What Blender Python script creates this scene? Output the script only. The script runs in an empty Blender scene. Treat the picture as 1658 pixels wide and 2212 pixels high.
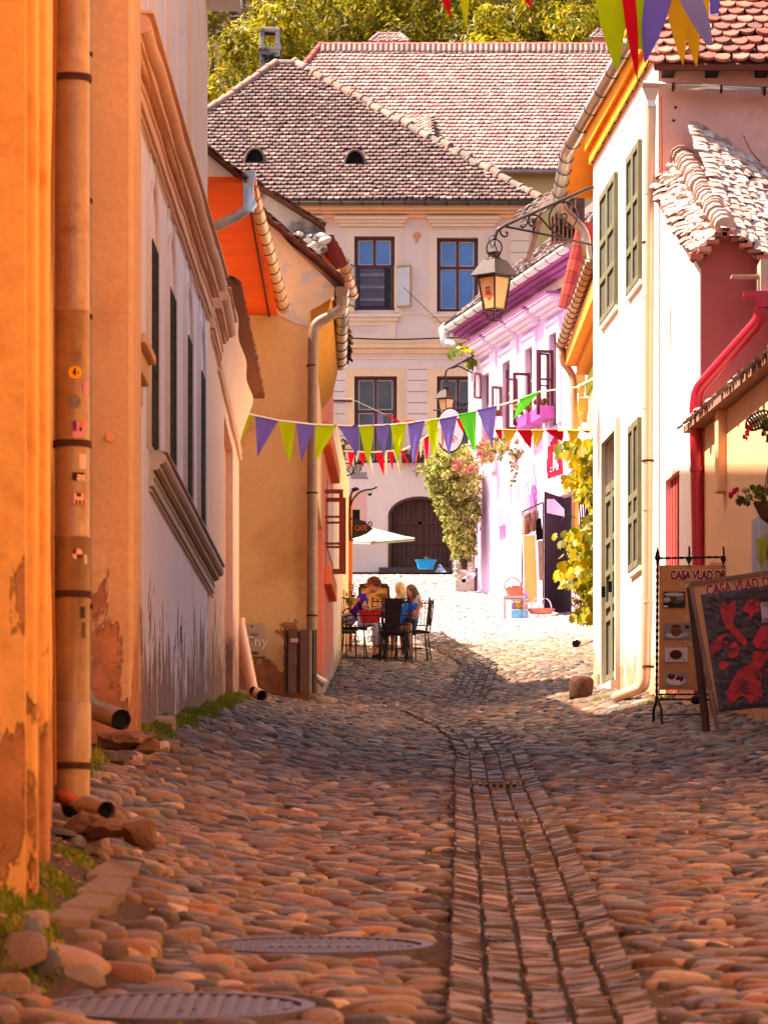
import bpy, math, random
import numpy as np
from mathutils import Vector, Matrix
random.seed(7); rng = np.random.default_rng(7)
S = bpy.context.scene
COL = S.collection
R = math.radians
# ---- camera model: level camera with vertical shift; sheet coordinates 1658 x 2212
F = 10000.0; CX = 829.0; HY = 2080.0
def P(x, y, d): return Vector(((x-CX)/F*d, d, (HY-y)/F*d))
def lin(c):
    c = c/255.0
    return c/12.92 if c <= .04045 else ((c+.055)/1.055)**2.4
def C(r, g, b): return (lin(r), lin(g), lin(b), 1.0)
def interp(t, ks, vs): return float(np.interp(t, ks, vs))

# ---------------------------------------------------------------- objects
def wloc(o):
    v = Vector((0, 0, 0))
    while o: v = v+o.location; o = o.parent
    return v
def tag(o, label=None, cat=None, group=None, kind=None):
    if label: o['label'] = label
    if cat: o['category'] = cat
    if group: o['group'] = group
    if kind: o['kind'] = kind
    return o
def thing(name, loc, label, cat, group=None):
    o = bpy.data.objects.new(name, None); COL.objects.link(o)
    o.location = loc; o.empty_display_size = .1
    return tag(o, label, cat, group)
def copy_tree(o, parent=None):
    c = o.copy(); COL.objects.link(c)
    c.parent = parent
    for ch in list(o.children): copy_tree(ch, c)
    return c

class MB:
    def __init__(s): s.v = []; s.f = []; s.c = []; s.p = []
    def add(s, vs, fs, col=None):
        n = len(s.v); s.p.append((n, len(s.f))); s.v += [tuple(v) for v in vs]
        s.f += [tuple(i+n for i in f) for f in fs]
        s.c += [col]*len(fs)
        return s
    def box(s, x0, x1, y0, y1, z0, z1, M=None, col=None):
        vs = [Vector(p) for p in ((x0,y0,z0),(x1,y0,z0),(x1,y1,z0),(x0,y1,z0),(x0,y0,z1),(x1,y0,z1),(x1,y1,z1),(x0,y1,z1))]
        if M: vs = [M@v for v in vs]
        return s.add(vs, [(0,3,2,1),(4,5,6,7),(0,1,5,4),(1,2,6,5),(2,3,7,6),(3,0,4,7)], col)
    def bar(s, a, b, w, h, up=(0,0,1), col=None):
        a = Vector(a); b = Vector(b); t = (b-a).normalized(); up = Vector(up)
        if abs(t.dot(up)) > .98: up = Vector((1,0,0)) if abs(t.x) < .9 else Vector((0,1,0))
        sd = t.cross(up).normalized(); up = sd.cross(t).normalized()
        vs = []
        for p in (a, b):
            for i, j in ((-1,-1),(1,-1),(1,1),(-1,1)): vs.append(p+sd*(i*w/2)+up*(j*h/2))
        return s.add(vs, [(3,2,1,0),(4,5,6,7),(0,1,5,4),(1,2,6,5),(2,3,7,6),(3,0,4,7)], col)
    def tube(s, pts, r, n=8, cap=True, col=None, closed=False):
        pts = [Vector(p) for p in pts]; m = len(pts)
        rs = [r]*m if not hasattr(r, '__len__') else r
        rings = []; prev = None
        for i, p in enumerate(pts):
            if closed: t = (pts[(i+1) % m]-pts[i-1]).normalized()
            else:
                t = (pts[min(i+1, m-1)]-pts[max(i-1, 0)])
                t = t.normalized() if t.length > 1e-9 else Vector((0,0,1))
            if prev is None:
                up = Vector((0,0,1)) if abs(t.z) < .9 else Vector((0,1,0))
                a = t.cross(up).normalized()
            else:
                a = (prev-t*prev.dot(t)).normalized()
            prev = a; b = t.cross(a)
            rings.append([p+(a*math.cos(2*math.pi*k/n)+b*math.sin(2*math.pi*k/n))*rs[i] for k in range(n)])
        vs = [q for rg in rings for q in rg]; fs = []
        for i in range(m if closed else m-1):
            j = (i+1) % m
            for k in range(n):
                k2 = (k+1) % n
                fs.append((i*n+k, i*n+k2, j*n+k2, j*n+k))
        if cap and not closed:
            fs.append(tuple(range(n-1, -1, -1))); fs.append(tuple((m-1)*n+k for k in range(n)))
        return s.add(vs, fs, col)
    def lathe(s, c, prof, n=16, M=None, col=None, rot=0):
        vs = []; fs = []; m = len(prof)
        for r, z in prof:
            for k in range(n):
                a = 2*math.pi*k/n+rot; v = Vector((r*math.cos(a), r*math.sin(a), z))
                if M: v = M@v
                vs.append(Vector(c)+v)
        for i in range(m-1):
            for k in range(n):
                k2 = (k+1) % n; fs.append((i*n+k, i*n+k2, (i+1)*n+k2, (i+1)*n+k))
        fs.append(tuple(range(n-1, -1, -1))); fs.append(tuple((m-1)*n+k for k in range(n)))
        return s.add(vs, fs, col)
    def ball(s, c, rx, ry=None, rz=None, n=12, m=8, M=None, col=None):
        ry = ry or rx; rz = rz or rx; vs = []; fs = []
        for i in range(m+1):
            th = math.pi*i/m
            for k in range(n):
                a = 2*math.pi*k/n
                v = Vector((rx*math.sin(th)*math.cos(a), ry*math.sin(th)*math.sin(a), rz*math.cos(th)))
                if M: v = M@v
                vs.append(Vector(c)+v)
        for i in range(m):
            for k in range(n):
                k2 = (k+1) % n; fs.append((i*n+k, (i+1)*n+k, (i+1)*n+k2, i*n+k2))
        return s.add(vs, fs, col)
    def prism(s, pts, off, col=None):
        """planar polygon pts (3d) extruded by vector off"""
        pts = [Vector(p) for p in pts]; off = Vector(off); n = len(pts)
        fs = [tuple(range(n)), tuple(range(2*n-1, n-1, -1))]
        for i in range(n):
            j = (i+1) % n; fs.append((j, i, n+i, n+j))
        return s.add(pts+[p+off for p in pts], fs, col)
    def each(s, name, mat, parent=None, smooth=False, k=1):
        """every added shape (or every k shapes) becomes an object of its own"""
        st = s.p[::k]+[(len(s.v), len(s.f))]; out = []
        for (v0, f0), (v1, f1) in zip(st[:-1], st[1:]):
            m = MB(); m.v = s.v[v0:v1]; m.f = [tuple(i-v0 for i in f) for f in s.f[f0:f1]]; m.c = s.c[f0:f1]
            out.append(m.build(name, mat, parent, smooth=smooth))
        return out
    def build(s, name, mat, parent=None, smooth=False, label=None, fix=True, bevel=0, origin=None):
        me = bpy.data.meshes.new(name)
        o = bpy.data.objects.new(name, me); COL.objects.link(o)
        v = np.array(s.v, dtype=float)
        if parent is not None:
            o.parent = parent; base = wloc(parent)
        else:
            base = Vector(origin) if origin is not None else Vector(((v[:,0].min()+v[:,0].max())/2, (v[:,1].min()+v[:,1].max())/2, v[:,2].min()))
            o.location = base
        v = v-np.array(base)
        me.from_pydata(v.tolist(), [], s.f)
        if any(c is not None for c in s.c):
            at = me.color_attributes.new('Col', 'FLOAT_COLOR', 'CORNER')
            cols = np.array([(c if c is not None else (1,1,1,1)) for c in s.c], dtype=np.float32)
            tot = np.array([len(f) for f in s.f])
            at.data.foreach_set('color', np.repeat(cols, tot, axis=0).ravel())
        if fix:
            import bmesh
            bm = bmesh.new(); bm.from_mesh(me); bmesh.ops.recalc_face_normals(bm, faces=bm.faces); bm.to_mesh(me); bm.free()
        if smooth:
            me.polygons.foreach_set('use_smooth', [True]*len(me.polygons))
        if mat: me.materials.append(mat)
        if bevel:
            m = o.modifiers.new('b', 'BEVEL'); m.width = bevel; m.segments = 2; m.limit_method = 'ANGLE'
        if label: o['label'] = label
        return o

def smooth_by_angle(o, ang=40):
    me = o.data
    me.polygons.foreach_set('use_smooth', [True]*len(me.polygons))
    try: me.set_sharp_from_angle(angle=R(ang))
    except Exception: pass

# ---------------------------------------------------------------- materials
_m = {}
def mat(name, col, rough=.85, metal=0, var=.10, vs=1.6, bump=.0, bs=40, spec=.14, col2=None, sc=.9, st=(.52,.62),
        wear=None, attr=False, transl=0, streak=0, coat=0, mot=0):
    if name in _m: return _m[name]
    m = bpy.data.materials.new(name); m.use_nodes = True; nt = m.node_tree; N = nt.nodes; L = nt.links
    N.clear(); out = N.new('ShaderNodeOutputMaterial'); b = N.new('ShaderNodeBsdfPrincipled')
    L.new(b.outputs[0], out.inputs[0])
    tc = N.new('ShaderNodeNewGeometry'); pos = tc.outputs['Position']
    def noise(scale, det=4, rg=.55, dist=0, vec=None):
        n = N.new('ShaderNodeTexNoise'); n.inputs['Scale'].default_value = scale; n.inputs['Detail'].default_value = det
        n.inputs['Roughness'].default_value = rg; n.inputs['Distortion'].default_value = dist
        L.new(vec or pos, n.inputs['Vector']); return n.outputs['Fac']
    def ramp(f, a, c):
        r = N.new('ShaderNodeMapRange'); r.inputs[1].default_value = a; r.inputs[2].default_value = c
        L.new(f, r.inputs[0]); return r.outputs[0]
    def mix(f, a, c, t='MIX'):
        x = N.new('ShaderNodeMix'); x.data_type = 'RGBA'; x.blend_type = t
        if isinstance(f, (int, float)): x.inputs[0].default_value = f
        else: L.new(f, x.inputs[0])
        for v, i in ((a, 6), (c, 7)):
            if isinstance(v, (tuple, list)): x.inputs[i].default_value = v
            else: L.new(v, x.inputs[i])
        return x.outputs[2]
    lo = tuple(max(0, c*(1-var)) for c in col[:3])+(1,); hi = tuple(min(1, c*(1+var)) for c in col[:3])+(1,)
    base = mix(ramp(noise(vs, 6, .6), .3, .7), lo, hi)
    if mot:
        base = mix(ramp(noise(bs*.6, 5, .7), .35, .65), base, tuple(c*(1-mot) for c in col[:3])+(1,))
    if streak:
        mp = N.new('ShaderNodeMapping'); mp.inputs['Scale'].default_value = (9, 9, .35); L.new(pos, mp.inputs[0])
        base = mix(ramp(noise(1.3, 5, .7, vec=mp.outputs[0]), .52, .75), base, tuple(c*(1-streak) for c in col[:3])+(1,))
    if col2 is not None:
        base = mix(ramp(noise(sc, 7, .65, .4), *st), base, col2)
    h = None
    if wear:
        # wear = (a, b, height, colour[, strength]): peeled and dirty plaster above the ground line z = a + b*y
        wa, wb, wh, wc = wear[:4]
        sp = N.new('ShaderNodeSeparateXYZ'); L.new(pos, sp.inputs[0])
        m1 = N.new('ShaderNodeMath'); m1.operation = 'MULTIPLY_ADD'; m1.inputs[1].default_value = -wb; m1.inputs[2].default_value = -wa
        L.new(sp.outputs[1], m1.inputs[0])
        m2 = N.new('ShaderNodeMath'); m2.operation = 'ADD'; L.new(m1.outputs[0], m2.inputs[0]); L.new(sp.outputs[2], m2.inputs[1])
        m3 = N.new('ShaderNodeMath'); m3.operation = 'DIVIDE'; m3.inputs[1].default_value = wh; L.new(m2.outputs[0], m3.inputs[0])
        mp = N.new('ShaderNodeMapping'); mp.inputs['Scale'].default_value = (1.6, 1.6, .8); L.new(pos, mp.inputs[0])
        nz = noise(2.2, 9, .68, .5, mp.outputs[0])
        m4 = N.new('ShaderNodeMath'); m4.operation = 'MULTIPLY_ADD'; m4.inputs[1].default_value = .34; L.new(m3.outputs[0], m4.inputs[0])
        m4.inputs[2].default_value = .40
        m5 = N.new('ShaderNodeMath'); m5.operation = 'SUBTRACT'; L.new(nz, m5.inputs[0]); L.new(m4.outputs[0], m5.inputs[1])
        wf = ramp(m5.outputs[0], 0, .025)
        wcol = mix(ramp(noise(7, 8, .7), .35, .65), tuple(c*.55 for c in wc[:3])+(1,), wc)
        base = mix(wf, base, wcol); h = wf
    if attr:
        a = N.new('ShaderNodeVertexColor'); a.layer_name = 'Col'
        base = mix(1.0, base, a.outputs[0], 'MULTIPLY')
    L.new(base, b.inputs['Base Color'])
    b.inputs['Roughness'].default_value = rough; b.inputs['Metallic'].default_value = metal
    b.inputs['Specular IOR Level'].default_value = spec
    if coat: b.inputs['Coat Weight'].default_value = coat
    if bump:
        bp = N.new('ShaderNodeBump'); bp.inputs['Strength'].default_value = 1.0; bp.inputs['Distance'].default_value = bump
        f = noise(bs, 6, .65)
        if h is not None:
            mm = N.new('ShaderNodeMath'); mm.operation = 'MULTIPLY_ADD'; mm.inputs[1].default_value = -2.2
            L.new(h, mm.inputs[0]); L.new(f, mm.inputs[2]); f = mm.outputs[0]
        L.new(f, bp.inputs['Height']); L.new(bp.outputs[0], b.inputs['Normal'])
    if transl:
        t = N.new('ShaderNodeBsdfTranslucent'); L.new(base, t.inputs[0])
        ms = N.new('ShaderNodeMixShader'); ms.inputs[0].default_value = transl
        L.new(b.outputs[0], ms.inputs[1]); L.new(t.outputs[0], ms.inputs[2]); L.new(ms.outputs[0], out.inputs[0])
    _m[name] = m; return m

def glassmat(name, col, alpha=.5, rough=.06):
    m = mat(name, col, rough=rough, spec=.6, var=.05)
    if alpha < 1:
        nt = m.node_tree; out = [n for n in nt.nodes if n.type == 'OUTPUT_MATERIAL'][0]
        sh = out.inputs[0].links[0].from_socket
        t = nt.nodes.new('ShaderNodeBsdfTransparent'); ms = nt.nodes.new('ShaderNodeMixShader'); ms.inputs[0].default_value = alpha
        nt.links.new(t.outputs[0], ms.inputs[1]); nt.links.new(sh, ms.inputs[2]); nt.links.new(ms.outputs[0], out.inputs[0])
    return m

IRON = mat('wrought_iron', (.018,.017,.016,1), rough=.5, metal=.4, bump=.001, bs=60)
GALV = mat('galvanised_metal', C(176,170,166), rough=.38, metal=.75, var=.18, vs=5, spec=.5)
RUST = mat('dark_band', C(70,42,30), rough=.8, metal=.2, var=.3, vs=9)
GROUT = mat('mortar', C(150,132,122), bump=.01, bs=25, var=.2, vs=4)
DARK = mat('interior_dark', (.012,.010,.009,1), rough=.95)
MAROON = mat('maroon_paint', C(88,44,48), rough=.55, var=.15, vs=12, bump=.001, bs=80)
WHITE = mat('white_paint', C(225,220,214), rough=.6, var=.06)

# ---------------------------------------------------------------- vertical wall frame
class Wall:
    def __init__(s, X0, d0, X1, d1):
        s.a = Vector((X0, d0, 0)); b = Vector((X1, d1, 0)); s.L = (b-s.a).length
        s.t = (b-s.a).normalized(); n = Vector((s.t.y, -s.t.x, 0))
        if n.dot(-s.a) < 0: n = -n
        s.n = n
    def u(s, x):
        r = Vector(((x-CX)/F, 1, 0))     # a + t u = r d
        det = s.t.x*(-r.y)+s.t.y*r.x
        return (-s.a.x*(-r.y)-s.a.y*r.x)/det
    def d(s, x): return (s.a+s.t*s.u(x)).y
    def z(s, x, y): return (HY-y)/F*s.d(x)
    def pt(s, u, z, n=0): return s.a+s.t*u+s.n*n+Vector((0,0,z))
    def px(s, x, y, n=0): return s.pt(s.u(x), s.z(x, y), n)
    def box(s, mb, u0, u1, z0, z1, n0, n1, col=None):
        vs = [s.pt(u, z, n) for z in (z0, z1) for u, n in ((u0,n0),(u1,n0),(u1,n1),(u0,n1))]
        return mb.add(vs, [(0,3,2,1),(4,5,6,7),(0,1,5,4),(1,2,6,5),(2,3,7,6),(3,0,4,7)], col)
    def poly(s, mb, uz, n0, n1, col=None):
        return mb.prism([s.pt(u, z, n0) for u, z in uz], s.n*(n1-n0), col)
    def quad(s, mb, u0, u1, z0, z1, n, col=None):
        return mb.add([s.pt(u0,z0,n), s.pt(u1,z0,n), s.pt(u1,z1,n), s.pt(u0,z1,n)], [(0,1,2,3)], col)
    def holes(s, mb, u0, u1, z0, z1, holes, depth=.15, thick=.4):
        us = sorted(set([u0,u1]+[h[i] for h in holes for i in (0,1)])); zs = sorted(set([z0,z1]+[h[i] for h in holes for i in (2,3)]))
        for i in range(len(us)-1):
            for j in range(len(zs)-1):
                um = (us[i]+us[i+1])/2; zm = (zs[j]+zs[j+1])/2
                if any(h[0] < um < h[1] and h[2] < zm < h[3] for h in holes): continue
                s.quad(mb, us[i], us[i+1], zs[j], zs[j+1], 0)
        for h in holes:
            a, b, c, e = h[:4]
            for (p, q) in (((a,c),(a,e)),((b,c),(b,e)),((a,c),(b,c)),((a,e),(b,e))):
                mb.add([s.pt(p[0],p[1],0), s.pt(q[0],q[1],0), s.pt(q[0],q[1],-depth), s.pt(p[0],p[1],-depth)], [(0,1,2,3)])
        for (p, q) in (((u0,z0),(u0,z1)),((u1,z0),(u1,z1)),((u0,z1),(u1,z1))):
            mb.add([s.pt(p[0],p[1],0), s.pt(q[0],q[1],0), s.pt(q[0],q[1],-thick), s.pt(p[0],p[1],-thick)], [(0,1,2,3)])
        s.quad(mb, u0, u1, z0, z1, -thick)

def window(W, parent, u0, u1, z0, z1, n=-.08, fw=.07, mt=None, pane=None, rows=(.33,), cols=(.5,), th=.05, name='window', label=None, curtain=None):
    """frame with mullion/transom bars; pane is its sub-part"""
    mb = MB()
    W.box(mb, u0, u0+fw, z0, z1, n, n+th); W.box(mb, u1-fw, u1, z0, z1, n, n+th)
    W.box(mb, u0+fw, u1-fw, z0, z0+fw, n, n+th-.003); W.box(mb, u0+fw, u1-fw, z1-fw, z1, n, n+th-.003)
    for c in cols:
        uc = u0+(u1-u0)*c; W.box(mb, uc-fw*.45, uc+fw*.45, z0+fw, z1-fw, n, n+th-.006)
    for r in rows:
        zc = z1-(z1-z0)*r; W.box(mb, u0+fw, u1-fw, zc-fw*.45, zc+fw*.45, n, n+th-.009)
    o = mb.build(name, mt or MAROON, parent, fix=True, label=label)
    p = MB(); W.box(p, u0+.01, u1-.01, z0+.01, z1-.01, n-.03, n+.012); p.build('pane', pane or DARK, o)
    return o

# ---------------------------------------------------------------- roofs, gutters
def inpoly(u, v, poly):
    c = False; n = len(poly); j = n-1
    for i in range(n):
        if (poly[i][1] > v) != (poly[j][1] > v) and u < (poly[j][0]-poly[i][0])*(v-poly[i][1])/(poly[j][1]-poly[i][1])+poly[i][0]: c = not c
        j = i
    return c
def roof_tiles(mb, O, U, V, poly, tw=.18, ex=.15, pal=None, jit=.012, lift=.035, rough=1.0, avoid=()):
    """beaver-tail tiles with rounded ends over the polygon poly in (u, v); U along the eave, V up the slope"""
    U = Vector(U).normalized(); V = Vector(V); V = (V-U*V.dot(U)).normalized(); Nn = U.cross(V)
    if Nn.z < 0: Nn = -Nn
    O = Vector(O)
    us = [p[0] for p in poly]; vs = [p[1] for p in poly]
    r = 0; v = min(vs)-.02
    while v < max(vs):
        u = min(us)+(tw/2 if r % 2 else 0)
        wob = random.uniform(-.006, .006)
        while u < max(us)+tw:
            if inpoly(u, v+ex*.45, poly) and not any(a[0] < u < a[1] and a[2] < v+ex*.5 < a[3] for a in avoid):
                ju = random.gauss(0, jit*.5)*rough; jv = random.gauss(0, jit)*rough+wob+rough*.022*math.sin(u*.9+r*.35)+rough*.012*math.sin(u*2.3-r*.6); jl = lift+abs(random.gauss(0, .007))*rough
                w = tw*.485; cu = u+ju; v0 = v+jv; ln = ex*1.25
                pts = []
                for k in range(7):
                    a = math.pi*k/6
                    pts.append((cu-w*math.cos(a), v0+min(ex*.55, tw*.62)*(1-math.sin(a)), jl))
                tilt = random.gauss(0, .006)*rough
                top = [O+U*a+V*b+Nn*(c+tilt*(a-cu)/w) for a, b, c in pts]
                t2 = [O+U*(cu+w)+V*(v0+ln)+Nn*.004, O+U*(cu-w)+V*(v0+ln)+Nn*.004]
                low = [q-Nn*(jl*.75) for q in top]
                c = random.choice(pal) if pal else (1,1,1,1)
                k_ = random.uniform(.88, 1.1); c = (c[0]*k_, c[1]*k_, c[2]*k_, 1)
                fs = [tuple(range(9))]+[(i, i+1, i+10, i+9) for i in range(6)]
                mb.add(top+t2+low, fs, c)
            u += tw
        v += ex; r += 1
def ridge_tiles(mb, a, b, r=.1, seg=.35, pal=None, up=.03, jit=.01):
    a = Vector(a); b = Vector(b); n = max(1, int((b-a).length/seg)); t = (b-a)/n
    for i in range(n):
        j = Vector((random.gauss(0, jit), random.gauss(0, jit), up+random.gauss(0, jit)))
        c = random.choice(pal) if pal else None
        mb.tube([a+t*i+j, a+t*(i+.86)+j, a+t*(i+.861)+j, a+t*(i+1.05)+j], [r, r*.9, r*1.14, r*1.12], n=10, col=c)
def gutter(mb, pts, r=.065, n=10, wall=None):
    pts = [Vector(p) for p in pts]; vs = []; fs = []
    for i, p in enumerate(pts):
        t = (pts[min(i+1, len(pts)-1)]-pts[max(i-1, 0)]); t.z = 0; t.normalize(); sd = Vector((t.y, -t.x, 0))
        for rr in (r, r*.93):
            for k in range(n+1):
                a = math.pi*k/n; vs.append(p+sd*(rr*math.cos(a))-Vector((0,0,1))*(rr*math.sin(a)*1.05))
    m = n+1
    for i in range(len(pts)-1):
        o = i*2*m; q = (i+1)*2*m
        for k in range(n):
            fs.append((o+k, o+k+1, q+k+1, q+k)); fs.append((o+m+k, q+m+k, q+m+k+1, o+m+k+1))
        fs.append((o, q, q+m, o+m)); fs.append((o+n, o+m+n, q+m+n, q+n))
    for e in (0, len(pts)-1):
        o = e*2*m; fs.append(tuple(o+k for k in range(m)))
    mb.add(vs, fs)
def hooks(mb, a, b, r, num, th=.006, n=9):
    a = Vector(a); b = Vector(b); t = (b-a); t.z = 0; t.normalize(); sd = Vector((t.y, -t.x, 0))
    for i in range(num):
        p = a+(b-a)*((i+.5)/num); pts = []
        for k in range(n+1):
            an = math.pi*k/n; pts.append(p+sd*(r*1.06*math.cos(an))-Vector((0,0,1))*(r*1.1*math.sin(an)))
        mb.tube(pts, th, n=4)
def bend(pts, rad=.08, n=4):
    """round the corners of a polyline"""
    pts = [Vector(p) for p in pts]; out = [pts[0]]
    for i in range(1, len(pts)-1):
        a, b, c = pts[i-1], pts[i], pts[i+1]
        r1 = min(rad, (a-b).length*.45, (c-b).length*.45)
        p = b+(a-b).normalized()*r1; q = b+(c-b).normalized()*r1
        for k in range(n+1):
            t = k/n; out.append(p*(1-t)**2+b*2*t*(1-t)+q*t*t)
    out.append(pts[-1]); return out
def scroll(c, ax, ay, r0, r1, a0, a1, n=18):
    c = Vector(c); ax = Vector(ax); ay = Vector(ay)
    return [c+ax*(math.cos(a0+(a1-a0)*k/n)*(r0+(r1-r0)*k/n))+ay*(math.sin(a0+(a1-a0)*k/n)*(r0+(r1-r0)*k/n)) for k in range(n+1)]
def text(body, size, M, mt, parent=None, ext=.002, name='lettering', sx=1, align='CENTER', bold=0):
    cu = bpy.data.curves.new(name, 'FONT'); cu.body = body; cu.size = size; cu.extrude = ext; cu.align_x = align; cu.align_y = 'CENTER'; cu.offset = bold; cu.resolution_u = 3
    t = bpy.data.objects.new(name+'_tmp', cu); COL.objects.link(t); bpy.context.view_layer.update()
    dg = bpy.context.evaluated_depsgraph_get(); me = bpy.data.meshes.new_from_object(t.evaluated_get(dg))
    bpy.data.objects.remove(t); 
    me.transform(M@Matrix.Diagonal((sx,1,1,1)))
    o = bpy.data.objects.new(name, me); COL.objects.link(o)
    if parent is not None:
        me.transform(Matrix.Translation(-wloc(parent))); o.parent = parent
    me.materials.clear(); me.materials.append(mt); return o
def frameM(c, X, Yv):
    X = Vector(X).normalized(); Yv = Vector(Yv); Z = X.cross(Yv).normalized(); Yv = Z.cross(X)
    M = Matrix((X, Yv, Z)).transposed().to_4x4(); M.translation = Vector(c); return M
# ================================================================ terrain
PK = [-40,12,14.7,44,47,50,52,54,57,62,66,71,80,97.7,106,115,125,135,150,165,190,230,400]
PV = [-3.9,-.165,.034,2.18,2.41,2.66,2.80,2.90,3.03,3.52,3.98,4.60,5.55,7.42,8.5,9.6,10.45,11.0,17,26,40,60,75]
HLK = [10,13,17,28,43,47,53,60,80,90]; HLV = [.27,.3,.33,.38,.34,.27,.24,.12,.05,0]
HRK = [10,20,38,46,52,60,78,95,106]; HRV = [.10,.12,.2,.32,.3,.22,.2,.12,0]
XLK = [10,12.6,12.8,13.3,17.3,25,28.5,37,47,52.8,53.2,60,76,80,82]; XLV = [-1.5,-1.5,-1.0,-1.02,-1.25,-1.5,-1.5,-1.42,-1.47,-1.66,-.85,-.85,-.57,-.6,-4]
XRK = [10,38,43,46,52.5,54,78,94,106,108]; XRV = [2.6,3.29,2.93,2.72,2.37,3.4,3.5,4.2,2.05,5]
CK = [8,12.2,23,29.7,36,41,45.6,49,52,56,60,63,70,74,81,90,125]; CV = [.35,.437,.623,.72,.83,.85,.78,.59,.45,.6,.95,1.14,1.45,1.2,.88,.6,.5]
def sstep(t): t = min(1, max(0, t)); return t*t*(3-2*t)
MFL = []
def G(X, d):
    z = G0(X, d)
    for mx, md, mz, ms, r in MFL:
        q = math.hypot(X-mx, d-md)
        if q < r+.35: t = sstep((r+.35-q)/.3); z = z*(1-t)+(mz+ms*(d-md))*t
    return z
def G0(X, d):
    z = interp(d, PK, PV); xc = interp(d, CK, CV)
    if X < xc:
        xl = interp(d, XLK, XLV) if d > 13.3 else -1.45+.43*sstep((d-9)/4.3); t = (xc-.25-X)/max(.3, xc-.25-xl); z += interp(d, HLK, HLV)*max(0, min(1.0, t))**interp(d, [16, 26, 44], [3.4, 2.6, 1.5])
    else:
        xr = interp(d, XRK, XRV); t = (X-xc-.25)/max(.3, xr-xc-.25); z += interp(d, HRK, HRV)*max(0, min(1.0, t))**1.6
    return z
def GH(x, y, d0=9, d1=126):
    """first point of the ground met by the sight line through sheet point (x, y)"""
    d = d0; k = (x-CX)/F; s = (HY-y)/F
    while d < d1:
        if G(k*d, d) >= s*d: 
            return Vector((k*d, d, G(k*d, d)))
        d += .02
    return Vector((k*d1, d1, G(k*d1, d1)))

MANH = [(GH(680,2057), .375), (GH(1198,1621), .41), (GH(380,2192), .36)]
MFL += [(m.x, m.y, G0(m.x, m.y), (G0(m.x, m.y+.3)-G0(m.x, m.y-.3))/.6, r) for m, r in MANH]
def grid_mesh(name, xs, ds, mt):
    mb = MB(); n = len(xs)
    mb.v = [(x, d, G(x, d)) for d in ds for x in xs]
    for j in range(len(ds)-1):
        for i in range(n-1):
            mb.f.append((j*n+i, j*n+i+1, (j+1)*n+i+1, (j+1)*n+i)); mb.c.append(None)
    return mb.build(name, mt, fix=False, smooth=True, origin=(0,0,0))
SAND = mat('sand_joints', C(84,62,46), var=.25, vs=6, bump=.012, bs=55, mot=.3)
xs = sorted(set([-300,-120,-60,-30,-15,-8]+[round(-5+.12*i, 3) for i in range(95)]+[8,15,30,60,120,300]))
ds = [-40,-20,0,6]+[8+.25*i for i in range(480)]+[130,134,140,150,165,190,230,300,400]
tag(grid_mesh('ground', xs, ds, SAND), kind='structure')

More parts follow.
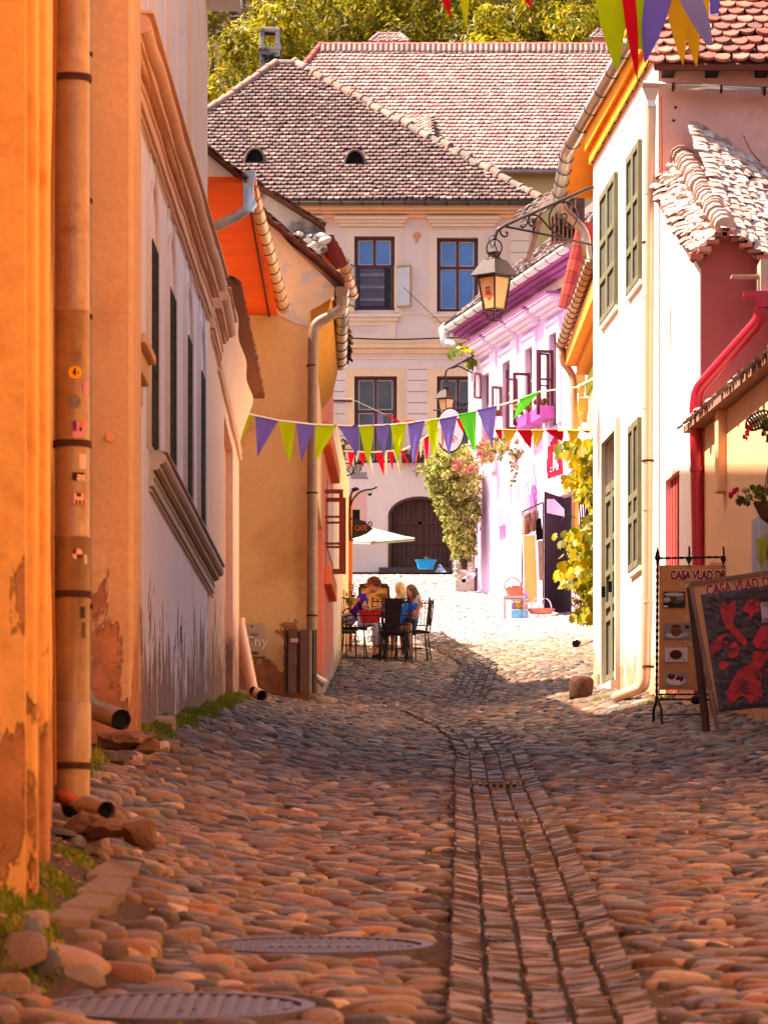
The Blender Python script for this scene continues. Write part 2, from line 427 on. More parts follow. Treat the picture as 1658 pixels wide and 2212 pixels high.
# paving -------------------------------------------------------
def in_channel(X, d, m=0.0):
    if 54.6 < d < 59.9 or d > 84: return False
    return abs(X-interp(d, CK, CV)) < .268+m
def stones(name, d0, d1, rowsp, colsp, hl, hw, hh, nseg, nring, mt, bright=1.0):
    V = []; Fc = []; Cc = []
    pal = [C(166,122,90), C(146,108,84), C(182,136,100), C(130,104,88), C(158,124,100), C(106,86,78), C(200,164,132), C(170,112,76), C(130,116,112)]
    d = d0; row = 0; nv = 0
    base = [(0.0, 0.0, 1.0)]
    rr = [(.50,.93),(.82,.70),(.98,.22),(1.0,-.45)] if nring == 4 else [(.6,.80),(.93,.3),(1.0,-.3)]
    while d < d1:
        lim = .0829*d+1.3
        a = max(interp(d, XLK, XLV)+.02, -lim); b = min(interp(d, XRK, XRV)-.02, lim)
        X = a+random.uniform(0, colsp)
        while X < b:
            px = X+random.gauss(0, colsp*.08); pd = d+random.gauss(0, rowsp*.14)
            sc = random.choice((.55, .75, .95, 1, 1.1, 1.3, 1.5))
            sl = hl*sc*random.uniform(.85, 1.2); sw = hw*random.uniform(.8, 1.25); sh = hh*random.uniform(.55, 1.35)
            step = sl*2*random.uniform(.96, 1.08); X += step
            if in_channel(px, pd, sl*.75): continue
            if any((px-m.x)**2+(pd-m.y)**2 < (r+sl*.75)**2 for m, r in MANH): continue
            if SKIP(px, pd): continue
            th = random.gauss(0, .22); ct, st_ = math.cos(th), math.sin(th)
            z = G(px, pd)-.004; tx, ty = random.gauss(0, .10), random.gauss(0, .07)
            ph = random.uniform(0, 6.28); ph2 = random.uniform(0, 6.28); e1 = random.uniform(0, .18); e2 = random.uniform(0, .12); e3 = random.uniform(0, .05); fl = random.uniform(.35, 1.1); dx_ = random.gauss(0, .012)
            g = (G(px, pd+.1)-G(px, pd-.1))/.2; gx = (G(px+.1, pd)-G(px-.1, pd))/.2
            V.append((px, pd, z+sh))
            for r_, h_ in rr:
                for k in range(nseg):
                    an = 2*math.pi*k/nseg
                    q = r_*(1+e1*math.cos(2*an+ph)*r_+e2*math.cos(3*an+ph2)*r_+e3*math.cos(5*an+ph+ph2)*r_)
                    ca, sa = math.cos(an), math.sin(an)
                    lx = sl*q*math.copysign(abs(ca)**.8, ca); ly = sw*q*math.copysign(abs(sa)**.8, sa)
                    wx = lx*ct-ly*st_; wy = lx*st_+ly*ct
                    V.append((px+wx, pd+wy, z+sh*(h_**fl if h_ > 0 else h_)+wx*(tx+(max(-.12, min(.12, gx*.6)) if pd > 14.5 else 0))+wy*(ty+g)))
            n0 = nv; 
            for k in range(nseg): Fc.append((n0, n0+1+k, n0+1+(k+1) % nseg))
            for r in range(len(rr)-1):
                for k in range(nseg):
                    A = n0+1+r*nseg; B = A+nseg; k2 = (k+1) % nseg
                    Fc.append((A+k, B+k, B+k2, A+k2))
            c = random.choice(pal); br = bright if bright else interp(pd, [56,68,76,86], [.66,.68,1.0,1.35])  # stone colour darkened in the shaded stretches, paled where the sun falls
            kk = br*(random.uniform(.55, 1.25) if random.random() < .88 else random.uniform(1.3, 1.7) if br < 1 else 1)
            sun_mix = min(.6, max(0, (pd-68)/14*.6))
            if sun_mix: c = tuple(a_*(1-sun_mix)+b_*sun_mix for a_, b_ in zip(c[:3], (.36,.335,.31)))  # bleached towards neutral uphill to imitate sunlit paving
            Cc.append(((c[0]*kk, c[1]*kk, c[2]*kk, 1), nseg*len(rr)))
            nv += 1+nseg*len(rr)
        d += rowsp; row += 1
    mb = MB(); mb.v = V; mb.f = Fc
    for c, n in Cc: mb.c += [c]*n
    o = mb.build(name, mt, fix=False, smooth=True, origin=(0, d0, 0))
    return o
def poly_world(pts): return [(GH(x, y).x, GH(x, y).y) for x, y in pts]
DIRT = poly_world([(-60,2015),(40,2012),(120,1965),(205,1895),(240,1860),(60,1800),(-60,1880)])
FLAG = poly_world([(228,1872),(310,1892),(270,1950),(228,2000),(60,2016),(150,1950)])
def SKIP(x, d):
    return d < 19.5 and (inpoly(x, d, DIRT) or inpoly(x, d, FLAG))
STONE = mat('cobble_stone', (1,1,1,1), rough=.55, var=.24, vs=26, bump=.005, bs=55, attr=True, spec=.22, mot=.30)
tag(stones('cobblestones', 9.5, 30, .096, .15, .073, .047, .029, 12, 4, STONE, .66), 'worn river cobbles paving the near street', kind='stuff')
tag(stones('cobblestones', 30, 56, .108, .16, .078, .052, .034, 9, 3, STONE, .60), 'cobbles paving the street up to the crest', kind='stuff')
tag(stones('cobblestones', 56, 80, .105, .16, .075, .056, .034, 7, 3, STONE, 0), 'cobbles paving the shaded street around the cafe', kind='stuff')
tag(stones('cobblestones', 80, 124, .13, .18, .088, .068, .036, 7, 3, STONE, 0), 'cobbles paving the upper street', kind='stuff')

# drain channel of stones set on edge in five rows
def channel(name, d0, d1):
    mb = MB(); rows = 5; w = .098
    pal = [C(136,114,100), C(120,102,94), C(152,126,110), C(106,92,90), C(146,116,96), C(124,110,108)]
    for r in range(rows):
        off = (r-2)*w*1.12; d = d0+random.uniform(0, .1)
        while d < d1:
            t = random.uniform(.028, .062) if random.random() < .85 else random.uniform(.06, .10)
            xc = interp(d, CK, CV); dx = (interp(d+.5, CK, CV)-interp(d-.5, CK, CV))
            zc = G(xc, d)
            t_ = Vector((dx, 1, 0)).normalized(); s_ = Vector((t_.y, -t_.x, 0))
            h = .020+abs(off)**1.5*.16+random.gauss(0, .006); skew = random.gauss(0, .05)+(-.22 if r < 1 else .16 if r > 3 else 0)*.8
            hw = w/2*random.uniform(.84, .96)
            c = Vector((xc, d, 0))+s_*(off+random.gauss(0, .004))
            vs = []
            tilt = .17*(off/.2)
            for zz in (-.06, 0):
                for i, j in ((-1,-1),(1,-1),(1,1),(-1,1)):
                    sh = 1 if zz < 0 else .93
                    p = c+s_*(i*hw*(1 if zz < 0 else .96))+t_*(j*t/2*sh+i*hw*skew)
                    p.z = zc+(p.y-d)*.07+h+zz+i*hw*tilt+random.gauss(0, .0045)
                    vs.append(p)
            cc = random.choice(pal); kk = random.uniform(.65, 1.25)
            mb.add(vs, [(0,3,2,1),(4,5,6,7),(0,1,5,4),(1,2,6,5),(2,3,7,6),(3,0,4,7)], (cc[0]*kk, cc[1]*kk, cc[2]*kk, 1))
            d += t+.006
    return mb.build(name, STONE, origin=(0, d0, 0))
GR = GH(1066, 1709)
tag(channel('drain_channel', 9.5, GR.y-.07), kind='structure'); tag(channel('drain_channel', GR.y+.09, 54.5), kind='structure')
tag(channel('drain_channel', 60, 84), kind='structure')

# flat slabs by the left wall
mb = MB()
fl = FLAG
SLAB = mat('slab_stone', C(112,88,74), rough=.75, var=.2, vs=7, bump=.006, bs=40)
for (a, b) in (((236,1872),(262,1906)),((214,1909),(240,1944)),((182,1948),(205,1976)),((140,1979),(160,2004))):
    q = [GH(a[0], a[1]), GH(a[0]+72, a[1]+8), GH(b[0]+30, b[1]+4), GH(b[0]-75, b[1]-2)]
    q = [Vector((p.x, p.y, p.z+.03)) for p in q]
    mb.prism(q, (0,0,-.08))
tag(mb.build('kerb_slabs', SLAB, bevel=.006), kind='structure')

def manhole(m, r, label, pat=0):
    g = (G(m.x, m.y+.2)-G(m.x, m.y-.2))/.4; gx = (G(m.x+.2, m.y)-G(m.x-.2, m.y))/.4
    t = thing('manhole_cover', m, label, 'manhole cover')
    M = frameM((m.x, m.y, G(m.x, m.y)+.006), (1, 0, 0), (0, 1, g))
    a = MB(); n = 40
    def ring(mb, r0, r1, z0, z1):
        vs = []
        for rr, z in ((r0,z0),(r0,z1),(r1,z1),(r1,z0)):
            vs += [M@Vector((rr*math.cos(2*math.pi*k/n), rr*math.sin(2*math.pi*k/n), z)) for k in range(n)]
        fs = []
        for q in range(4):
            for k in range(n):
                fs.append((q*n+k, q*n+(k+1) % n, ((q+1) % 4)*n+(k+1) % n, ((q+1) % 4)*n+k))
        mb.add(vs, fs)
    ring(a, r*.9, r, -.03, .02); a.build('rim', IRONG, t)
    b = MB(); b.lathe((0,0,0), [(r*.89,-.03),(r*.89,.012)], n=n, M=None); b.v = [tuple(M@Vector(v)) for v in b.v]
    if pat == 0:
        k = int(r*.8/.028)
        for i in range(-k, k+1):
            for j in range(-k, k+1):
                x, y = i*.03, j*.03
                if math.hypot(x, y) < r*.82 and not (abs(x) < .17 and abs(y) < .06): b.box(x-.010, x+.010, y-.010, y+.010, .012, .018, M)
        b.box(-.16, .16, -.05, .05, .012, .017, M)
    else:
        for i in range(-9, 10):
            x = i*.036; h = math.sqrt(max(0, (r*.84)**2-x*x))
            if h > .03: b.box(x-.010, x+.010, -h, h, .012, .019, M)
    b.build('lid', IRONG, t)
IRONG = mat('cast_iron_grey', C(106,94,98), rough=.48, metal=.35, var=.2, vs=14, bump=.002, bs=60)
manhole(*MANH[0], 'round patterned manhole cover in the cobbles left of the drain channel', 0)
manhole(*MANH[1], 'round manhole cover right of the drain channel below the crest', 0)
manhole(*MANH[2], 'striped round manhole cover at the lower left edge of the picture', 1)
# small grate in the channel
t = thing('drain_grate', GR, 'small cast iron drain grate set across the stone channel', 'grate')
a = MB(); w = .32
a.box(GR.x-w/2, GR.x+w/2, GR.y-.07, GR.y-.055, GR.z-.03, GR.z+.04); a.box(GR.x-w/2, GR.x+w/2, GR.y+.055, GR.y+.07, GR.z-.03, GR.z+.045)
a.box(GR.x-w/2, GR.x+w/2, GR.y-.055, GR.y+.055, GR.z-.03, GR.z+.012); a.build('frame', IRON, t)
a = MB()
for i in range(8):
    x = GR.x-w/2+.012+i*(w-.024)/7; a.box(x-.010, x+.010, GR.y-.075, GR.y+.055, GR.z+.013, GR.z+.058)
a.build('grate_bars', IRONG, t)

gp = GH(1081,1792); t = thing('iron_plate', gp, 'rectangular studded iron plate set across the drain channel', 'cover')
a = MB(); a.box(gp.x-.165, gp.x+.165, gp.y-.07, gp.y+.10, gp.z-.03, gp.z+.040); a.build('plate', IRONG, t, bevel=.004)
a = MB()
for i in range(11):
    for j in range(4): a.box(gp.x-.15+i*.03-.007, gp.x-.15+i*.03+.007, gp.y-.05+j*.04-.007, gp.y-.05+j*.04+.007, gp.z+.041, gp.z+.047)
a.build('studs', IRONG, t)
# grass and weeds ------------------------------------------------
GRASS = mat('grass_blade', C(120,130,36), rough=.6, var=.35, vs=9, transl=.35, col2=C(170,150,50), sc=4)
def grass(name, spots, label):
    mb = MB()
    for (x, y, rx, ry, n, h) in spots:
        c = GH(x, y) if x is not None else Vector((interp(y, XLK, XLV)+.06+.05*math.sin(y*2), y, 0))
        for i in range(n):
            a = random.uniform(0, 6.28); q = math.sqrt(random.random())
            px = c.x+rx*q*math.cos(a); pd = c.y+ry*q*math.sin(a); z = G(px, pd)
            hh = h*random.uniform(.4, 1.2)*(1.1-q*.6); b = random.uniform(0, 6.28); l = hh*random.uniform(.2, .8)
            w = random.uniform(.003, .007)+h*.015
            sx, sy = math.cos(b), math.sin(b)
            p0 = Vector((px, pd, z-.01)); p1 = p0+Vector((sx*l*.35, sy*l*.35, hh*.65)); p2 = p0+Vector((sx*l, sy*l, hh*random.uniform(.8, 1)))
            s_ = Vector((-sy, sx, 0))*w
            mb.add([p0-s_, p0+s_, p1+s_*.9, p1-s_*.9, p2], [(0,1,2,3),(3,2,4)])
    return tag(mb.build(name, GRASS, fix=False), label, kind='stuff')
grass('grass', [(20,1985,.14,.5,900,.06),(-10,2010,.12,.4,500,.05),(70,2020,.10,.3,260,.035),(110,1900,.10,.5,500,.05),(60,1950,.10,.4,500,.06),(170,1860,.08,.3,300,.05),(290,1880,.03,.25,120,.03),(200,1672,.05,.4,250,.09),(205,1640,.06,.6,200,.08),(140,1930,.06,.3,200,.04)], 'grass and weeds at the foot of the orange wall')
grass('grass', [(None,d_,.09,.5,520,.10) for d_ in np.arange(28.3, 46.9, .62)], 'long grass strip along the foot of the grey house')
grass('grass', [(1445,1512,.3,.4,700,.10),(1560,1528,.4,.3,500,.08),(1300,1514,.1,.3,150,.09),(1225,1512,.08,.3,160,.08),(720,1485,.10,.6,250,.07)], 'weeds growing at the wall foot behind the menu boards')
MOSS = [(random.uniform(940,1010)+0, 1560+random.uniform(0, 90), .02, .1, 25, .02) for _ in range(20)]
MOSS += [(980+random.uniform(-6,6), random.uniform(1660, 2150), .012, .05, 14, .018) for _ in range(30)]
MOSS += [(random.choice((1185,1120,1075))+random.uniform(-5, 5)+(yy-1750)*.35, yy, .012, .05, 14, .016) for yy in [random.uniform(1700, 1950) for _ in range(24)]]
MOSS += [(random.uniform(780, 880), random.uniform(1750, 1790), .03, .06, 25, .02) for _ in range(10)]
grass('moss', MOSS, 'moss in the joints beside the drain channel')
# gravel and leaf litter in the dirt strip
mb = MB()
for i in range(1000):
    x = random.uniform(-40, 300); y = random.uniform(1800, 2040); p = GH(x, y)
    if not inpoly(p.x, p.y, DIRT) or inpoly(p.x, p.y, FLAG): continue
    s = .003+.012*random.random()**2.5; c = random.choice([C(190,140,110), C(160,130,110), C(176,136,106), C(150,96,66), C(120,100,84), C(104,84,66)])
    M = Matrix.Rotation(random.uniform(0, 3), 4, 'Z')
    mb.ball((p.x, p.y, p.z+s*.2), s*1.3, s, s*.5, n=6, m=4, M=M, col=c)
tag(mb.build('gravel', mat('gravel_mat', (1,1,1,1), attr=True, var=.15, vs=40), smooth=True), 'loose gravel and dry leaves by the orange wall', kind='stuff')

# grit, chips and dry leaves caught between the cobbles
mb = MB()
for i in range(2600):
    d = 11+22*random.random()**1.4; lim = .0829*d+.3; x = random.uniform(max(-lim, interp(d, XLK, XLV)+.03), lim)
    if random.random() < .25: x = interp(d, CK, CV)+random.uniform(-.3, .3)
    s = random.uniform(.003, .010); c = random.choice([C(150,104,70), C(120,92,70), C(180,130,84), C(150,74,40), C(96,80,60), C(120,116,50)])
    mb.ball((x, d, G(x, d)+.010+random.uniform(0, .014)), s*1.5, s, s*.5, n=5, m=3, M=Matrix.Rotation(random.uniform(0, 3), 4, 'Z'), col=c)
tag(mb.build('grit', mat('gravel_mat', (1,1,1,1), attr=True)), 'grit and dry leaf bits caught between the cobbles', kind='stuff')
# ================================================================ left side of the street
LOOSEB = C(150,100,70)
ORANGE = mat('orange_plaster', C(236,176,96), rough=.92, var=.14, vs=1.1, bump=.004, bs=26, mot=.18, streak=.12, wear=(-.75,.073,1.6,C(196,132,82)), col2=C(190,112,52), sc=1.9, st=(.55,.72))
def crumbs(): pass

# ---- nearest house, orange
L1 = Wall(-1.02,13.3,-1.25,17.3)
h = thing('orange_house', (-1.6,14,-.2), 'nearest orange plastered house with peeling base and wide rain pipe', 'house')
mb = MB()
L1.box(mb, 0, L1.L, -1, 7.2, -.5, 0)
L1.box(mb, -.55, .02, -2, 7.2, -2.2, .001)                      # nearest stretch, proud of the rest
mb.v = mb.v
mb.box(-4.2,-2.0,-6,12.74,-3,7.2)                            # unseen block added nearer the camera to keep sun off the foreground
h_wall = mb.build('wall', ORANGE, h)
mb = MB()
for u0, u1, n in ((-.35,.0,.03),(1.30,1.95,.035),(3.0,3.5,.02)):
    L1.box(mb, u0, u1, -1, 7.2, -.02, n)
mb.build('pilaster_strip', ORANGE, h, bevel=.012)
mb = MB(); pts = [L1.pt(2.25+.06*math.sin(z*.7)+.25*(z/4), z, .035+.01*math.sin(z*2.3)) for z in np.linspace(.6, 6, 30)]
mb.tube(pts, .006, n=5); mb.build('cable', mat('cable_orange', C(150,86,40), rough=.7), h)
# the wide downspout
pc = Vector((-1.137, 16.9, 0)); r = .0655
mb = MB()
def zpx(y, d): return (HY-y)/F*d
zb = zpx(1735, 16.9)
mb.tube([pc+Vector((0,0,z)) for z in (zb, zpx(1515,16.9))], r*1.0, n=28)
mb.tube([pc+Vector((-.0,0,z)) for z in (zpx(1640,16.9), zpx(1520,16.9), zpx(1518,16.9))], [r*1.06, r*1.06, r], n=28)
mb.tube([pc+Vector((0,0,zpx(y,16.9))) for i, y in enumerate((1519,1165,1163,1160,1157,1154,677,675,672,669,666,-400))],
        [r*.99,r*.99,r*1.04,r*1.05,r*1.02,r*.98,r*.98,r*1.03,r*1.04,r*1.02,r*.98,r*.97], n=28)
pipe = mb.build('downspout', mat('painted_pipe', C(166,126,90), rough=.36, metal=.3, var=.22, vs=3, mot=.3, bs=30, streak=.45, spec=.5, col2=C(120,76,46), sc=3.5, st=(.58,.7)), h, smooth=True)
smooth_by_angle(pipe, 50)
mb = MB()
for y in (170, 960, 1285, 1655):
    z = zpx(y, 16.9); mb.tube([pc+Vector((0,0,z-.012)), pc+Vector((0,0,z+.012))], r*1.09, n=28)
    mb.bar(pc+Vector((-.05,.01,z)), pc+Vector((-.11,.05,z-.01)), .012, .012)
mb.each('pipe_band', RUST, pipe, k=2)
# elbow and outlet at the foot
mb = MB(); e0 = Vector((-1.145,16.9,zb)); e1 = P(160,1752,16.85); e2 = P(228,1752,16.6)
mb.tube(bend([e0+Vector((0,0,.03)), P(150,1745,16.87), e2], .06, 6), .034, n=20, cap=False)
mb.tube([P(185,1740,16.72), e2+Vector((.004,-.01,-.002))], .037, n=20, cap=False)
el = mb.build('outlet', mat('old_zinc', C(170,140,112), rough=.5, metal=.3, var=.35, vs=12, mot=.4), pipe, smooth=True)
mb = MB(); mb.tube([P(150,1748,16.85), P(224,1751,16.62)], .030, n=16); mb.build('outlet_bore', DARK, pipe)
mb = MB()
M = Matrix.Rotation(.5, 4, 'Y')
mb.ball(P(150,1728,16.84), .058, .05, .028, n=14, m=8, M=M); mb.build('rag', mat('rag', C(150,70,36), rough=.95, var=.5, vs=30, bump=.01, bs=50), pipe, smooth=True)
# stickers, curved round the pipe
def sticker(xc, yc, wpx, hpx, col, name='sticker', rnd=False, extra=None, lab=None):
    rr = r*1.012; d = 16.9; zc = zpx(yc, d); hh = hpx/F*d/2; ww = wpx/F*d/2
    off = (xc-CX)/F*d-pc.x
    vs = []; fs = []; nx = 10; ny = 8
    for j in range(ny+1):
        for i in range(nx+1):
            a = -1+2*i/nx; b = -1+2*j/ny
            if rnd: 
                s_ = math.sqrt(max(0, 1-b*b)); a *= s_
            x = off+a*ww; x = max(-rr*.999, min(rr*.999, x)); y = -math.sqrt(max(1e-8, rr*rr-x*x))
            vs.append(pc+Vector((x, y, zc+b*hh)))
    for j in range(ny):
        for i in range(nx): fs.append((j*(nx+1)+i, j*(nx+1)+i+1, (j+1)*(nx+1)+i+1, (j+1)*(nx+1)+i))
    mb = MB(); cols = []
    for k, f in enumerate(fs):
        i = k % nx; j = k//nx; c = col
        if extra: c = extra(i, j) or col
        mb.add([vs[q] for q in f], [(0,1,2,3)], c)
    return mb.build('sticker', STK, pipe, label=lab, fix=False)
STK = mat('sticker_paper', (1,1,1,1), attr=True, rough=.5, var=.1, vs=60)
sticker(165,809,28,28,C(240,160,20), rnd=True, extra=lambda i,j: C(50,40,30) if (i in (4,5) and 1 < j < 7) or (j in (3,4) and 1 < i < 9 and i % 2) else None, lab='round yellow sticker with dark mark')
sticker(163,872,30,32,C(126,108,92), rnd=True, extra=lambda i,j: C(96,84,74) if (i*2+j) % 5 == 0 else None, lab='round faded grey sticker')
sticker(174,931,28,36,C(200,130,130), extra=lambda i,j: C(120,30,90) if i < 3 and j > 2 else C(40,40,110) if i in (5,6) and j in (3,4) else C(210,100,70) if i in (5,6,7) and j > 4 else None, lab='square purple and red sticker')
sticker(181,1000,14,32,C(230,180,160)); sticker(172,1033,26,18,C(60,26,22), extra=lambda i,j: C(235,190,165) if i > 3 and j < 6 and (i+j) % 4 else None, lab='dark sticker with pale figure')
sticker(173,1080,25,30,C(226,170,150), extra=lambda i,j: C(60,50,50) if (j in (1,2) and i in (2,3,5,6,8)) or (j in (5,6) and i in (3,4,5,6)) else C(190,90,80) if i in (0,9) or j in (0,7) else None, lab='white square sticker with red border')
sticker(170,1200,22,25,C(226,180,160), rnd=True, extra=lambda i,j: C(110,30,30) if (i > 3) != (j > 3) else None, lab='small round red and white sticker')
sticker(181,1325,10,24,C(60,44,36)); sticker(183,1363,8,34,C(90,70,50))
sticker(187,840,8,26,C(214,120,160)); sticker(187,1210,6,20,C(200,170,150))

# ---- tan house end wall facing the street, with its own thin pipe
h = thing('tan_house', (-2.1,26.4,1.0), 'tan plastered house end with round disc and thin pipe behind the wide one', 'house')
mb = MB()
mb.prism([(-3.2,26,0),(-1.432,26,0),(-1.407,26.05,0),(-1.407,26.85,0),(-3.2,26.85,0)], (0,0,9.2))
TAN = mat('tan_plaster', C(222,172,126), rough=.9, var=.12, vs=1.4, bump=.004, bs=30, mot=.16, streak=.16, col2=C(196,140,96), sc=1.7, st=(.56,.75), wear=(-.6,.073,1.55,C(205,134,96)))
o = mb.build('wall', TAN, h)
mb = MB(); c = P(238,944,25.99); mb.lathe(c, [(.026,-.004),(.0255,.006)][::-1], n=28, M=Matrix.Rotation(R(90), 4, 'X')); mb.build('wall_disc', mat('disc', C(236,160,110), rough=.8), h)
mb = MB(); px_ = -1.688
mb.tube(bend([(px_,25.85,8),(px_,25.85,zpx(1500,25.85)),P(196,1530,25.75),P(262,1555,25.3)], .08, 5), .058, n=20, cap=False)
p2 = mb.build('downspout', GALV, h, smooth=True)
mb = MB(); mb.tube([P(215,1538,25.6), P(258,1553,25.32)], .05, n=16); mb.build('outlet_bore', DARK, p2)
mb = MB()
for y in (118, 435, 685, 1310): z = zpx(y, 25.85); mb.tube([(px_,25.85,z-.012),(px_,25.85,z+.012)], .064, n=20)
mb.each('pipe_band', RUST, p2)
# filler behind: orange house flank up to the tan wall (a recess between the two)
h = thing('setback_house', (-2.5,21,0), 'narrow orange wall set back between the two rain pipes', 'house')
mb = MB(); mb.box(-3.2,-1.86,17.32,25.99,-1,7.6); mb.build('wall', ORANGE, h)

# ---- grey house with cornice and blind arches
GREY = mat('grey_plaster', C(236,226,226), rough=.9, var=.07, vs=1.3, bump=.003, bs=30, mot=.08, streak=.10, wear=(-.62,.073,1.35,C(170,138,122)), col2=C(232,196,168), sc=.5, st=(.55,.8))
PEACH = mat('peach_plaster', C(246,204,170), rough=.9, var=.07, vs=1.3, bump=.003, bs=30, mot=.06, streak=.12, wear=(-.55,.073,1.3,C(176,134,108)))
G1 = Wall(-1.5,28.0,-1.42,37.3)
h = thing('grey_house', (-2.0,32,1.2), 'grey house with brown ribbed cornice, tall grilled windows and blind arches', 'house')
gw = [(322,336),(361,375),(401,410),(430,438)]
uw = [(G1.u(a), G1.u(b)) for a, b in gw]
mb = MB()
G1.holes(mb, -1.15, G1.L, .6, 5.35, [(G1.u(391)-.12, G1.u(391)+.12, 2.18, 2.42)], depth=.16, thick=.6)
G1.box(mb, -1.15, G1.L, 5.35, 13, -.6, -.05)
w_ = mb.build('wall', GREY, h)
mb = MB(); mb.box(-1.62,-1.56,28,28.02,1,1.01); 
mb = MB(); G1.box(mb, -1.1, -.4, 1.0, 3.45, .0, .045); G1.box(mb, .0-.35, .0-.1, 1.0, 3.45, .0, .03); mb.build('door_jamb', mat('grey_shade_plaster', C(150,126,104), rough=.9, var=.1, vs=2, streak=.1, wear=(-.62,.073,1.2,C(176,112,92))), h)  # darker copy of the grey plaster, standing in for shade in the portal
mb = MB()
for z0, z1, n in ((3.35,3.47,.05),(3.47,3.6,.09),(3.6,3.66,.13)): G1.box(mb, -1.14, -.1, z0, z1, 0, n)
mb.build('capital', mat('tan_trim', C(206,164,124), rough=.85, var=.1, bump=.003), h, bevel=.012)
# blind arches: raised bands
for (a, b) in uw:
    mb = MB(); c = (a+b)/2
    for hw_, zt, n in ((.62,5.22,.022),(.46,5.0,.04)):
        pts = [G1.pt(c-hw_, 3.24, n*.2)]+[G1.pt(c-hw_*math.cos(t), zt-hw_+hw_*math.sin(t), n*.2) for t in np.linspace(0, math.pi, 17)]+[G1.pt(c+hw_, 3.24, n*.2)]
        mb.tube(pts, n*.42, n=6)
    mb.build('blind_arch', mat('pale_strip', C(214,202,198)), h, smooth=True)
    mb = MB(); fw = .05
    for q_ in ((a, a+fw, 3.32, 4.58), (b-fw, b, 3.32, 4.58), (a+fw, b-fw, 4.52, 4.58), (a+fw, b-fw, 3.32, 3.38)): G1.box(mb, *q_, -.02, .006)
    wi = mb.build('window', mat('brown_frame', C(84,58,44), rough=.6), h)
    mb = MB(); G1.box(mb, a+fw, b-fw, 3.38, 4.52, -.03, .002); mb.build('pane', mat('brown_grey_pane', C(78,66,60), rough=.3, var=.3, vs=5), wi)
    mb = MB()
    for k in range(6): u = a+(b-a)*(k+.5)/6; mb.tube([G1.pt(u, 3.3, .018), G1.pt(u, 4.6, .018)], .009, n=5)
    for k in range(12):
        z = 3.36+k*.105
        for q in range(4): mb.tube(scroll(G1.pt(a+(b-a)*(q+1)/5, z, .018), G1.t, (0,0,1), .045, .045, 0, 6.28, 8), .006, n=4)
    mb.build('window_grille', IRON, wi)
CORN = mat('brown_cornice', C(232,182,146), rough=.8, var=.12, vs=5, bump=.003, bs=30, mot=.15)
def ribcornice(W, u0, u1, z, k=1.0, name='cornice', mt=CORN, seg=40, wob=.012):
    """run of rounded mouldings following the wall, slightly wavy as in old stucco"""
    mb = MB()
    for dz, n, rad in ((0,.105,.056),(-.09,.06,.022),(-.17,.04,.016),(-.235,.028,.012),(-.30,.02,.012)):
        pts = []
        for i in range(seg+1):
            u = u0+(u1-u0)*i/seg; w = wob*math.sin(u*1.7+dz*5)+wob*.7*math.sin(u*4.1)
            pts.append(W.pt(u, z+(dz+w)*k, n*k))
        mb.tube(pts, rad*k, n=10)
    W.box(mb, u0, u1, z-.1*k, z+.07*k, -.02, .10*k); W.box(mb, u0, u1, z-.26*k, z-.1*k, -.02, .04*k)
    W.box(mb, u0, u1, z+.058*k, z+.075*k, -.02, .172*k)
    return mb.build(name, mt, h, smooth=False)
o = ribcornice(G1, -1.1, G1.L-.01, 5.46); smooth_by_angle(o, 60)
o = ribcornice(G1, 1.35, G1.L+.6, 3.2, k=.68, wob=.003, name='sill_band', mt=mat('grey_trim', C(196,178,164), rough=.85, var=.12, vs=4, mot=.15, bump=.002)); smooth_by_angle(o, 60)
# upper storey pilaster strips
mb = MB(); 
for a, b in ((309,318),(338,356),(374,386),(398,404)):
    G1.box(mb, G1.u(a), G1.u(b), 5.53, 13, -.06, .0)
mb.build('pilaster_strip', mat('pale_strip', C(214,202,198), rough=.9, var=.05), h)
mb = MB(); G1.box(mb, G1.u(414), G1.L+.005, 5.53, 13, -.06, .0); mb.build('corner_quoin', mat('beige_quoin', C(222,190,164), rough=.9, var=.08, vs=3, streak=.06), h)
mb = MB(); mb.box(-4.2,-2.1,27.9,37.3,.5,13.0); mb.prism([(-5.5,27.3,13.0),(-1.0,27.3,13.0),(-3.2,27.3,15.5)], (0,10.5,0)); 
o = mb.build('rear_wall', GREY, h)
mb = MB(); mb.box(-1.6,-1.15,37.0,37.5,zpx(8,37.2),zpx(-30,37.2)); mb.build('eave_box', WHITE, h)

# ---- unseen tall block added behind the annex to shade the yard wall
h = thing('shade_block', (-4,42,1.5), 'tall unseen block added behind the low peach annex to cast shade', 'house')
mb = MB(); mb.box(-6.5,-2.35,37.32,45.5,1,12.7); mb.prism([(-7,37.3,12.7),(-2.3,37.3,12.7),(-4.6,37.3,14.6)], (0,8.2,0)); mb.build('wall', GREY, h)

# ---- peach annex
A1 = Wall(-1.42,37.3,-1.47,47.0)
h = thing('peach_annex', (-2.0,42,1.8), 'low peach annex with swelling cornice and a strip of dark tiles', 'house')
mb = MB(); ua, ub = A1.u(484), A1.u(503)
A1.holes(mb, .002, A1.L, 1.3, 5.75, [(ua, ub, 1.4, 4.95)], depth=.07, thick=.5)
mb.build('wall', PEACH, h)
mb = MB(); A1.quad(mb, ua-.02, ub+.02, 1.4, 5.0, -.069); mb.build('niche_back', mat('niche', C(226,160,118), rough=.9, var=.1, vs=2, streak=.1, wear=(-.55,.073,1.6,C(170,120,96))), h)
o = ribcornice(A1, .6, 2.6, 5.46); smooth_by_angle(o, 60)
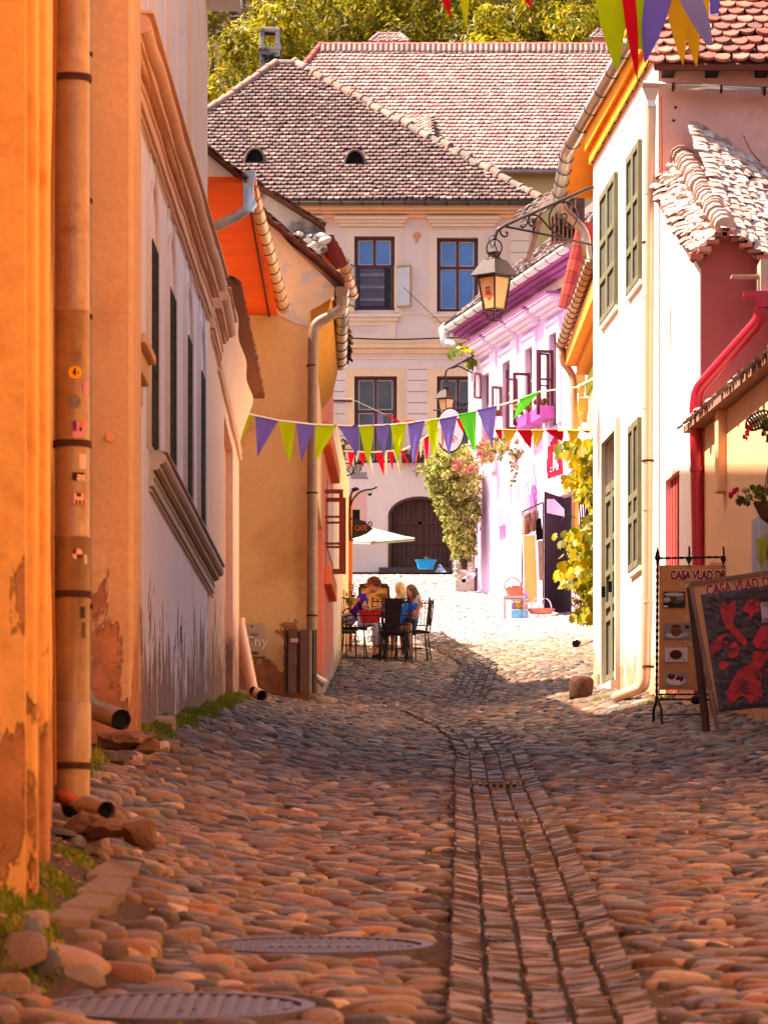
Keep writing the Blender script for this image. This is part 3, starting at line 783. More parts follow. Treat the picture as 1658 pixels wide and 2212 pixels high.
# swelling plaster cove under the tiles + thin mouldings
mb = MB(); prof = [(-.02,5.24),(.01,5.28),(.03,5.38),(.06,5.48),(.09,5.57),(.12,5.66),(.13,5.73),(.11,5.78),(-.02,5.78)]
n_ = 30; base = len(mb.v); vs = []; fs = []
for i in range(n_+1):
    u = 2.62+(A1.L-.0-2.62)*i/n_; w = 1+.12*math.sin(u*2.1)
    vs += [A1.pt(u, z, n*w if n > 0 else n) for n, z in prof]
for i in range(n_):
    for k in range(len(prof)-1):
        a = i*len(prof)+k; fs.append((a, a+1, a+1+len(prof), a+len(prof)))
fs.append(tuple(range(len(prof)))); fs.append(tuple(n_*len(prof)+k for k in range(len(prof))))
mb.add(vs, fs)
for z in (5.12, 5.19): mb.tube([A1.pt(2.62+(A1.L-2.62)*i/20, z+.01*math.sin(i*.9), .015) for i in range(21)], .02, n=8)
o = mb.build('cove_cornice', PEACH, h); smooth_by_angle(o, 50)
TILEDARK = [C(120,84,66), C(100,70,56), C(140,96,74), C(84,62,52), C(150,112,90)]
TILE = mat('clay_tile', (1,1,1,1), attr=True, rough=.85, var=.18, vs=14, bump=.003, bs=50, mot=.25, spec=.25)
mb = MB(); O = Vector((-1.245, 39.6, 5.79)); V = Vector((-1, 0, .75))
roof_tiles(mb, O, (0,1,0), V, [(0,0),(7.9,0),(7.9,.45),(0,.45)], tw=.17, ex=.13, pal=[tuple(min(1,c_*1.7) for c_ in p_[:3])+(1,) for p_ in TILEDARK], rough=.3)
mb.prism([(-1.22,39.6,5.79),(-1.7,39.6,6.15),(-1.7,39.6,5.79)], (0,7.9,0), col=C(170,112,84))
mb.build('tiles', TILE, h)
mb = MB(); mb.tube(bend([P(517,1335,47.15), P(518,1350,47.15), P(546,1492,47.0), P(566,1503,46.6)], .06, 5), .056, n=18, cap=False)
p2 = mb.build('downspout', mat('peach_pipe', C(226,172,138), rough=.45, metal=.3, var=.15, vs=5), h, smooth=True)
mb = MB(); mb.tube([P(548,1493,46.9), P(563,1502,46.66)], .049, n=16); mb.build('outlet_bore', DARK, p2)

# ---- low house with the orange soffit
h = thing('soffit_house', (-2.4,48.5,2.6), 'house with bright orange soffit and gutter above the ochre gable', 'house')
mb = MB(); mb.box(-4.5,-1.78,44.0,52.95,1.5,7.4)
zs = 7.44; sl = .82
prof = [(-1.27,zs+.03),(-1.27,zs+.10),(-1.9,zs+.10+.63*sl*1.05),(-3.8,zs+2.1),(-5.6,zs+.5),(-5.6,zs)]
mb.prism([(x,44.0,z) for x, z in [(-1.4,zs-.03),(-1.4,zs+.02),(-3.6,zs+.02+2.2*sl),(-5.6,zs+.3),(-5.6,zs)]], (0,.3,0))
mb.build('wall', mat('cream_plaster', C(240,214,186), rough=.9, var=.06, vs=2, mot=.08, wear=(6.9,0,.8,C(206,150,110))), h)
mb = MB(); mb.box(-4.4,-1.22,43.98,52.97,zs-.03,zs+.028); mb.build('soffit', mat('orange_soffit', C(238,92,18), rough=.7, var=.12, vs=2, col2=C(242,120,40), sc=1.2, st=(.6,.7)), h)
mb = MB()
roof_tiles(mb, (-1.30,43.8,zs-.02), (0,1,0), (-1,0,sl), [(0,0),(9.2,0),(9.2,3.1),(0,3.1)], tw=.19, ex=.15, pal=TILEDARK, jit=.01, lift=.02)
mb.prism([(-1.3,43.8,zs-.05),(-1.3,43.8,zs-.02),(-3.8,43.8,zs-.02+2.5*sl),(-3.8,43.8,zs-.05+2.5*sl)], (0,9.2,0), col=C(110,54,40))
mb.build('roof', TILE, h)
mb = MB(); ga = P(537,383,44.0); gb = P(612,664,52.9); gutter(mb, [ga, gb], .068); hk = MB(); hooks(hk, ga, gb, .068, 13)
g = mb.build('gutter', mat('beige_gutter', C(226,182,140), rough=.4, metal=.35, var=.12, vs=4), h, smooth=True); hk.each('gutter_hook', RUST, g)
mb = MB(); c = ga+Vector((.0,-.06,-.02))
mb.lathe(c+Vector((0,0,-.20)), [(.05,-.06),(.055,.05),(.075,.16),(.10,.26)], n=4, rot=R(45)); mb.tube([c+Vector((0,.0,-.32)), c+Vector((0,0,-.1))], .052, n=16)
mb.tube(bend([c+Vector((0,0,-.28)), P(545,440,43.95), P(520,462,44.2), P(445,500,44.6)], .08, 5), .05, n=16)
o = mb.build('downspout', mat('blue_zinc', C(176,190,206), rough=.4, metal=.45, var=.2, vs=7), h); smooth_by_angle(o, 45)

# ---- ochre house
OCH = mat('ochre_plaster', C(216,172,116), rough=.92, var=.10, vs=1.5, bump=.003, bs=30, mot=.07, wear=(-.76,.0755,1.1,C(170,112,70)), col2=C(178,120,62), sc=.8, st=(.55,.8))
BEI = mat('beige_render', C(222,182,140), rough=.92, var=.12, vs=1.6, col2=C(200,178,162), sc=1.8, st=(.52,.56), bump=.004, bs=30)
h = thing('ochre_house', (-1.4,56,3.0), 'ochre house gable facing the street with grey rain pipe at its corner', 'house')
B1 = Wall(-3.2,53.0,-.83,53.0)
def q(x, y, d=53.0): p = P(x, y, d); return (p.x+3.2, p.z)
mb = MB(); B1.poly(mb, [q(400,1540),q(671,1540),q(671,668),q(590,600),q(400,600)], -.3, 0)
mb.box(-3.2,-.86,53.3,59.9,2,7.7)
mb.build('wall', OCH, h)
mb = MB(); B1.poly(mb, [q(665,792),q(662,800)][:0]+[q(500,690),q(560,685),q(585,672),q(640,700),q(664,705),q(668,672),q(690,660),q(720,640),q(722,622),q(700,598),q(640,545),q(585,480),q(500,400)], -.28, .012); mb.build('gable_render', BEI, h)
mb = MB()
V = Vector((-1.0,0,.86)); roof_tiles(mb, (-.44,52.9,7.80), (0,1,0), V, [(0,0),(7.2,0),(7.2,1.4),(0,1.4)], tw=.19, ex=.15, pal=TILEDARK, jit=.01, lift=.018)
a, b = P(743,604,52.85), P(574,466,52.85)
mb.prism([a, b, b+Vector((0,0,-.045)), a+Vector((0,0,-.045))], (0,7.2,0), col=C(100,50,40))
mb.tube([a+(b-a)*t+Vector((0,-.01,.012*math.sin(t*40))) for t in np.linspace(0,1,24)], .028, n=6, col=C(112,56,44))
mb.build('roof', TILE, h)
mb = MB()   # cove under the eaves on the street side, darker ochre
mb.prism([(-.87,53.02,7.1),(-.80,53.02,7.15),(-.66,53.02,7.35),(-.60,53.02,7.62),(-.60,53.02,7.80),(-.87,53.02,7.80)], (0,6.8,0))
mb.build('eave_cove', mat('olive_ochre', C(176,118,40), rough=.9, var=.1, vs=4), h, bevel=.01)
mb = MB(); mb.box(-.86,-.80,53.02,59.8,5.6,7.1); mb.build('pilaster_strip', OCH, h)
mb = MB(); ga = P(739,622,53.0); gb = P(735,786,59.9); gutter(mb, [ga, gb], .082); g = mb.build('gutter', GALV, h, smooth=True)
hk = MB(); hooks(hk, ga, gb, .082, 9); hk.each('gutter_hook', IRON, g)
mb = MB(); c = P(739,640,52.85)
mb.lathe(c, [(.06,-.13),(.065,-.02),(.10,.10)], n=4, rot=R(45))
mb.tube(bend([P(739,640,52.85), P(738,668,52.85), P(680,700,52.86), P(676,730,52.86), P(673,1497,52.86)], .1, 5), .060, n=18)
p2 = mb.build('downspout', mat('grey_brown_pipe', C(142,116,96), rough=.45, metal=.3, var=.25, vs=4, mot=.25), h); smooth_by_angle(p2, 45)
mb = MB()
for y in (790, 1065, 1330): z = zpx(y, 52.86); mb.tube([(P(674,0,52.86).x,52.86,z-.01),(P(674,0,52.86).x,52.86,z+.01)], .066, n=18)
mb.each('pipe_band', RUST, p2)
mb = MB(); mb.lathe(P(693,1470,52.7), [(.055,-.06),(.03,.08),(.02,.14)], n=10, M=Matrix.Rotation(R(-50), 4, 'Y')); mb.build('outlet_guard', mat('pale_zinc', C(190,170,150), rough=.5, metal=.3), p2, smooth=True)
# electricity box on the ochre wall
t = thing('meter_box', P(546,1420,52.98), 'grey metal cabinet with white graffiti on the ochre wall', 'cabinet')
mb = MB(); mb.box(P(517,0,53).x, P(575,0,53).x, 52.9, 52.998, zpx(1420,53), zpx(1347,53)); bx = mb.build('cabinet_body', mat('putty_metal', C(176,150,124), rough=.6, var=.08, vs=7), t, bevel=.008)
M = lambda x, y, a=0: frameM(P(x, y, 52.893), (1,0,-a), (a,0,1))
WR = mat('white_pen', C(230,214,196), rough=.7); BL = mat('blue_pen', C(80,92,120), rough=.7)
text('Sny', .16, M(556,1386), WR, t, sx=1.1, name='graffiti', ext=.001); text('Cabr', .075, M(545,1370), BL, t, name='graffiti', ext=.001)
text('IRISCON', .052, M(539,1411), mat('dark_letter', C(60,56,64)), t, bold=.003, ext=.001); text('@', .09, M(541,1387), BL, t, name='graffiti', ext=.001)
mb = MB(); mb.lathe(P(544,1353,52.893), [(.012,-.003),(.012,.003)], n=12, M=Matrix.Rotation(R(90),4,'X')); mb.build('lock', DARK, t)
# brown folded panels leaning on the wall
t = thing('folding_panel', P(648,1497,52.5), 'brown folded sheet metal panels leaning beside the rain pipe', 'panel')
xs_ = [614,622,643,650,668,676,683]; BR = mat('brown_sheet', C(92,64,50), rough=.5, var=.12, vs=8, metal=.1)
cols = [C(66,40,34), BR, 0, 0]
for i, (x0, x1, mt_, dy, yt) in enumerate(((613,616,'d',.02,1355),(617,622,'d',.09,1359),(622,639,'b',0,1355),(640,648,'r',.06,1361),(648,667,'b',0,1357),(668,673,'g',.03,1361),(674,678,'d',.07,1359),(679,684,'b',.03,1357))):
    mm = {'b': BR, 'd': mat('brown_sheet_dark', C(56,34,28), rough=.5), 'r': mat('red_brown_sheet', C(96,44,36), rough=.55, var=.12), 'g': mat('grey_sheet', C(140,122,106), rough=.5)}[mt_]
    mb = MB(); d_ = 52.45+dy; a = P(x0, 1497-2*(i % 2), d_); b = P(x1, 1497, d_); top = zpx(yt, d_)
    mb.prism([a, b, (b.x, b.y+.18, top), (a.x, a.y+.18, top)], (0,.02,0)); mb.build('panel_leaf', mm, t)
mb = MB(); a = P(627,1379,52.58); mb.box(a.x, a.x+.09, a.y-.004, a.y+.003, a.z-.045, a.z); mb.build('label', mat('pinkish_label', C(190,140,130)), t)

# ---- salmon house with ruinous upper gable
h = thing('salmon_house', (-1.2,63,3.8), 'salmon pink house with crumbling upper gable behind the ochre house', 'house')
S1 = Wall(-.80,60.0,-.72,66.0)
SAL = mat('salmon_plaster', C(242,128,96), rough=.9, var=.10, vs=2, bump=.003, streak=.12, wear=(-2.95,.108,.9,C(206,170,150)))
mb = MB(); S1.box(mb, 0, S1.L, 2.6, 8.06, -1.2, 0); mb.box(-3.2,-.84,60.02,66,3,9.2)
mb.build('wall', SAL, h)
mb = MB(); G_ = lambda x, y: P(x, y, 60.0)
mb.prism([G_(560,640),G_(735,640),G_(728,560),G_(690,480),G_(560,402),G_(480,350),G_(480,640)], (0,.3,0))
mb.build('gable_render', mat('old_grey_render', C(176,164,156), rough=.95, var=.2, vs=2, bump=.01, bs=14, col2=C(120,104,96), sc=1.6, st=(.5,.6)), h)
mb = MB()
for x0,y0,x1,y1,k in ((694,600,724,560,0),(700,640,727,590,1)): pass
mb.prism([P(676,608,59.98),P(728,640,59.98),P(727,548,59.98),P(704,520,59.98),P(690,545,59.98)], (0,.02,0)); mb.build('orange_patch', mat('orange_patch', C(236,112,50), rough=.85, var=.2, vs=5), h)
mb = MB()   # tumbled masonry ridge
for i in range(90):
    x = random.uniform(612, 705); t_ = (x-612)/93; y = 500+t_*10+random.uniform(0, 45)*(1-.3*t_); s = random.uniform(.03, .09)
    c = random.choice([C(214,196,180), C(176,160,150), C(150,134,126), C(232,218,204), C(120,106,100)])
    mb.ball(P(x, y, 59.8+random.uniform(-.1,.15)), s*1.3, s, s*.7, n=6, m=4, M=Matrix.Rotation(random.uniform(-.6,.6), 4, 'Y'), col=c)
mb.build('masonry', mat('rubble', (1,1,1,1), attr=True, var=.2, vs=20, bump=.006), h)
mb = MB(); a, b = P(700,484,59.8), P(556,396,59.8)
roof_tiles(mb, a+Vector((.0,0,.0)), (0,1,0), b-a, [(0,0),(6,0),(6,1.2),(0,1.2)], tw=.19, ex=.15, pal=TILEDARK, jit=.01, lift=.018)
mb.prism([a, b, b+Vector((0,0,-.05)), a+Vector((0,0,-.05))], (0,6,0), col=C(100,60,48))
for i in range(3): mb.tube([P(706+i*8,512+i*14,59.9), P(722+i*8,556+i*10,59.9)], .09, n=8, col=C(128,40,30))
mb.build('roof', TILE, h)
mb = MB(); ga = P(738,552,60.0); gb = P(762,636,63.4); gutter(mb, [ga, gb], .075)
mb.tube(bend([ga+Vector((-.06,0,-.03)), P(727,575,60.0), P(727,650,60.1)], .06), .05, n=12)
g = mb.build('gutter', mat('beige_gutter', C(226,182,140)), h, smooth=True); hk = MB(); hooks(hk, ga, gb, .075, 5); hk.each('gutter_hook', IRON, g)
# window surround, sill and open casements
mb = MB()
for x0, x1, y0, y1, n in ((700,712,1262,1300,.10),(696,716,1010,1045,.12),(698,714,980,1000,.07)):
    u0, u1 = S1.u(x0), S1.u(x1); S1.box(mb, u0, u1, S1.z(x1, y1), S1.z(x1, y0), -.01, n)
mb.build('window_surround', mat('orange_trim', C(236,120,70), rough=.85, var=.08), h, bevel=.02)
RB = mat('red_brown_paint', C(140,58,36), rough=.5, var=.15, vs=12)
mb = MB(); S1.box(mb, S1.u(706), S1.u(718), 4.6+1.0, 6.3+.2, -.02, .012); wi = mb.build('window', RB, h)
for k, (d0, x0, x1, yt, yb) in enumerate(((61.4,688,741,1057,1238),(61.9,696,747,1075,1240))):
    mb = MB(); a = P(x0, yb, d0); b = P(x1, yt, d0); w = .055
    for (p0, p1, q0, q1) in ((a.x,a.x+w,a.z,b.z),(b.x-w,b.x,a.z,b.z),(a.x,b.x,a.z,a.z+w),(a.x,b.x,b.z-w,b.z),(a.x,b.x,a.z+(b.z-a.z)*.34,a.z+(b.z-a.z)*.34+.03),(a.x,b.x,a.z+(b.z-a.z)*.66,a.z+(b.z-a.z)*.66+.03)):
        mb.box(p0, p1, d0-.025+.001*len(mb.f), d0+.025, q0, q1)
    lf = mb.build('casement', RB, h)
# cream corner beyond
S2 = Wall(-.72,66.0,-.57,76.0)
h = thing('cream_house', (-1.2,71,4.3), 'cream house corner behind the cafe tables', 'house')
mb = MB(); S2.box(mb, .002, S2.L, 3.4, 7.9, -1.6, 0)
CRM = mat('cream_wall', C(244,206,178), rough=.9, var=.06, vs=2, streak=.08, wear=(-2.95,.108,.7,C(170,136,100)))
mb.build('wall', CRM, h)
mb = MB(); S2.box(mb, S2.L-.55, S2.L-.25, 4, 7.6, -.01, .06); mb.build('door_jamb', mat('terracotta_paint', C(206,110,70), rough=.8, var=.08), h)
mb = MB(); mb.prism([(-.74,66.05,7.9),(-2.4,66.05,7.9),(-1.7,66.05,8.5)], (0,9.9,0), col=C(120,80,64)); mb.build('roof', TILE, h)
# street side stays shaded by a further low roofed house
# ================================================================ far houses, trees
PALG = [C(140,116,110), C(128,106,102), C(150,126,118), C(136,108,104), C(120,102,98), C(166,142,132), C(146,114,108), C(126,104,98), C(138,120,114)]
PALR = [C(176,134,126), C(164,124,118), C(184,144,134), C(168,136,128), C(150,118,112), C(196,162,150), C(178,124,116), C(160,138,130), C(170,130,122)]
FW = Wall(-8.1,125,4.0,125)
PINK = mat('pink_plaster', C(238,204,188), rough=.92, var=.05, vs=.5, bump=.003, bs=14, mot=.04, streak=.05, col2=C(222,176,150), sc=.4, st=(.5,.8))
TRIM = mat('cream_trim', C(240,206,178), rough=.85, var=.04)
OTRIM = mat('orange_trim_band', C(242,196,154), rough=.85, var=.06, vs=2)
h = thing('pink_house', (-2,127,10.2), 'pink two storey house with hipped old tile roof closing the street', 'house')
def fb(mb, x0, x1, y0, y1, n0, n1, col=None): FW.box(mb, FW.u(x0), FW.u(x1), FW.z(829, y1), FW.z(829, y0), n0, n1, col)
holes = []
def fh(x0, x1, y0, y1): holes.append((FW.u(x0), FW.u(x1), FW.z(829, y1), FW.z(829, y0))); return holes[-1]
w1 = fh(765,852,511,670); w2 = fh(943,1032,514,673); w3 = fh(765,857,813,1000); w4 = fh(943,1034,813,1000)
w5 = fh(585,672,511,670); w6 = fh(585,672,813,1000); nic = fh(760,778,1100,1152); gt = fh(838,975,1072,1246)
mb = MB(); FW.holes(mb, 0, FW.L, 9.6, 20.5, holes, depth=.22, thick=.5)
mb.build('wall', PINK, h)
mb = MB(); mb.box(-8.1,-7.6,125.5,140,9.6,20.5); mb.box(3.55,3.98,125.5,140,9.6,20.5); mb.build('wall', PINK, h)
# arch infill above the gate
mb = MB(); u0, u1, z0, z1 = gt; pts = [(u0, z1+.001), (u1, z1+.001), (u1, z1-.55)]
pts += [((u0+u1)/2+(u1-u0)/2*math.cos(a), z1-.55+.53*math.sin(a)) for a in np.linspace(0.0, math.pi, 15)[1:]]
FW.poly(mb, pts, -.2, .001); mb.build('arch_wall', PINK, h)
# gate
GATE = mat('gate_wood', C(84,52,44), rough=.75, var=.18, vs=10, bump=.003)
mb = MB(); n_ = 14
for i in range(n_):
    a = u0+(u1-u0)*i/n_; b = u0+(u1-u0)*(i+1)/n_; FW.box(mb, a+.006, b-.006, z0, z1, -.20, -.16+.006*(i % 2))
FW.box(mb, (u0+u1)/2-.05, (u0+u1)/2+.05, z0, z1, -.16, -.12); FW.box(mb, u0, u1, z1-.75, z1-.68, -.16, -.12)
FW.box(mb, u0+.15, u1-.15, z0+.9, z0+.97, -.16, -.13); FW.box(mb, u0+.15, u1-.15, z0+.25, z0+.31, -.16, -.13)
g = mb.build('gate', GATE, h)
mb = MB(); FW.box(mb, u0-.0, u0+.09, z0, z1-.5, -.12, .03); FW.box(mb, u1-.09, u1, z0, z1-.5, -.12, .03)
pts = [FW.pt((u0+u1)/2+((u1-u0)/2-.04)*math.cos(a), z1-.55+.5*math.sin(a), .0) for a in np.linspace(0, math.pi, 15)]
mb.tube(pts, .05, n=6); mb.build('gate_frame', GATE, h)
mb = MB(); FW.box(mb, FW.u(818), FW.u(972), FW.z(829,1241), FW.z(829,1229), 0, .5); mb.build('threshold', mat('dark_beam', C(86,70,64), rough=.9, var=.2, vs=6), h)
mb = MB(); fb(mb, 748, 790, 1057, 1141, -.01, .02); mb.build('wall_patch', mat('salmon_patch', C(236,170,150), rough=.9, var=.08), h)
mb = MB(); fb(mb, 757, 777, 1101, 1150, -.2, .021); mb.build('vent_window', DARK, h)
mb = MB(); fb(mb, 180, 1140, 1236, 1250, 0, .05); mb.build('plinth', mat('dark_plinth', C(96,76,70)), h)
# panes
SKYB = mat('sky_pane', C(70,112,176), rough=.07, spec=.7, var=.25, vs=1.2); DPANE = mat('dark_pane', C(74,58,52), rough=.1, spec=.6, var=.5, vs=2.5)  # blue base colour stands in for sky reflected in the upper panes
WF = mat('window_maroon', C(96,54,58), rough=.6, var=.15, vs=8)
def far_window(hh, pane, upper=True, open_=False):
    a, b, c, e = hh
    o = window(FW, h, a, b, c, e, n=-.17, fw=.085, mt=WF, pane=pane, rows=(.40,), th=.07)
    i = MB(); 
    for k in (0, 1):
        p = a+.085+(b-a-.17)*k/2+.03; q_ = a+.085+(b-a-.17)*(k+1)/2-.03
        for (r0, r1) in ((c+.085, e-(e-c)*.40-.04), (e-(e-c)*.40+.04, e-.085)):
            if open_ and r0 == c+.085: continue
            FW.box(i, p, p+.025, r0, r1, -.156, -.13); FW.box(i, q_-.025, q_, r0, r1, -.156, -.13); FW.box(i, p, q_, r0, r0+.03, -.156, -.132); FW.box(i, p, q_, r1-.03, r1, -.156, -.132)
    i.build('sash', mat('weathered_white', C(190,176,160), rough=.8), o)
    return o
o = far_window(w2, SKYB); far_window(w5, SKYB); o1 = far_window(w1, SKYB, open_=True); far_window(w3, DPANE); far_window(w4, DPANE); far_window(w6, DPANE)
# lower half of the left upper window: open, lace curtain inside, casements folded out
a, b, c, e = w1; m_ = e-(e-c)*.42
mb = MB(); FW.box(mb, a+.1, b-.1, c+.09, m_, -.155, -.10)
LACE = mat('curtain', C(92,84,96), rough=.9, var=.15, vs=3); mb.build('dark_opening', mat('curtain_dark', C(56,48,52), rough=.95, var=.2, vs=4), o1)
mb = MB(); n_ = 24; vs = []; 
for j, z in enumerate((c+.12, m_-.02)):
    for i in range(n_+1):
        vs.append(FW.pt(a+.14+(b-a-.42)*i/n_, z, -.09+.006*math.sin(i*.8)))
mb.add(vs, [(i, i+1, n_+2+i, n_+1+i) for i in range(n_)]); mb.build('curtain', LACE, o1, smooth=True)
mb = MB()
for z in (c+.28, c+.62, c+.95): 
    mb.tube([FW.pt(a+.14+(b-a-.42)*i/40, z+.02*math.sin(i*1.9), -.062) for i in range(41)], .012, n=4); mb.tube([FW.pt(a+.14+(b-a-.42)*i/40, z+.05, -.062) for i in range(41)], .006, n=4)
mb.build('lace_edge', mat('lace', C(170,160,176)), o1)
OLD = mat('bare_wood_frame', C(176,136,84), rough=.8, var=.15)
def casement(hinge, dirv, w, z0, z1, mt, parent, fw=.045, rows=(), th=.035, pane=None):
    hinge = Vector(hinge); dirv = Vector(dirv).normalized(); nn = Vector((dirv.y, -dirv.x, 0)); mb = MB()
    def bx(s0, s1, a0, a1, dn=0):
        vs = []
        for z in (a0, a1):
            for s_, n in ((s0,-1),(s1,-1),(s1,1),(s0,1)):
                p = hinge+dirv*s_+nn*(n*(th/2-dn)); vs.append((p.x, p.y, z))
        mb.add(vs, [(0,3,2,1),(4,5,6,7),(0,1,5,4),(1,2,6,5),(2,3,7,6),(3,0,4,7)])
    bx(0, fw, z0, z1); bx(w-fw, w, z0, z1); bx(fw, w-fw, z0, z0+fw, .001); bx(fw, w-fw, z1-fw, z1, .001)
    for r in rows: zc = z0+(z1-z0)*r; bx(fw, w-fw, zc-fw*.35, zc+fw*.35, .002)
    o = mb.build('casement', mt, parent)
    if pane:
        p = MB(); vs = []
        for z in (z0+fw, z1-fw):
            for s_, n in ((fw,-.003),(w-fw,-.003),(w-fw,.003),(fw,.003)): q_ = hinge+dirv*s_+nn*n; vs.append((q_.x, q_.y, z))
        p.add(vs, [(0,3,2,1),(4,5,6,7),(0,1,5,4),(1,2,6,5),(2,3,7,6),(3,0,4,7)]); p.build('pane', pane, o)
    return o
GP = glassmat('clear_pane', C(225,225,228), alpha=.35)
casement(FW.pt(b-.02, 0, .02), (1,-.35,0), .5, c+.06, m_+.04, OLD, o1, pane=GP); casement(FW.pt(a+.02, 0, .02), (-.35,-1,0), .55, c+.06, m_+.04, OLD, o1, pane=GP)
a, b, c, e = w3; casement(FW.pt(a+.02, 0, .02), (-1,-.25,0), .72, FW.z(829, 975), FW.z(829, 865), WF, h, rows=(.5,), fw=.05)
CURT = mat('lilac_curtain', C(150,120,150), rough=.9, var=.2, vs=5)
mb = MB(); FW.box(mb, a+.5, a+.78, c+.8, e-.9, -.155, -.12); mb.build('curtain', CURT, h)
# surrounds
def surround(x0, x1, y0, y1, mt, w=17, n=.05, name='window_surround'):
    mb = MB()
    for k, (ww, nn) in enumerate(((w, n*.5), (w*.6, n), (w*.25, n*1.3))):
        fb(mb, x0-ww, x0, y0-ww, y1, -.01, nn); fb(mb, x1, x1+ww, y0-ww, y1, -.01, nn+.001); fb(mb, x0, x1, y0-ww, y0, -.01, nn+.002)
    mb.build(name, mt, h)
surround(765,852,511,676,TRIM); surround(943,1032,514,678,TRIM); surround(585,672,511,676,TRIM)
surround(765,857,813,1010,OTRIM); surround(943,1034,813,1010,OTRIM); surround(585,672,813,1010,OTRIM)
for x0, x1 in ((721,880),(921,1080),(540,700)):
    mb = MB(); fb(mb, x0, x1, 470, 477, -.01, .28); fb(mb, x0+4, x1-4, 477, 483, -.01, .2); fb(mb, x0+10, x1-10, 483, 490, -.01, .12)
    for s in (x0+16, x1-22): pass
    mb.build('window_hood', TRIM, h, bevel=.02)
    mb = MB(); fb(mb, x0+8, x1-14, 680, 686, -.01, .16); fb(mb, x0+14, x1-20, 686, 694, -.01, .10); mb.build('window_sill', TRIM, h, bevel=.015)
    mb = MB(); xa, xb = x0+20, x1-26
    for q_ in ((xa,xb,694,703),(xa,xb,722,731),(xa,xa+16,703,722),(xb-16,xb,703,722)): fb(mb, *q_, -.01, .03)
    mb.build('apron_panel', TRIM, h)
mb = MB(); fb(mb, 180, 1142, 731, 744, -.01, .10); fb(mb, 180, 1142, 744, 753, -.01, .16); fb(mb, 180, 1142, 753, 764, -.01, .08); mb.build('belt_cornice', OTRIM, h, bevel=.02)
mb = MB(); fb(mb, 180, 1142, 676, 679, -.01, .03); fb(mb, 180, 1142, 773, 776, -.01, .03); fb(mb, 180, 1142, 492, 494.5, -.01, .02); mb.build('string_moulding', TRIM, h)
mb = MB(); fb(mb, 1103, 1142, 492, 731, -.01, .04)
mb.build('corner_quoin', TRIM, h)
mb = MB()
for y in range(520, 735, 25): fb(mb, 1103, 1142.5, y, y+1.6, 0, .0415)
GROV = mat('groove_line', C(168,126,116), rough=.9)
for y in range(797, 990, 24):
    for x0, x1 in ((690,745),(880,922),(1055,1142),(530,565)): fb(mb, x0, x1, y, y+1.8, 0, .003)
mb.each('groove_line', GROV, h)
mb = MB(); fb(mb, 170, 1160, 447, 458, -.01, .42); fb(mb, 176, 1152, 458, 464, -.01, .26); fb(mb, 180, 1146, 464, 472, -.01, .12); mb.build('eave_cornice', mat('eave_orange', C(240,190,144), rough=.85, var=.05), h, bevel=.03)
mb = MB(); 
pts = [(FW.u(895+12*math.cos(t)*random.uniform(.6,1.1)), FW.z(829, 508+14*math.sin(t)*random.uniform(.8,1.1))) for t in np.linspace(0, 6.28, 14)[:-1]]
mb.prism([FW.pt(u, z, .002) for u, z in [(FW.u(x), FW.z(829, y)) for x, y in ((892,505),(900,501),(908,504),(909,512),(904,516),(903,524),(896,526),(896,517),(892,512))]], (0,-.004,0)); mb.build('bare_patch', mat('bare_patch', C(226,150,110), rough=.9), h)
# cable across the facade
mb = MB(); mb.tube([P(x, 729+3*math.sin((x-740)/60)+(x-740)*.012, 124.7) for x in range(740, 1030, 10)], .02, n=5); mb.tube([P(x, 620+(x-870)*.95, 124.5) for x in range(870, 985, 10)], .008, n=4); mb.build('cable', IRON, h)
# --- hipped roof, front face built tile by tile
ze = 20.52; O = Vector(((170-CX)/F*124.6, 124.5, ze)); az = zpx(139,131)
aL = Vector((P(597,0,131).x, 131, az)); aR = Vector((P(636,0,131).x, 131, az)); eR = Vector((P(1168,0,124.6).x, 124.5, ze)); eL = O
Uv = Vector((1,0,0)); Vv = Vector((0, 131-124.5, az-ze)); VL = Vv.length; Vn = Vv/VL
def uvp(p): dlt = p-O; return (dlt.x, dlt.dot(Vn))
poly = [(0,0), (eR.x-O.x,0), (aR.x-O.x, VL), (aL.x-O.x, VL)]
mb = MB(); eyes = [(FW.u(528)+.1, FW.u(576), 2.75, 3.6), (FW.u(742)+.1, FW.u(792), 2.75, 3.6)]
def onroof(x, y):   # sheet point to (u, v) on the front roof plane
    k = (x-CX)/F; s = (HY-y)/F; sl = Vv.z/Vv.y   # z = ze + sl*(d-124.5) ; z = s*d
    d = (ze-sl*124.5)/(s-sl); return (k*d-O.x, (d-124.5)*math.sqrt(1+sl*sl), Vector((k*d, d, s*d)))
ex_ = []
for x0, x1, y0, y1 in ((528,573,322,353),(744,789,325,357)):
    a = onroof(x0, y1); b = onroof(x1, y0); ex_.append((a[0], b[0], a[1], b[1], onroof((x0+x1)/2, y1)[2]))
roof_tiles(mb, O, Uv, Vv, poly, tw=.178, ex=.21, pal=[(p_[0]*.84, p_[1]*.75, p_[2]*.73, 1) for p_ in PALG], jit=.012, lift=.06, rough=1.0, avoid=ex_)
mb.prism([eL, eR, aR, aL], (0,.05,-.12), col=C(90,74,68))
rl = Vector((eL.x+.3, 140, ze)); 
mb.add([eL, aL, aL+Vector((0,9,0)), Vector((eL.x, 140, ze))], [(0,1,2,3)], C(120,96,90)); mb.add([eR, aR, aR+Vector((0,9,0)), Vector((eR.x, 140, ze))], [(0,1,2,3)], C(120,96,90))
mb.build('roof', TILE, h, fix=False)
mb = MB(); PR = [C(176,120,104), C(150,124,112), C(190,140,122), C(130,112,104)]
ridge_tiles(mb, aL+Vector((-.0,0,.0)), eL, .12, .42, [C(190,136,118), C(170,130,114)]); ridge_tiles(mb, eR, aR, .13, .42, PR, jit=.025); ridge_tiles(mb, aL, aR, .13, .3, PR)
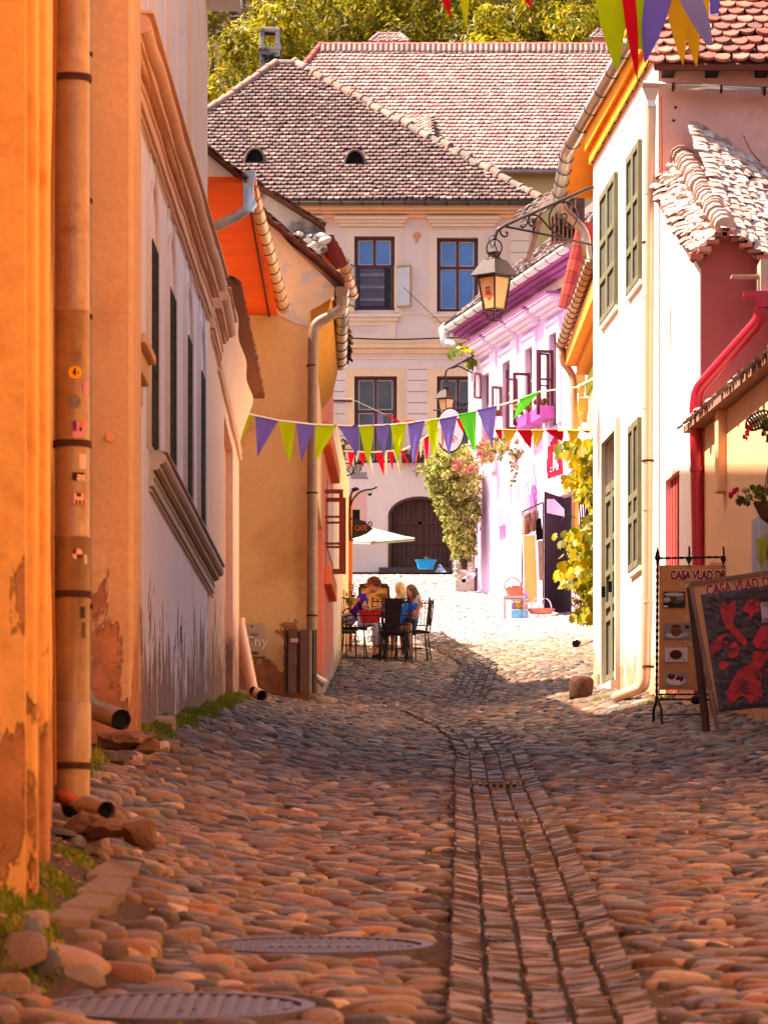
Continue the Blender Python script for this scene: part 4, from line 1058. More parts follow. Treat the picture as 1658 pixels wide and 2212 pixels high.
for i in range(90):
    t = random.random(); p = eR+(aR-eR)*t+Vector((random.gauss(0,.06), random.gauss(0,.05), random.uniform(-.06,.03))); mb.ball(p, random.uniform(.06,.14), None, .06, n=6, m=4, col=random.choice([C(130,118,110), C(110,98,92), C(150,138,128)]))
    p = eL+(aL-eL)*random.uniform(.3, 1)+Vector((.15+random.gauss(0,.05), -.05, random.uniform(-.12,-.02))); mb.ball(p, random.uniform(.05,.12), None, .05, n=6, m=4, col=random.choice([C(120,110,104), C(100,92,88)]))
o = mb.build('ridge_tiles', TILE, h); smooth_by_angle(o, 50)
for e5 in ex_:
    c = e5[4]; w = .28; mb = MB()
    pts = [Vector((c.x-w*math.cos(t), c.y-.02, c.z+.42*math.sin(t)-.01)) for t in np.linspace(0, math.pi, 13)]
    n0 = len(pts); vs = pts+[p+Vector((0, .62*(1 if 1 else 0), 0))+Vector((0,0,.02)) for p in pts]
    mb.add(vs, [(i, i+1, n0+i+1, n0+i) for i in range(n0-1)], C(130,106,98)); mb.tube(pts, .035, n=6, col=C(120,96,88))
    dm = mb.build('eye_dormer', TILE, h)
    mb = MB(); mb.prism([p+Vector((0,.10,0)) for p in pts], (0,.4,0)); mb.build('vent', DARK, dm)
mb = MB(); ga = Vector((O.x, 124.42, ze-.06)); gb = Vector((eR.x, 124.42, ze-.06)); gutter(mb, [ga, gb], .085); g = mb.build('gutter', mat('dull_gutter', C(110,92,78), rough=.6, metal=.2, var=.3), h, smooth=True)
hk = MB(); hooks(hk, ga, gb, .085, 22, th=.016); hk.each('gutter_hook', IRON, g)
# chimney with open lantern top
mb = MB(); d0 = 132.5; x0, x1 = P(561,0,d0).x, P(605,0,d0).x; z0 = zpx(230,d0); zt = zpx(60,d0)
CH = mat('sooty_render', C(176,160,148), rough=.95, var=.2, vs=1.6, bump=.01, bs=12, col2=C(40,36,34), sc=1.5, st=(.44,.56))
mb.box(x0, x1, d0, d0+.6, z0, zpx(104,d0)); mb.box(x0-.03, x1+.03, d0-.03, d0+.63, zpx(107,d0), zpx(101,d0))
for a, b in ((x0, x0+.14), (x1-.14, x1)):
    for y0 in (d0, d0+.46): mb.box(a, b, y0, y0+.14, zpx(101,d0), zpx(68,d0))
mb.box(x0, x1, d0, d0+.6, zpx(68,d0), zpx(60,d0)); mb.box(x0+.05, x1-.05, d0+.03, d0+.55, zpx(60,d0), zpx(57,d0))
mb.build('chimney', CH, h, bevel=.015)

# ---- second house behind, long red roof
h = thing('long_roof_house', (2,146,12), 'yellow house behind with a long reddish tile roof', 'house')
mb = MB(); RW = Wall(-6,142.3,7.6,142.3); RW.box(mb, 0, RW.L, 10.5, 24.3, -.4, 0); mb.box(-6,7.6,142.8,157,10.5,24.0)
mb.build('wall', mat('yellow_plaster', C(224,186,122), rough=.9, var=.04, vs=1), h)
ze2 = zpx(366,141.9); zr = zpx(103,150); O2 = Vector((P(470,0,142).x, 141.9, ze2)); V2 = Vector((0, 8.1, zr-ze2)); L2 = V2.length
rL = P(692,103,150); rR = Vector((7.9,150,zr)); eR2 = Vector((7.9,141.9,ze2))
poly = [(0,0),(eR2.x-O2.x,0),(rR.x-O2.x,L2),(rL.x-O2.x,L2)]
def onroof2(x, y):
    k = (x-CX)/F; s = (HY-y)/F; sl = V2.z/V2.y; d = (ze2-sl*141.9)/(s-sl); return (k*d-O2.x, (d-141.9)*math.sqrt(1+sl*sl), Vector((k*d, d, s*d)))
mb = MB()
roof_tiles(mb, O2, (1,0,0), V2, poly, tw=.168, ex=.27, pal=PALR, jit=.008, lift=.055)
mb.prism([O2, eR2, rR, rL], (0,.05,-.12), col=C(120,90,84))
mb.add([O2, rL, rL+Vector((0,6,0)), O2+Vector((0,14,0))], [(0,1,2,3)], C(150,110,100)); mb.add([rL, rR, rR+Vector((0,8,-5.5)), rL+Vector((0,8,-5.5))], [(0,1,2,3)], C(150,110,100))
rf = mb.build('roof', TILE, h, fix=False)
mb = MB(); NP = [C(206,110,96), C(196,100,90), C(214,124,108)]
ridge_tiles(mb, rL, rR, .085, .46, NP, up=.09, jit=.004); ridge_tiles(mb, O2+(rL-O2)*.5, rL, .10, .46, NP, up=.08, jit=.004)
for i in range(60):   # big ridge course
    x = rL.x+.1+i*.17
    if x < rR.x: mb.tube([(x, 149.86, zr+.06), (x, 149.7, zr-.10), (x, 149.62, zr-.22)], [.07,.085,.09], n=8, col=tuple(c_*.8 for c_ in random.choice(PALR)[:3])+(1,))
o = mb.build('ridge_tiles', TILE, h); smooth_by_angle(o, 50)
mb = MB(); gutter(mb, [Vector((O2.x,141.82,ze2-.05)), Vector((7.9,141.82,ze2-.05))], .085); mb.build('gutter', GALV, h, smooth=True)
# shed dormer
a = onroof2(935, 248); b = onroof2(935, 292); A3 = a[2]; yb_ = zpx(290, A3.y-2.8); Pn = Vector((A3.x, A3.y-2.8, yb_))
mb = MB(); Vd = A3-Pn; lenD = Vd.length
roof_tiles(mb, Pn+Vector((-2.2,0,0)), (1,0,0), Vd, [(0,0),(2.2,0),(2.2,lenD),(0,lenD)], tw=.165, ex=.22, pal=[C(190,160,142), C(176,146,130), C(160,132,120), C(206,180,160)], lift=.03)
mb.prism([Pn+Vector((-2.2,0,-.04)), Pn+Vector((0,0,-.04)), A3+Vector((0,0,-.04)), A3+Vector((-2.2,0,-.04))], (0,0,-.06), col=C(110,84,74))
zb_ = onroof2(935, 292)[2]
side = [Pn+Vector((-.03,.05,-.1)), A3+Vector((-.03,0,-.1)), Vector((A3.x-.03, Pn.y+.05, ze2+(Pn.y+.05-141.9)*V2.z/V2.y))]
mb.prism(side, (-.1,0,0), col=C(110,90,84)); mb.prism([p+Vector((-2.05,0,0)) for p in side], (-.1,0,0), col=C(110,90,84))
mb.build('dormer', TILE, h, fix=False)
# brick chimneys with little tile caps
BRK = mat('pinkish_brick', C(196,142,128), rough=.9, var=.15, vs=8, bump=.006, bs=20)
for x0, x1, yt, d0 in ((803,877,70,152.5),(1278,1330,62,152)):
    a, b = P(x0,0,d0).x, P(x1,0,d0).x; w = b-a; mb = MB(); mb.box(a+.1, b-.1, d0, d0+.7, zpx(170,d0), zpx(yt+26,d0)); mb.box(a+.02, b-.02, d0-.06, d0+.76, zpx(yt+29,d0), zpx(yt+22,d0))
    ch = mb.build('chimney', BRK, h)
    mb = MB(); zt = zpx(yt,d0); zc = zpx(yt+22,d0)
    mb.prism([(a-.06,d0-.12,zc),(b+.06,d0-.12,zc),(b-.22,d0+.3,zt),(a+.22,d0+.3,zt)], (0,.02,-.03), col=C(196,140,124))
    roof_tiles(mb, (a-.06,d0-.13,zc+.01), (1,0,0), (0,.42,zt-zc), [(0,0),(w+.12,0),(w-.22,.55),(.22,.55)], tw=.14, ex=.12, pal=PALR, lift=.03)
    ridge_tiles(mb, (a-.08,d0-.13,zc), (a+.22,d0+.3,zt), .07, .2, PALR, up=.01); ridge_tiles(mb, (b+.08,d0-.13,zc), (b-.22,d0+.3,zt), .07, .2, PALR, up=.01); ridge_tiles(mb, (a+.2,d0+.3,zt), (b-.2,d0+.3,zt), .07, .3, PALR, up=.01)
    mb.build('cap_tiles', TILE, ch)

# ---- trees on the hill
LEAF = mat('leaf_yellow_green', C(186,166,38), rough=.5, var=.4, vs=.9, transl=.45, attr=True, spec=.4)
BARK = mat('bark', C(84,66,50), rough=.95, var=.3, vs=6, bump=.02)
def crown(c, rx, ry, rz, n, size, pal, parent, name='crown', mt=None, clumps=40, cr=1.0):
    mbv = []; mbf = []; cc = []
    cl = []
    for i in range(clumps):
        a = random.uniform(0, 6.28); u = random.uniform(-.75, 1); s_ = math.sqrt(max(0, 1-u*u)); q = random.uniform(.55, 1.0)
        cl.append((Vector((c[0]+rx*q*s_*math.cos(a), c[1]+ry*q*s_*math.sin(a), c[2]+rz*q*u)), random.uniform(.20, .38)*min(rx, rz)*cr, random.uniform(.5, 1.25)))
    k = 0
    for i in range(n):
        cen, r_, br = random.choice(cl)
        d_ = Vector((random.gauss(0,1), random.gauss(0,1), random.gauss(0,.8))).normalized()*r_*random.uniform(.45, 1.0)**.6
        p = cen+d_; nrm = (d_.normalized()+Vector((random.gauss(0,.5), random.gauss(0,.5), random.gauss(0,.5)+.3))).normalized()
        t = nrm.cross(Vector((random.gauss(0,1), random.gauss(0,1), -1.2))).normalized(); b = nrm.cross(t)
        L_ = size*random.uniform(.6, 1.3); w = L_*random.uniform(.35, .5)
        mbv += [tuple(p-b*L_*.5), tuple(p+t*w*.5+nrm*w*.12), tuple(p+b*L_*.5-nrm*L_*.1), tuple(p-t*w*.5+nrm*w*.12)]
        mbf += [(k, k+1, k+2), (k, k+2, k+3)]; k += 4
        q = random.choice(pal); v = random.uniform(.75, 1.2)*br; q = (min(1,q[0]*v), min(1,q[1]*v), min(1,q[2]*v), 1); cc += [q, q]
    m = MB(); m.v = mbv; m.f = mbf; m.c = cc
    return m.build(name, mt or LEAF, parent, fix=False)
LP = [C(255,250,220), C(240,245,200), C(255,235,170), C(220,235,180), C(190,210,150)]
tr = [(-6.2,168,31.5,4.2,5,5.2,'tree with yellow green crown at the far left above the pink roof'),
      (-1.6,172,33.5,4.0,5,5.0,'tree with yellow green crown behind the sooty chimney'),
      (2.8,170,32.2,3.6,5,4.6,'darker gapped tree crown above the middle of the long roof'),
      (6.6,167,31.8,3.8,5,5.2,'light yellow tree crown left of the hanging ribbons'),
      (10.8,170,31.5,4.0,5,5.0,'tree crown partly hidden behind the right hand roof'),
      (.6,178,35.5,4.5,4,4.5,'dark tree standing behind the other crowns')]
for i, (x, y, z, rx, ry, rz, lab) in enumerate(tr):
    gz = interp(y, PK, PV); t = thing('tree', (x, y, gz), lab, 'tree', 'trees on the hill behind the roofs')
    m = MB(); m.tube([(x,y,gz-.3),(x+.1,y,gz+2),(x-.1,y,z-1),(x,y,z+2)], [.3,.25,.18,.05], n=8)
    for k in range(3):
        a = k*2.1; m.tube([(x,y,z-2+k*.5),(x+rx*.4*math.cos(a),y+ry*.4*math.sin(a),z-.5+k*.5),(x+rx*.8*math.cos(a),y+ry*.8*math.sin(a),z+.6+k*.4)], [.07,.05,.02], n=6)
    m.build('trunk', BARK, t, smooth=True)
    dk = i in (2, 5)
    crown((x, y, z), rx, ry, rz, 17000, .30, [tuple(c_*.75 for c_ in p[:3])+(1,) for p in LP] if dk else LP, t, clumps=95, cr=.72)
# scrub covering the hill behind the trees
crownhill = crown((1,190,38), 24, 5, 9, 22000, .5, [C(120,130,90), C(90,104,70)], None, name='hill_scrub', clumps=260)
tag(crownhill, 'dark scrub covering the hill behind the trees', kind='stuff')
# ================================================================ purple house
PW = Wall(2.05,106,4.35,93.8)
LIL = mat('lilac_plaster', C(236,196,234), rough=.9, var=.05, vs=.8, bump=.003, bs=20, streak=.06)
LILP = mat('white_pilaster', C(240,222,238), rough=.85, var=.03)
PUR = mat('purple_soffit', C(172,92,158), rough=.75, var=.08, vs=3)
h = thing('purple_house', (4.5,99,7.5), 'lilac house with purple soffit, window hoods and open maroon casements', 'house')
def pz(x, y): return PW.z(x, y)
wins = [(1043,1063,822,915),(1088,1110,783,905),(1137,1154,743,885),(1189,1206,700,872)]
hl = []
for x0, x1, y0, y1 in wins:
    u0, u1 = sorted((PW.u(x0), PW.u(x1))); hl.append((u0, u1, 11.35, 13.3))
sq = sorted((PW.u(1077), PW.u(1092))); hl.append((sq[0], sq[1], pz(1084,1166), pz(1084,1134)))
dr = sorted((PW.u(1196), PW.u(1234))); hl.append((dr[0], dr[1], 6.5, pz(1215,1068)))
ar = sorted((PW.u(1143), PW.u(1160)))
mb = MB(); PW.holes(mb, 0, PW.L, 5.5, 14.45, hl, depth=.25, thick=.6)
mb.build('wall', LIL, h)
mb = MB(); mb.prism([(2.2,106,5.5),(9,106,5.5),(9,106,14.4),(2.2,106,14.4)], (0,-.3,0)); mb.prism([(4.5,93.8,5.5),(9,93.8,5.5),(9,93.8,14.4),(4.5,93.8,14.4)], (0,.3,0)); mb.build('wall', LIL, h)
mb = MB(); c = (ar[0]+ar[1])/2; w = (ar[1]-ar[0])/2; zc = pz(1151,1085)
pts = [PW.pt(c+w*math.cos(t), zc+.38*math.sin(t), .004) for t in np.linspace(0, math.pi, 12)]+[PW.pt(c-w, zc-.5, .004), PW.pt(c+w, zc-.5, .004)]
mb.prism(pts, -PW.n*.006); mb.build('arch_niche', PUR, h)
mb = MB(); PW.quad(mb, sq[0]-.02, sq[1]+.02, hl[4][2]-.02, hl[4][3]+.02, -.24); mb.build('vent_recess', mat('magenta_recess', C(186,80,130)), h)
mb = MB(); PW.quad(mb, dr[0]-.02, dr[1]+.02, 6.5, hl[5][3]+.02, -.245); mb.build('doorway', DARK, h)
WG = mat('grey_pane', C(150,120,104), rough=.12, spec=.6, var=.35, vs=2.5)
WM = mat('mauve_frame', C(150,110,116), rough=.6, var=.1)
for i in range(4):
    u0, u1, z0, z1 = hl[i]
    wn = window(PW, h, u0, u1, z0, z1, n=-.13, fw=.07, mt=WM, pane=WG, rows=(.35,), th=.06)
    mb = MB()   # frame band
    for q_ in ((u0-.2,u0,z0,z1+.2),(u1,u1+.2,z0,z1+.2),(u0,u1,z1,z1+.2)): PW.box(mb, *q_, -.01, .05)
    for q_ in ((u0-.28,u0-.2,z0,z1+.28),(u1+.2,u1+.28,z0,z1+.28),(u0-.2,u1+.2,z1+.2,z1+.28)): PW.box(mb, *q_, -.01, .08)
    mb.build('window_surround', LILP, h)
    c = (u0+u1)/2; mb = MB()
    PW.box(mb, c-.95, c+.95, 13.78, 13.86, -.01, .22); PW.box(mb, c-1.0, c+1.0, 13.86, 13.96, -.01, .34); PW.box(mb, c-.98, c+.98, 13.96, 14.0, -.01, .40); PW.box(mb, c-.88, c+.88, 13.70, 13.78, -.01, .12)
    mb.build('window_hood', LILP, h, bevel=.015)
    mb = MB(); PW.box(mb, c-1.02, c+1.02, 14.0, 14.05, -.01, .42)
    mb.build('hood_cap', PUR, h)
    if i < 3:
        m_ = c-1.55; mb = MB()
        PW.box(mb, m_-.3, m_+.3, 11.0, 13.95, -.01, .06); mb.build('pilaster_strip', LILP, h)
mb = MB(); PW.box(mb, .0, .5, 9, 13.95, -.01, .06); mb.build('pilaster_strip', LILP, h)
mb = MB(); PW.box(mb, 0, PW.L, 13.98+.12, 14.3, -.01, .14); mb.build('frieze', mat('peach_frieze', C(240,200,180), rough=.85, var=.04), h)
mb = MB()
PW.poly(mb, [(-.25,14.30),(PW.L,14.30),(PW.L,14.36),(-.25,14.36)], -.1, .30); PW.poly(mb, [(-.25,14.361),(PW.L,14.361),(PW.L,14.44),(-.25,14.44)], -.1, .42); PW.poly(mb, [(-.25,14.441),(PW.L,14.441),(PW.L,14.5),(-.25,14.5)], -.1, .56)
mb.build('soffit', PUR, h, bevel=.02)
mb = MB(); ga = PW.pt(-.3, 14.53, .62); gb = PW.pt(PW.L-.2, 14.53, .62); gutter(mb, [ga, gb], .10); g = mb.build('gutter', mat('white_gutter', C(226,222,214), rough=.4, metal=.1, var=.06), h, smooth=True)
hk = MB(); hooks(hk, ga, gb, .10, 12, th=.01); hk.each('gutter_hook', IRON, g)
mb = MB(); e0 = ga+Vector((.02,-.02,-.08))
mb.lathe(ga+Vector((-.0,-.05,-.28)), [(.06,-.1),(.10,.06),(.13,.30),(.02,.42)], n=10)
mb.tube(bend([e0+Vector((0,0,-.2)), P(982,742,105.6), P(1024,770,106.1), P(1026,820,106.1), P(1027,1238,105.8), P(1002,1254,104.8)], .15, 5), .062, n=14)
p2 = mb.build('downspout', mat('white_pipe', C(216,214,216), rough=.4, metal=.15), h, smooth=True)
mb = MB(); mb.lathe(P(1001,1254,104.72), [(.05,-.01),(.05,.01)], n=12, M=Matrix.Rotation(R(90),4,'X')); mb.build('outlet_bore', DARK, p2)
mb = MB(); V = Vector((PW.n.x*-1, PW.n.y*-1, .85)); o_ = PW.pt(-.35, 14.58, .66); 
roof_tiles(mb, o_, PW.t, V, [(0,0),(PW.L+.3,0),(PW.L+.3,2.4),(0,2.4)], tw=.2, ex=.16, pal=PALG, jit=.02)
mb.add([PW.pt(-.35,14.56,.66), PW.pt(PW.L,14.56,.66), PW.pt(PW.L,17.6,-2.9), PW.pt(-.35,17.6,-2.9)], [(0,1,2,3)], C(120,90,84)); mb.build('roof', TILE, h, fix=False)
# open casements (leaves folded out over the street)
def leaf(x0, x1, yt, yb, mt=MAROON, rows=(.5,), ang=None, fw=.06, sheet=None):
    u = PW.u(x1); hp = PW.pt(u, 0, .06); d = hp.y
    z1, z0 = zpx(yt, d), zpx(yb, d); far = Vector(((x0-CX)/F*d, d-.12, 0)); dv = far-Vector((hp.x, hp.y, 0))
    return casement(hp, dv, dv.length, z0, z1, mt, h, fw=fw, rows=rows, th=.05)
leaf(1158,1200,757,897, rows=(.55,)); leaf(1163,1190,764,904, rows=(.5,), fw=.04); leaf(1107,1150,806,920, rows=(.5,)); leaf(1092,1122,818,928, mt=MAROON, fw=.05)
leaf(1060,1088,835,900, mt=WM, rows=()); leaf(1022,1044,806,862, mt=WM, rows=(), fw=.05); leaf(1094,1100,800,925, rows=(), mt=MAROON)
# window boxes with flowers
FLW = mat('flower_leaf', (1,1,1,1), attr=True, rough=.55, transl=.3, var=.25, vs=10)
GPAL = [C(150,140,50), C(110,120,40), C(180,160,70), C(200,170,90)]; PPAL = [C(214,60,90), C(230,100,110), C(200,30,60)]
def plant(name, c, rx, ry, rz, n, size, lab, cat, pal=GPAL, fl=PPAL, fr=.2, parent=None, group=None):
    p = GPAL
    return crown(c, rx, ry, rz, n, size, [*pal, *pal, *fl] if fr else pal, parent, name=name, mt=FLW, clumps=max(8, n//60))
for i, (x, y, lab) in enumerate(((1192,893,'purple window box with trailing plants under the nearest lilac window'),(1160,908,'purple window box under the second lilac window'))):
    c = PW.px(x, y, .25); t = thing('window_box', c, lab, 'flower box')
    mb = MB(); uu = PW.u(x); PW.box(mb, uu-.5, uu+.5, c.z-.16, c.z+.10, .06, .36)
    mb.build('box', mat('violet_box', C(176,80,150), rough=.6), t, bevel=.01); plant('plants', c+Vector((-.05,0,.14)), .6, .25, .22, 500, .10, '', '', parent=t)
# red wall emblem and lettering
RED = mat('red_paint', C(206,24,52), rough=.6)
t = thing('wall_emblem', PW.px(1198, 1040, .02), 'red castle emblem and lettering on the lilac wall above the shop door', 'sign')
mb = MB()
def pu(x, y): return (PW.u(x), PW.z(x, y))
def rect(x0, x1, y0, y1):
    a = pu(x0, y0); b = pu(x1, y1); mb.prism([PW.pt(a[0],b[1],.002), PW.pt(b[0],b[1],.002), PW.pt(b[0],a[1],.002), PW.pt(a[0],a[1],.002)], PW.n*.03)
for i, (x, y0, y1) in enumerate(((1186,965,1015),(1189,975,1005),(1192,955,1008),(1196,948,975),(1199,944,970),(1203,946,975),(1206,955,1000),(1209,962,1012),(1213,970,1010),(1184,992,1020),(1192,1012,1016))): rect(x-1.3, x+1.3, y0, y1)
for i in range(9): rect(1184+i*3.6, 1186.4+i*3.6, 1022-i*1.2-6*(i in (0, 4, 8)), 1033-i*1.2)
mb.build('emblem', RED, t)
MW_ = lambda u, z: frameM(PW.pt(u, z, .02), PW.t if PW.t.x > 0 else -PW.t, (0,0,1))
# ================================================================ yellow house with green band (between)
YW = Wall(3.44,78.0,3.54,69.4)
h = thing('yellow_house', (4.5,74,5.0), 'pale yellow house with copper gutter between the lilac and the white house', 'house')
mb = MB(); YW.box(mb, 0, YW.L, 4.4, 10.2, -1.0, 0)
mb.build('wall', mat('yellow_wall', C(240,214,130), rough=.9, var=.06, vs=1.5), h)
mb = MB(); YW.box(mb, 0, YW.L, 10.05, 10.35, -.01, .38); YW.box(mb, 0, YW.L, 9.9, 10.05, -.01, .2); mb.build('soffit', mat('amber_soffit', C(224,140,60), rough=.8, var=.08), h)
mb = MB(); YW.box(mb, 0, YW.L, 9.55, 9.8, -.01, .05); mb.build('green_band', mat('lime_band', C(176,176,60), rough=.85, var=.1), h)
mb = MB(); ga = P(1211,745,78); gb = P(1277,562,69.4); gutter(mb, [ga, gb], .088); g = mb.build('gutter', mat('copper_gutter', C(190,140,106), rough=.42, metal=.4, var=.15, vs=5), h, smooth=True)
hk = MB(); hooks(hk, ga, gb, .088, 16, th=.008); hk.each('gutter_hook', IRON, g)
mb = MB(); mb.tube(bend([ga+Vector((.02,-.03,-.05)), P(1214,780,78), P(1238,812,78), P(1241,1000,77.8), P(1242,1180,77.8)], .15, 5), .06, n=14); mb.build('downspout', g.data.materials[0], h, smooth=True)
mb = MB(); mb.tube([P(1246,800,77.5), P(1256,850,76)], .05, n=6)
mb = MB()
for k, (x, y) in enumerate(((1262,840),(1268,895),(1256,905))):
    for j in range(4): YW.box(mb, YW.u(x)-.2+j*.12, YW.u(x)-.1+j*.12, YW.z(x,y)-.12+j*.05, YW.z(x,y)+.1+j*.05, 0, .10+.07*(j % 2))
mb.each('stucco_moulding', mat('pale_gold_stucco', C(238,206,120), rough=.8, var=.06), h, k=4)
mb = MB(); V = Vector((1,0,.9)); roof_tiles(mb, (ga.x+.05,69.2,10.62), (0,1,0), V, [(0,0),(9,0),(9,3),(0,3)], tw=.2, ex=.16, pal=PALR); mb.add([(3.1,69.2,10.6),(3.1,78.2,10.6),(6,78.2,13.2),(6,69.2,13.2)], [(0,1,2,3)], C(130,80,70)); mb.build('roof', TILE, h, fix=False)
# red tiled wing with dormer above the lilac roof
h = thing('red_roof_wing', (4.6,86,6.3), 'steep red tile roof edge between lilac gutter and white house', 'house')
mb = MB(); mb.box(4.1,9,79,92,6,12.0); mb.build('wall', LIL, h)
mb = MB(); REDT = [C(186,74,56), C(206,92,70), C(166,60,48)]
o1_ = P(1226,652,88); V = Vector((1,0,1.5)); roof_tiles(mb, P(1232,655,82), (0,1,0), V, [(0,0),(6,0),(6,2.6),(0,2.6)], tw=.2, ex=.2, pal=REDT, jit=.02)
f0, f1, f2, f3 = P(1222,655,81.9), P(1275,655,81.9), P(1275,470,81.9), P(1262,480,81.9)
mb.prism([P(1238,652,81.9),P(1285,652,81.9),P(1285,480,81.9),P(1258,480,81.9)], (0,.2,0), col=C(190,70,48)); 
for k in range(7): mb.tube([P(1218+k*6,665-k*26,81.7), P(1224+k*6,640-k*26,81.7)], .12, n=8, col=random.choice(REDT))
for k in range(5): mb.bar(P(1241+k*4,640-k*30,81.85), P(1276,640-k*30,81.85), .02, .02, col=C(230,140,110))
mb.build('roof', TILE, h, fix=False)
mb = MB(); mb.prism([P(1190,520,90),P(1262,520,90),P(1262,400,90),P(1190,470,90)], (0,.3,0)); dw = mb.build('dormer_wall', mat('dark_timber', C(96,74,64), rough=.9, var=.3, vs=6), h)
mb = MB()
for k in range(6): mb.box(P(1196+k*9,0,89.9).x, P(1199+k*9,0,89.9).x, 89.85, 89.98, zpx(528,89.9), zpx(462-k*6,89.9))
mb.bar(P(1140,560,90), P(1168,470,90), .12, .1); mb.each('dormer_post', mat('timber', C(150,116,90), rough=.9, var=.3, vs=6), h)
mb = MB(); roof_tiles(mb, P(1140,482,88.6), (1,0,0.62), (0,1,.45), [(0,0),(1.5,0),(1.5,1.2),(0,1.2)], tw=.2, ex=.15, pal=PALG, jit=.03); mb.prism([P(1138,486,88.6), P(1262,398,88.6), P(1262,392,88.6), P(1138,478,88.6)], (0,1,.4), col=C(96,70,60)); mb.build('dormer_roof', TILE, h, fix=False)

# ================================================================ white house (right)
MWL = Wall(2.72,46.0,2.37,52.5)
WHT = mat('peach_white_plaster', C(246,226,208), rough=.9, var=.035, vs=1.2, bump=.003, bs=24, wear=(-.55,.073,.8,C(236,168,130)))
PKF = mat('pink_front_plaster', C(238,182,166), rough=.9, var=.07, vs=1.3, bump=.004, bs=24, mot=.06, col2=C(214,150,136), sc=1.2, st=(.6,.75))
h = thing('white_house', (4.0,49,2.7), 'tall white plastered house with green shutters and orange soffit', 'house')
ws = [(1301,1334,398,682),(1359,1386,322,622),(1363,1385,912,1230)]
hl = []
for x0, x1, y0, y1 in ws:
    xm = (x0+x1)/2; u0, u1 = sorted((MWL.u(x0), MWL.u(x1))); hl.append((u0, u1, MWL.z(xm, y1), MWL.z(xm, y0)))
ub, ua = sorted((MWL.u(1307), MWL.u(1336)))[::-1]; dz0, dz1 = MWL.z(1322,1478), MWL.z(1322,944); hl.append((ua, ub, dz0, dz1))
mb = MB(); MWL.holes(mb, 0, MWL.L, 1.8, 9.5, hl, depth=.10, thick=.6)
mb.build('wall', WHT, h)
mb = MB(); mb.prism([(2.38,52.5,2),(2.38,52.5,9.5),(2.62,57.3,9.5),(2.62,57.3,2)], (.4,0,0)); mb.build('wall', WHT, h)
mb = MB(); n_ = 20   # battered foot of the corner
mb = MB(); MWL.box(mb, -.002+5.6, MWL.L+.003, 2.2, 3.25, -.1, .05); mb.build('plinth', WHT, h, bevel=.03)
mb = MB(); mb.prism([(2.72,46.0,2),(7.5,46.0,2),(7.5,46.0,9.2),(2.72,46.0,9.2)], (0,.4,0)); mb.build('front_wall', PKF, h)
mb = MB(); mb.box(7.1,7.5,46.4,57,2,9); mb.box(2.8,7.5,57,57.3,2,9.4); mb.build('wall', WHT, h)
GS = mat('green_grey_shutter', C(112,106,80), rough=.8, var=.14, vs=7, streak=.2, bump=.002, bs=60); GSB = mat('green_board', C(94,92,80), rough=.85, var=.16, vs=10, streak=.25)
def shutter(u0, u1, z0, z1, mids, name='shutter', two=True, top=0):
    o = None
    um = (u0+u1)/2
    for k, (a, b) in enumerate(((u0, um-.006), (um+.006, u1))):
        mb = MB(); fw = .075
        MWL.box(mb, a, a+fw, z0, z1, .0, .045); MWL.box(mb, b-fw, b, z0, z1, .0, .045)
        for r in (0,)+mids+(1,):
            zc = z0+(z1-z0)*r; zc = max(z0+fw/2, min(z1-fw/2, zc)); MWL.box(mb, a+fw, b-fw, zc-fw/2, zc+fw/2, .001, .043)
        lf = mb.build(name, GS, h, bevel=.004)
        mb = MB(); nb = 4
        for i in range(nb): MWL.box(mb, a+fw+(b-a-2*fw)*i/nb+.003, a+fw+(b-a-2*fw)*(i+1)/nb-.003, z0+.01, z1-.01, .0, .02+.003*(i % 2))
        mb.build('boards', GSB, lf)
for i, m_ in ((0,(.33,.62)),(1,(.30,.62)),(2,(.50,.35)[:2])):
    u0, u1, z0, z1 = hl[i]; shutter(u0, u1, z0, z1, tuple(sorted(m_)))
    mb = MB(); MWL.box(mb, u0-.04, u1+.04, z0-.05, z0, -.02, .035); mb.build('sill', WHT, h)
    mb = MB(); MWL.quad(mb, u0, u1, z0, z1, -.09); mb.build('window_back', DARK, h)
# door: transom light above, two green leaves
u0, u1, z0, z1 = hl[3]; zt = MWL.z(1322,1045)
mb = MB(); MWL.box(mb, u0-.10, u0, z0, z1+.12, -.02, .05); MWL.box(mb, u1, u1+.10, z0, z1+.12, -.02, .05); MWL.box(mb, u0, u1, z1, z1+.12, -.02, .052); mb.build('door_surround', mat('greige_surround', C(210,196,176), rough=.8, var=.08), h)
mb = MB(); MWL.quad(mb, u0, u1, z0, z1, -.095); mb.build('doorway', DARK, h)
mb = MB(); MWL.box(mb, u0, u1, zt-.05, zt+.04, -.06, -.0); mb.build('transom', GS, h)
um = (u0+u1)/2
for a, b in ((u0+.01, um-.006), (um+.006, u1-.01)):
    mb = MB(); fw = .10
    MWL.box(mb, a, a+fw, z0+.03, zt-.06, -.05, .01); MWL.box(mb, b-fw, b, z0+.03, zt-.06, -.05, .01)
    for zc in (z0+.1, z0+.75, z0+.9, z0+1.25, z0+1.6, zt-.12): MWL.box(mb, a+fw, b-fw, zc-.035, zc+.035, -.049, .008)
    dl = mb.build('door', GS, h, bevel=.004)
    mb = MB(); MWL.box(mb, a+fw, b-fw, z0+.03, zt-.06, -.05, -.018); mb.build('boards', GSB, dl)
    mb = MB(); MWL.box(mb, b-fw*.5-.01, b-fw*.5+.01, z0+1.0, z0+1.12, .01, .05); mb.build('handle', IRON, dl)
mb = MB(); MWL.box(mb, u0-.1, u1+.1, 2.2, z0, -.02, .10); mb.build('doorstep', mat('pale_step', C(226,206,186), rough=.9, var=.1), h)
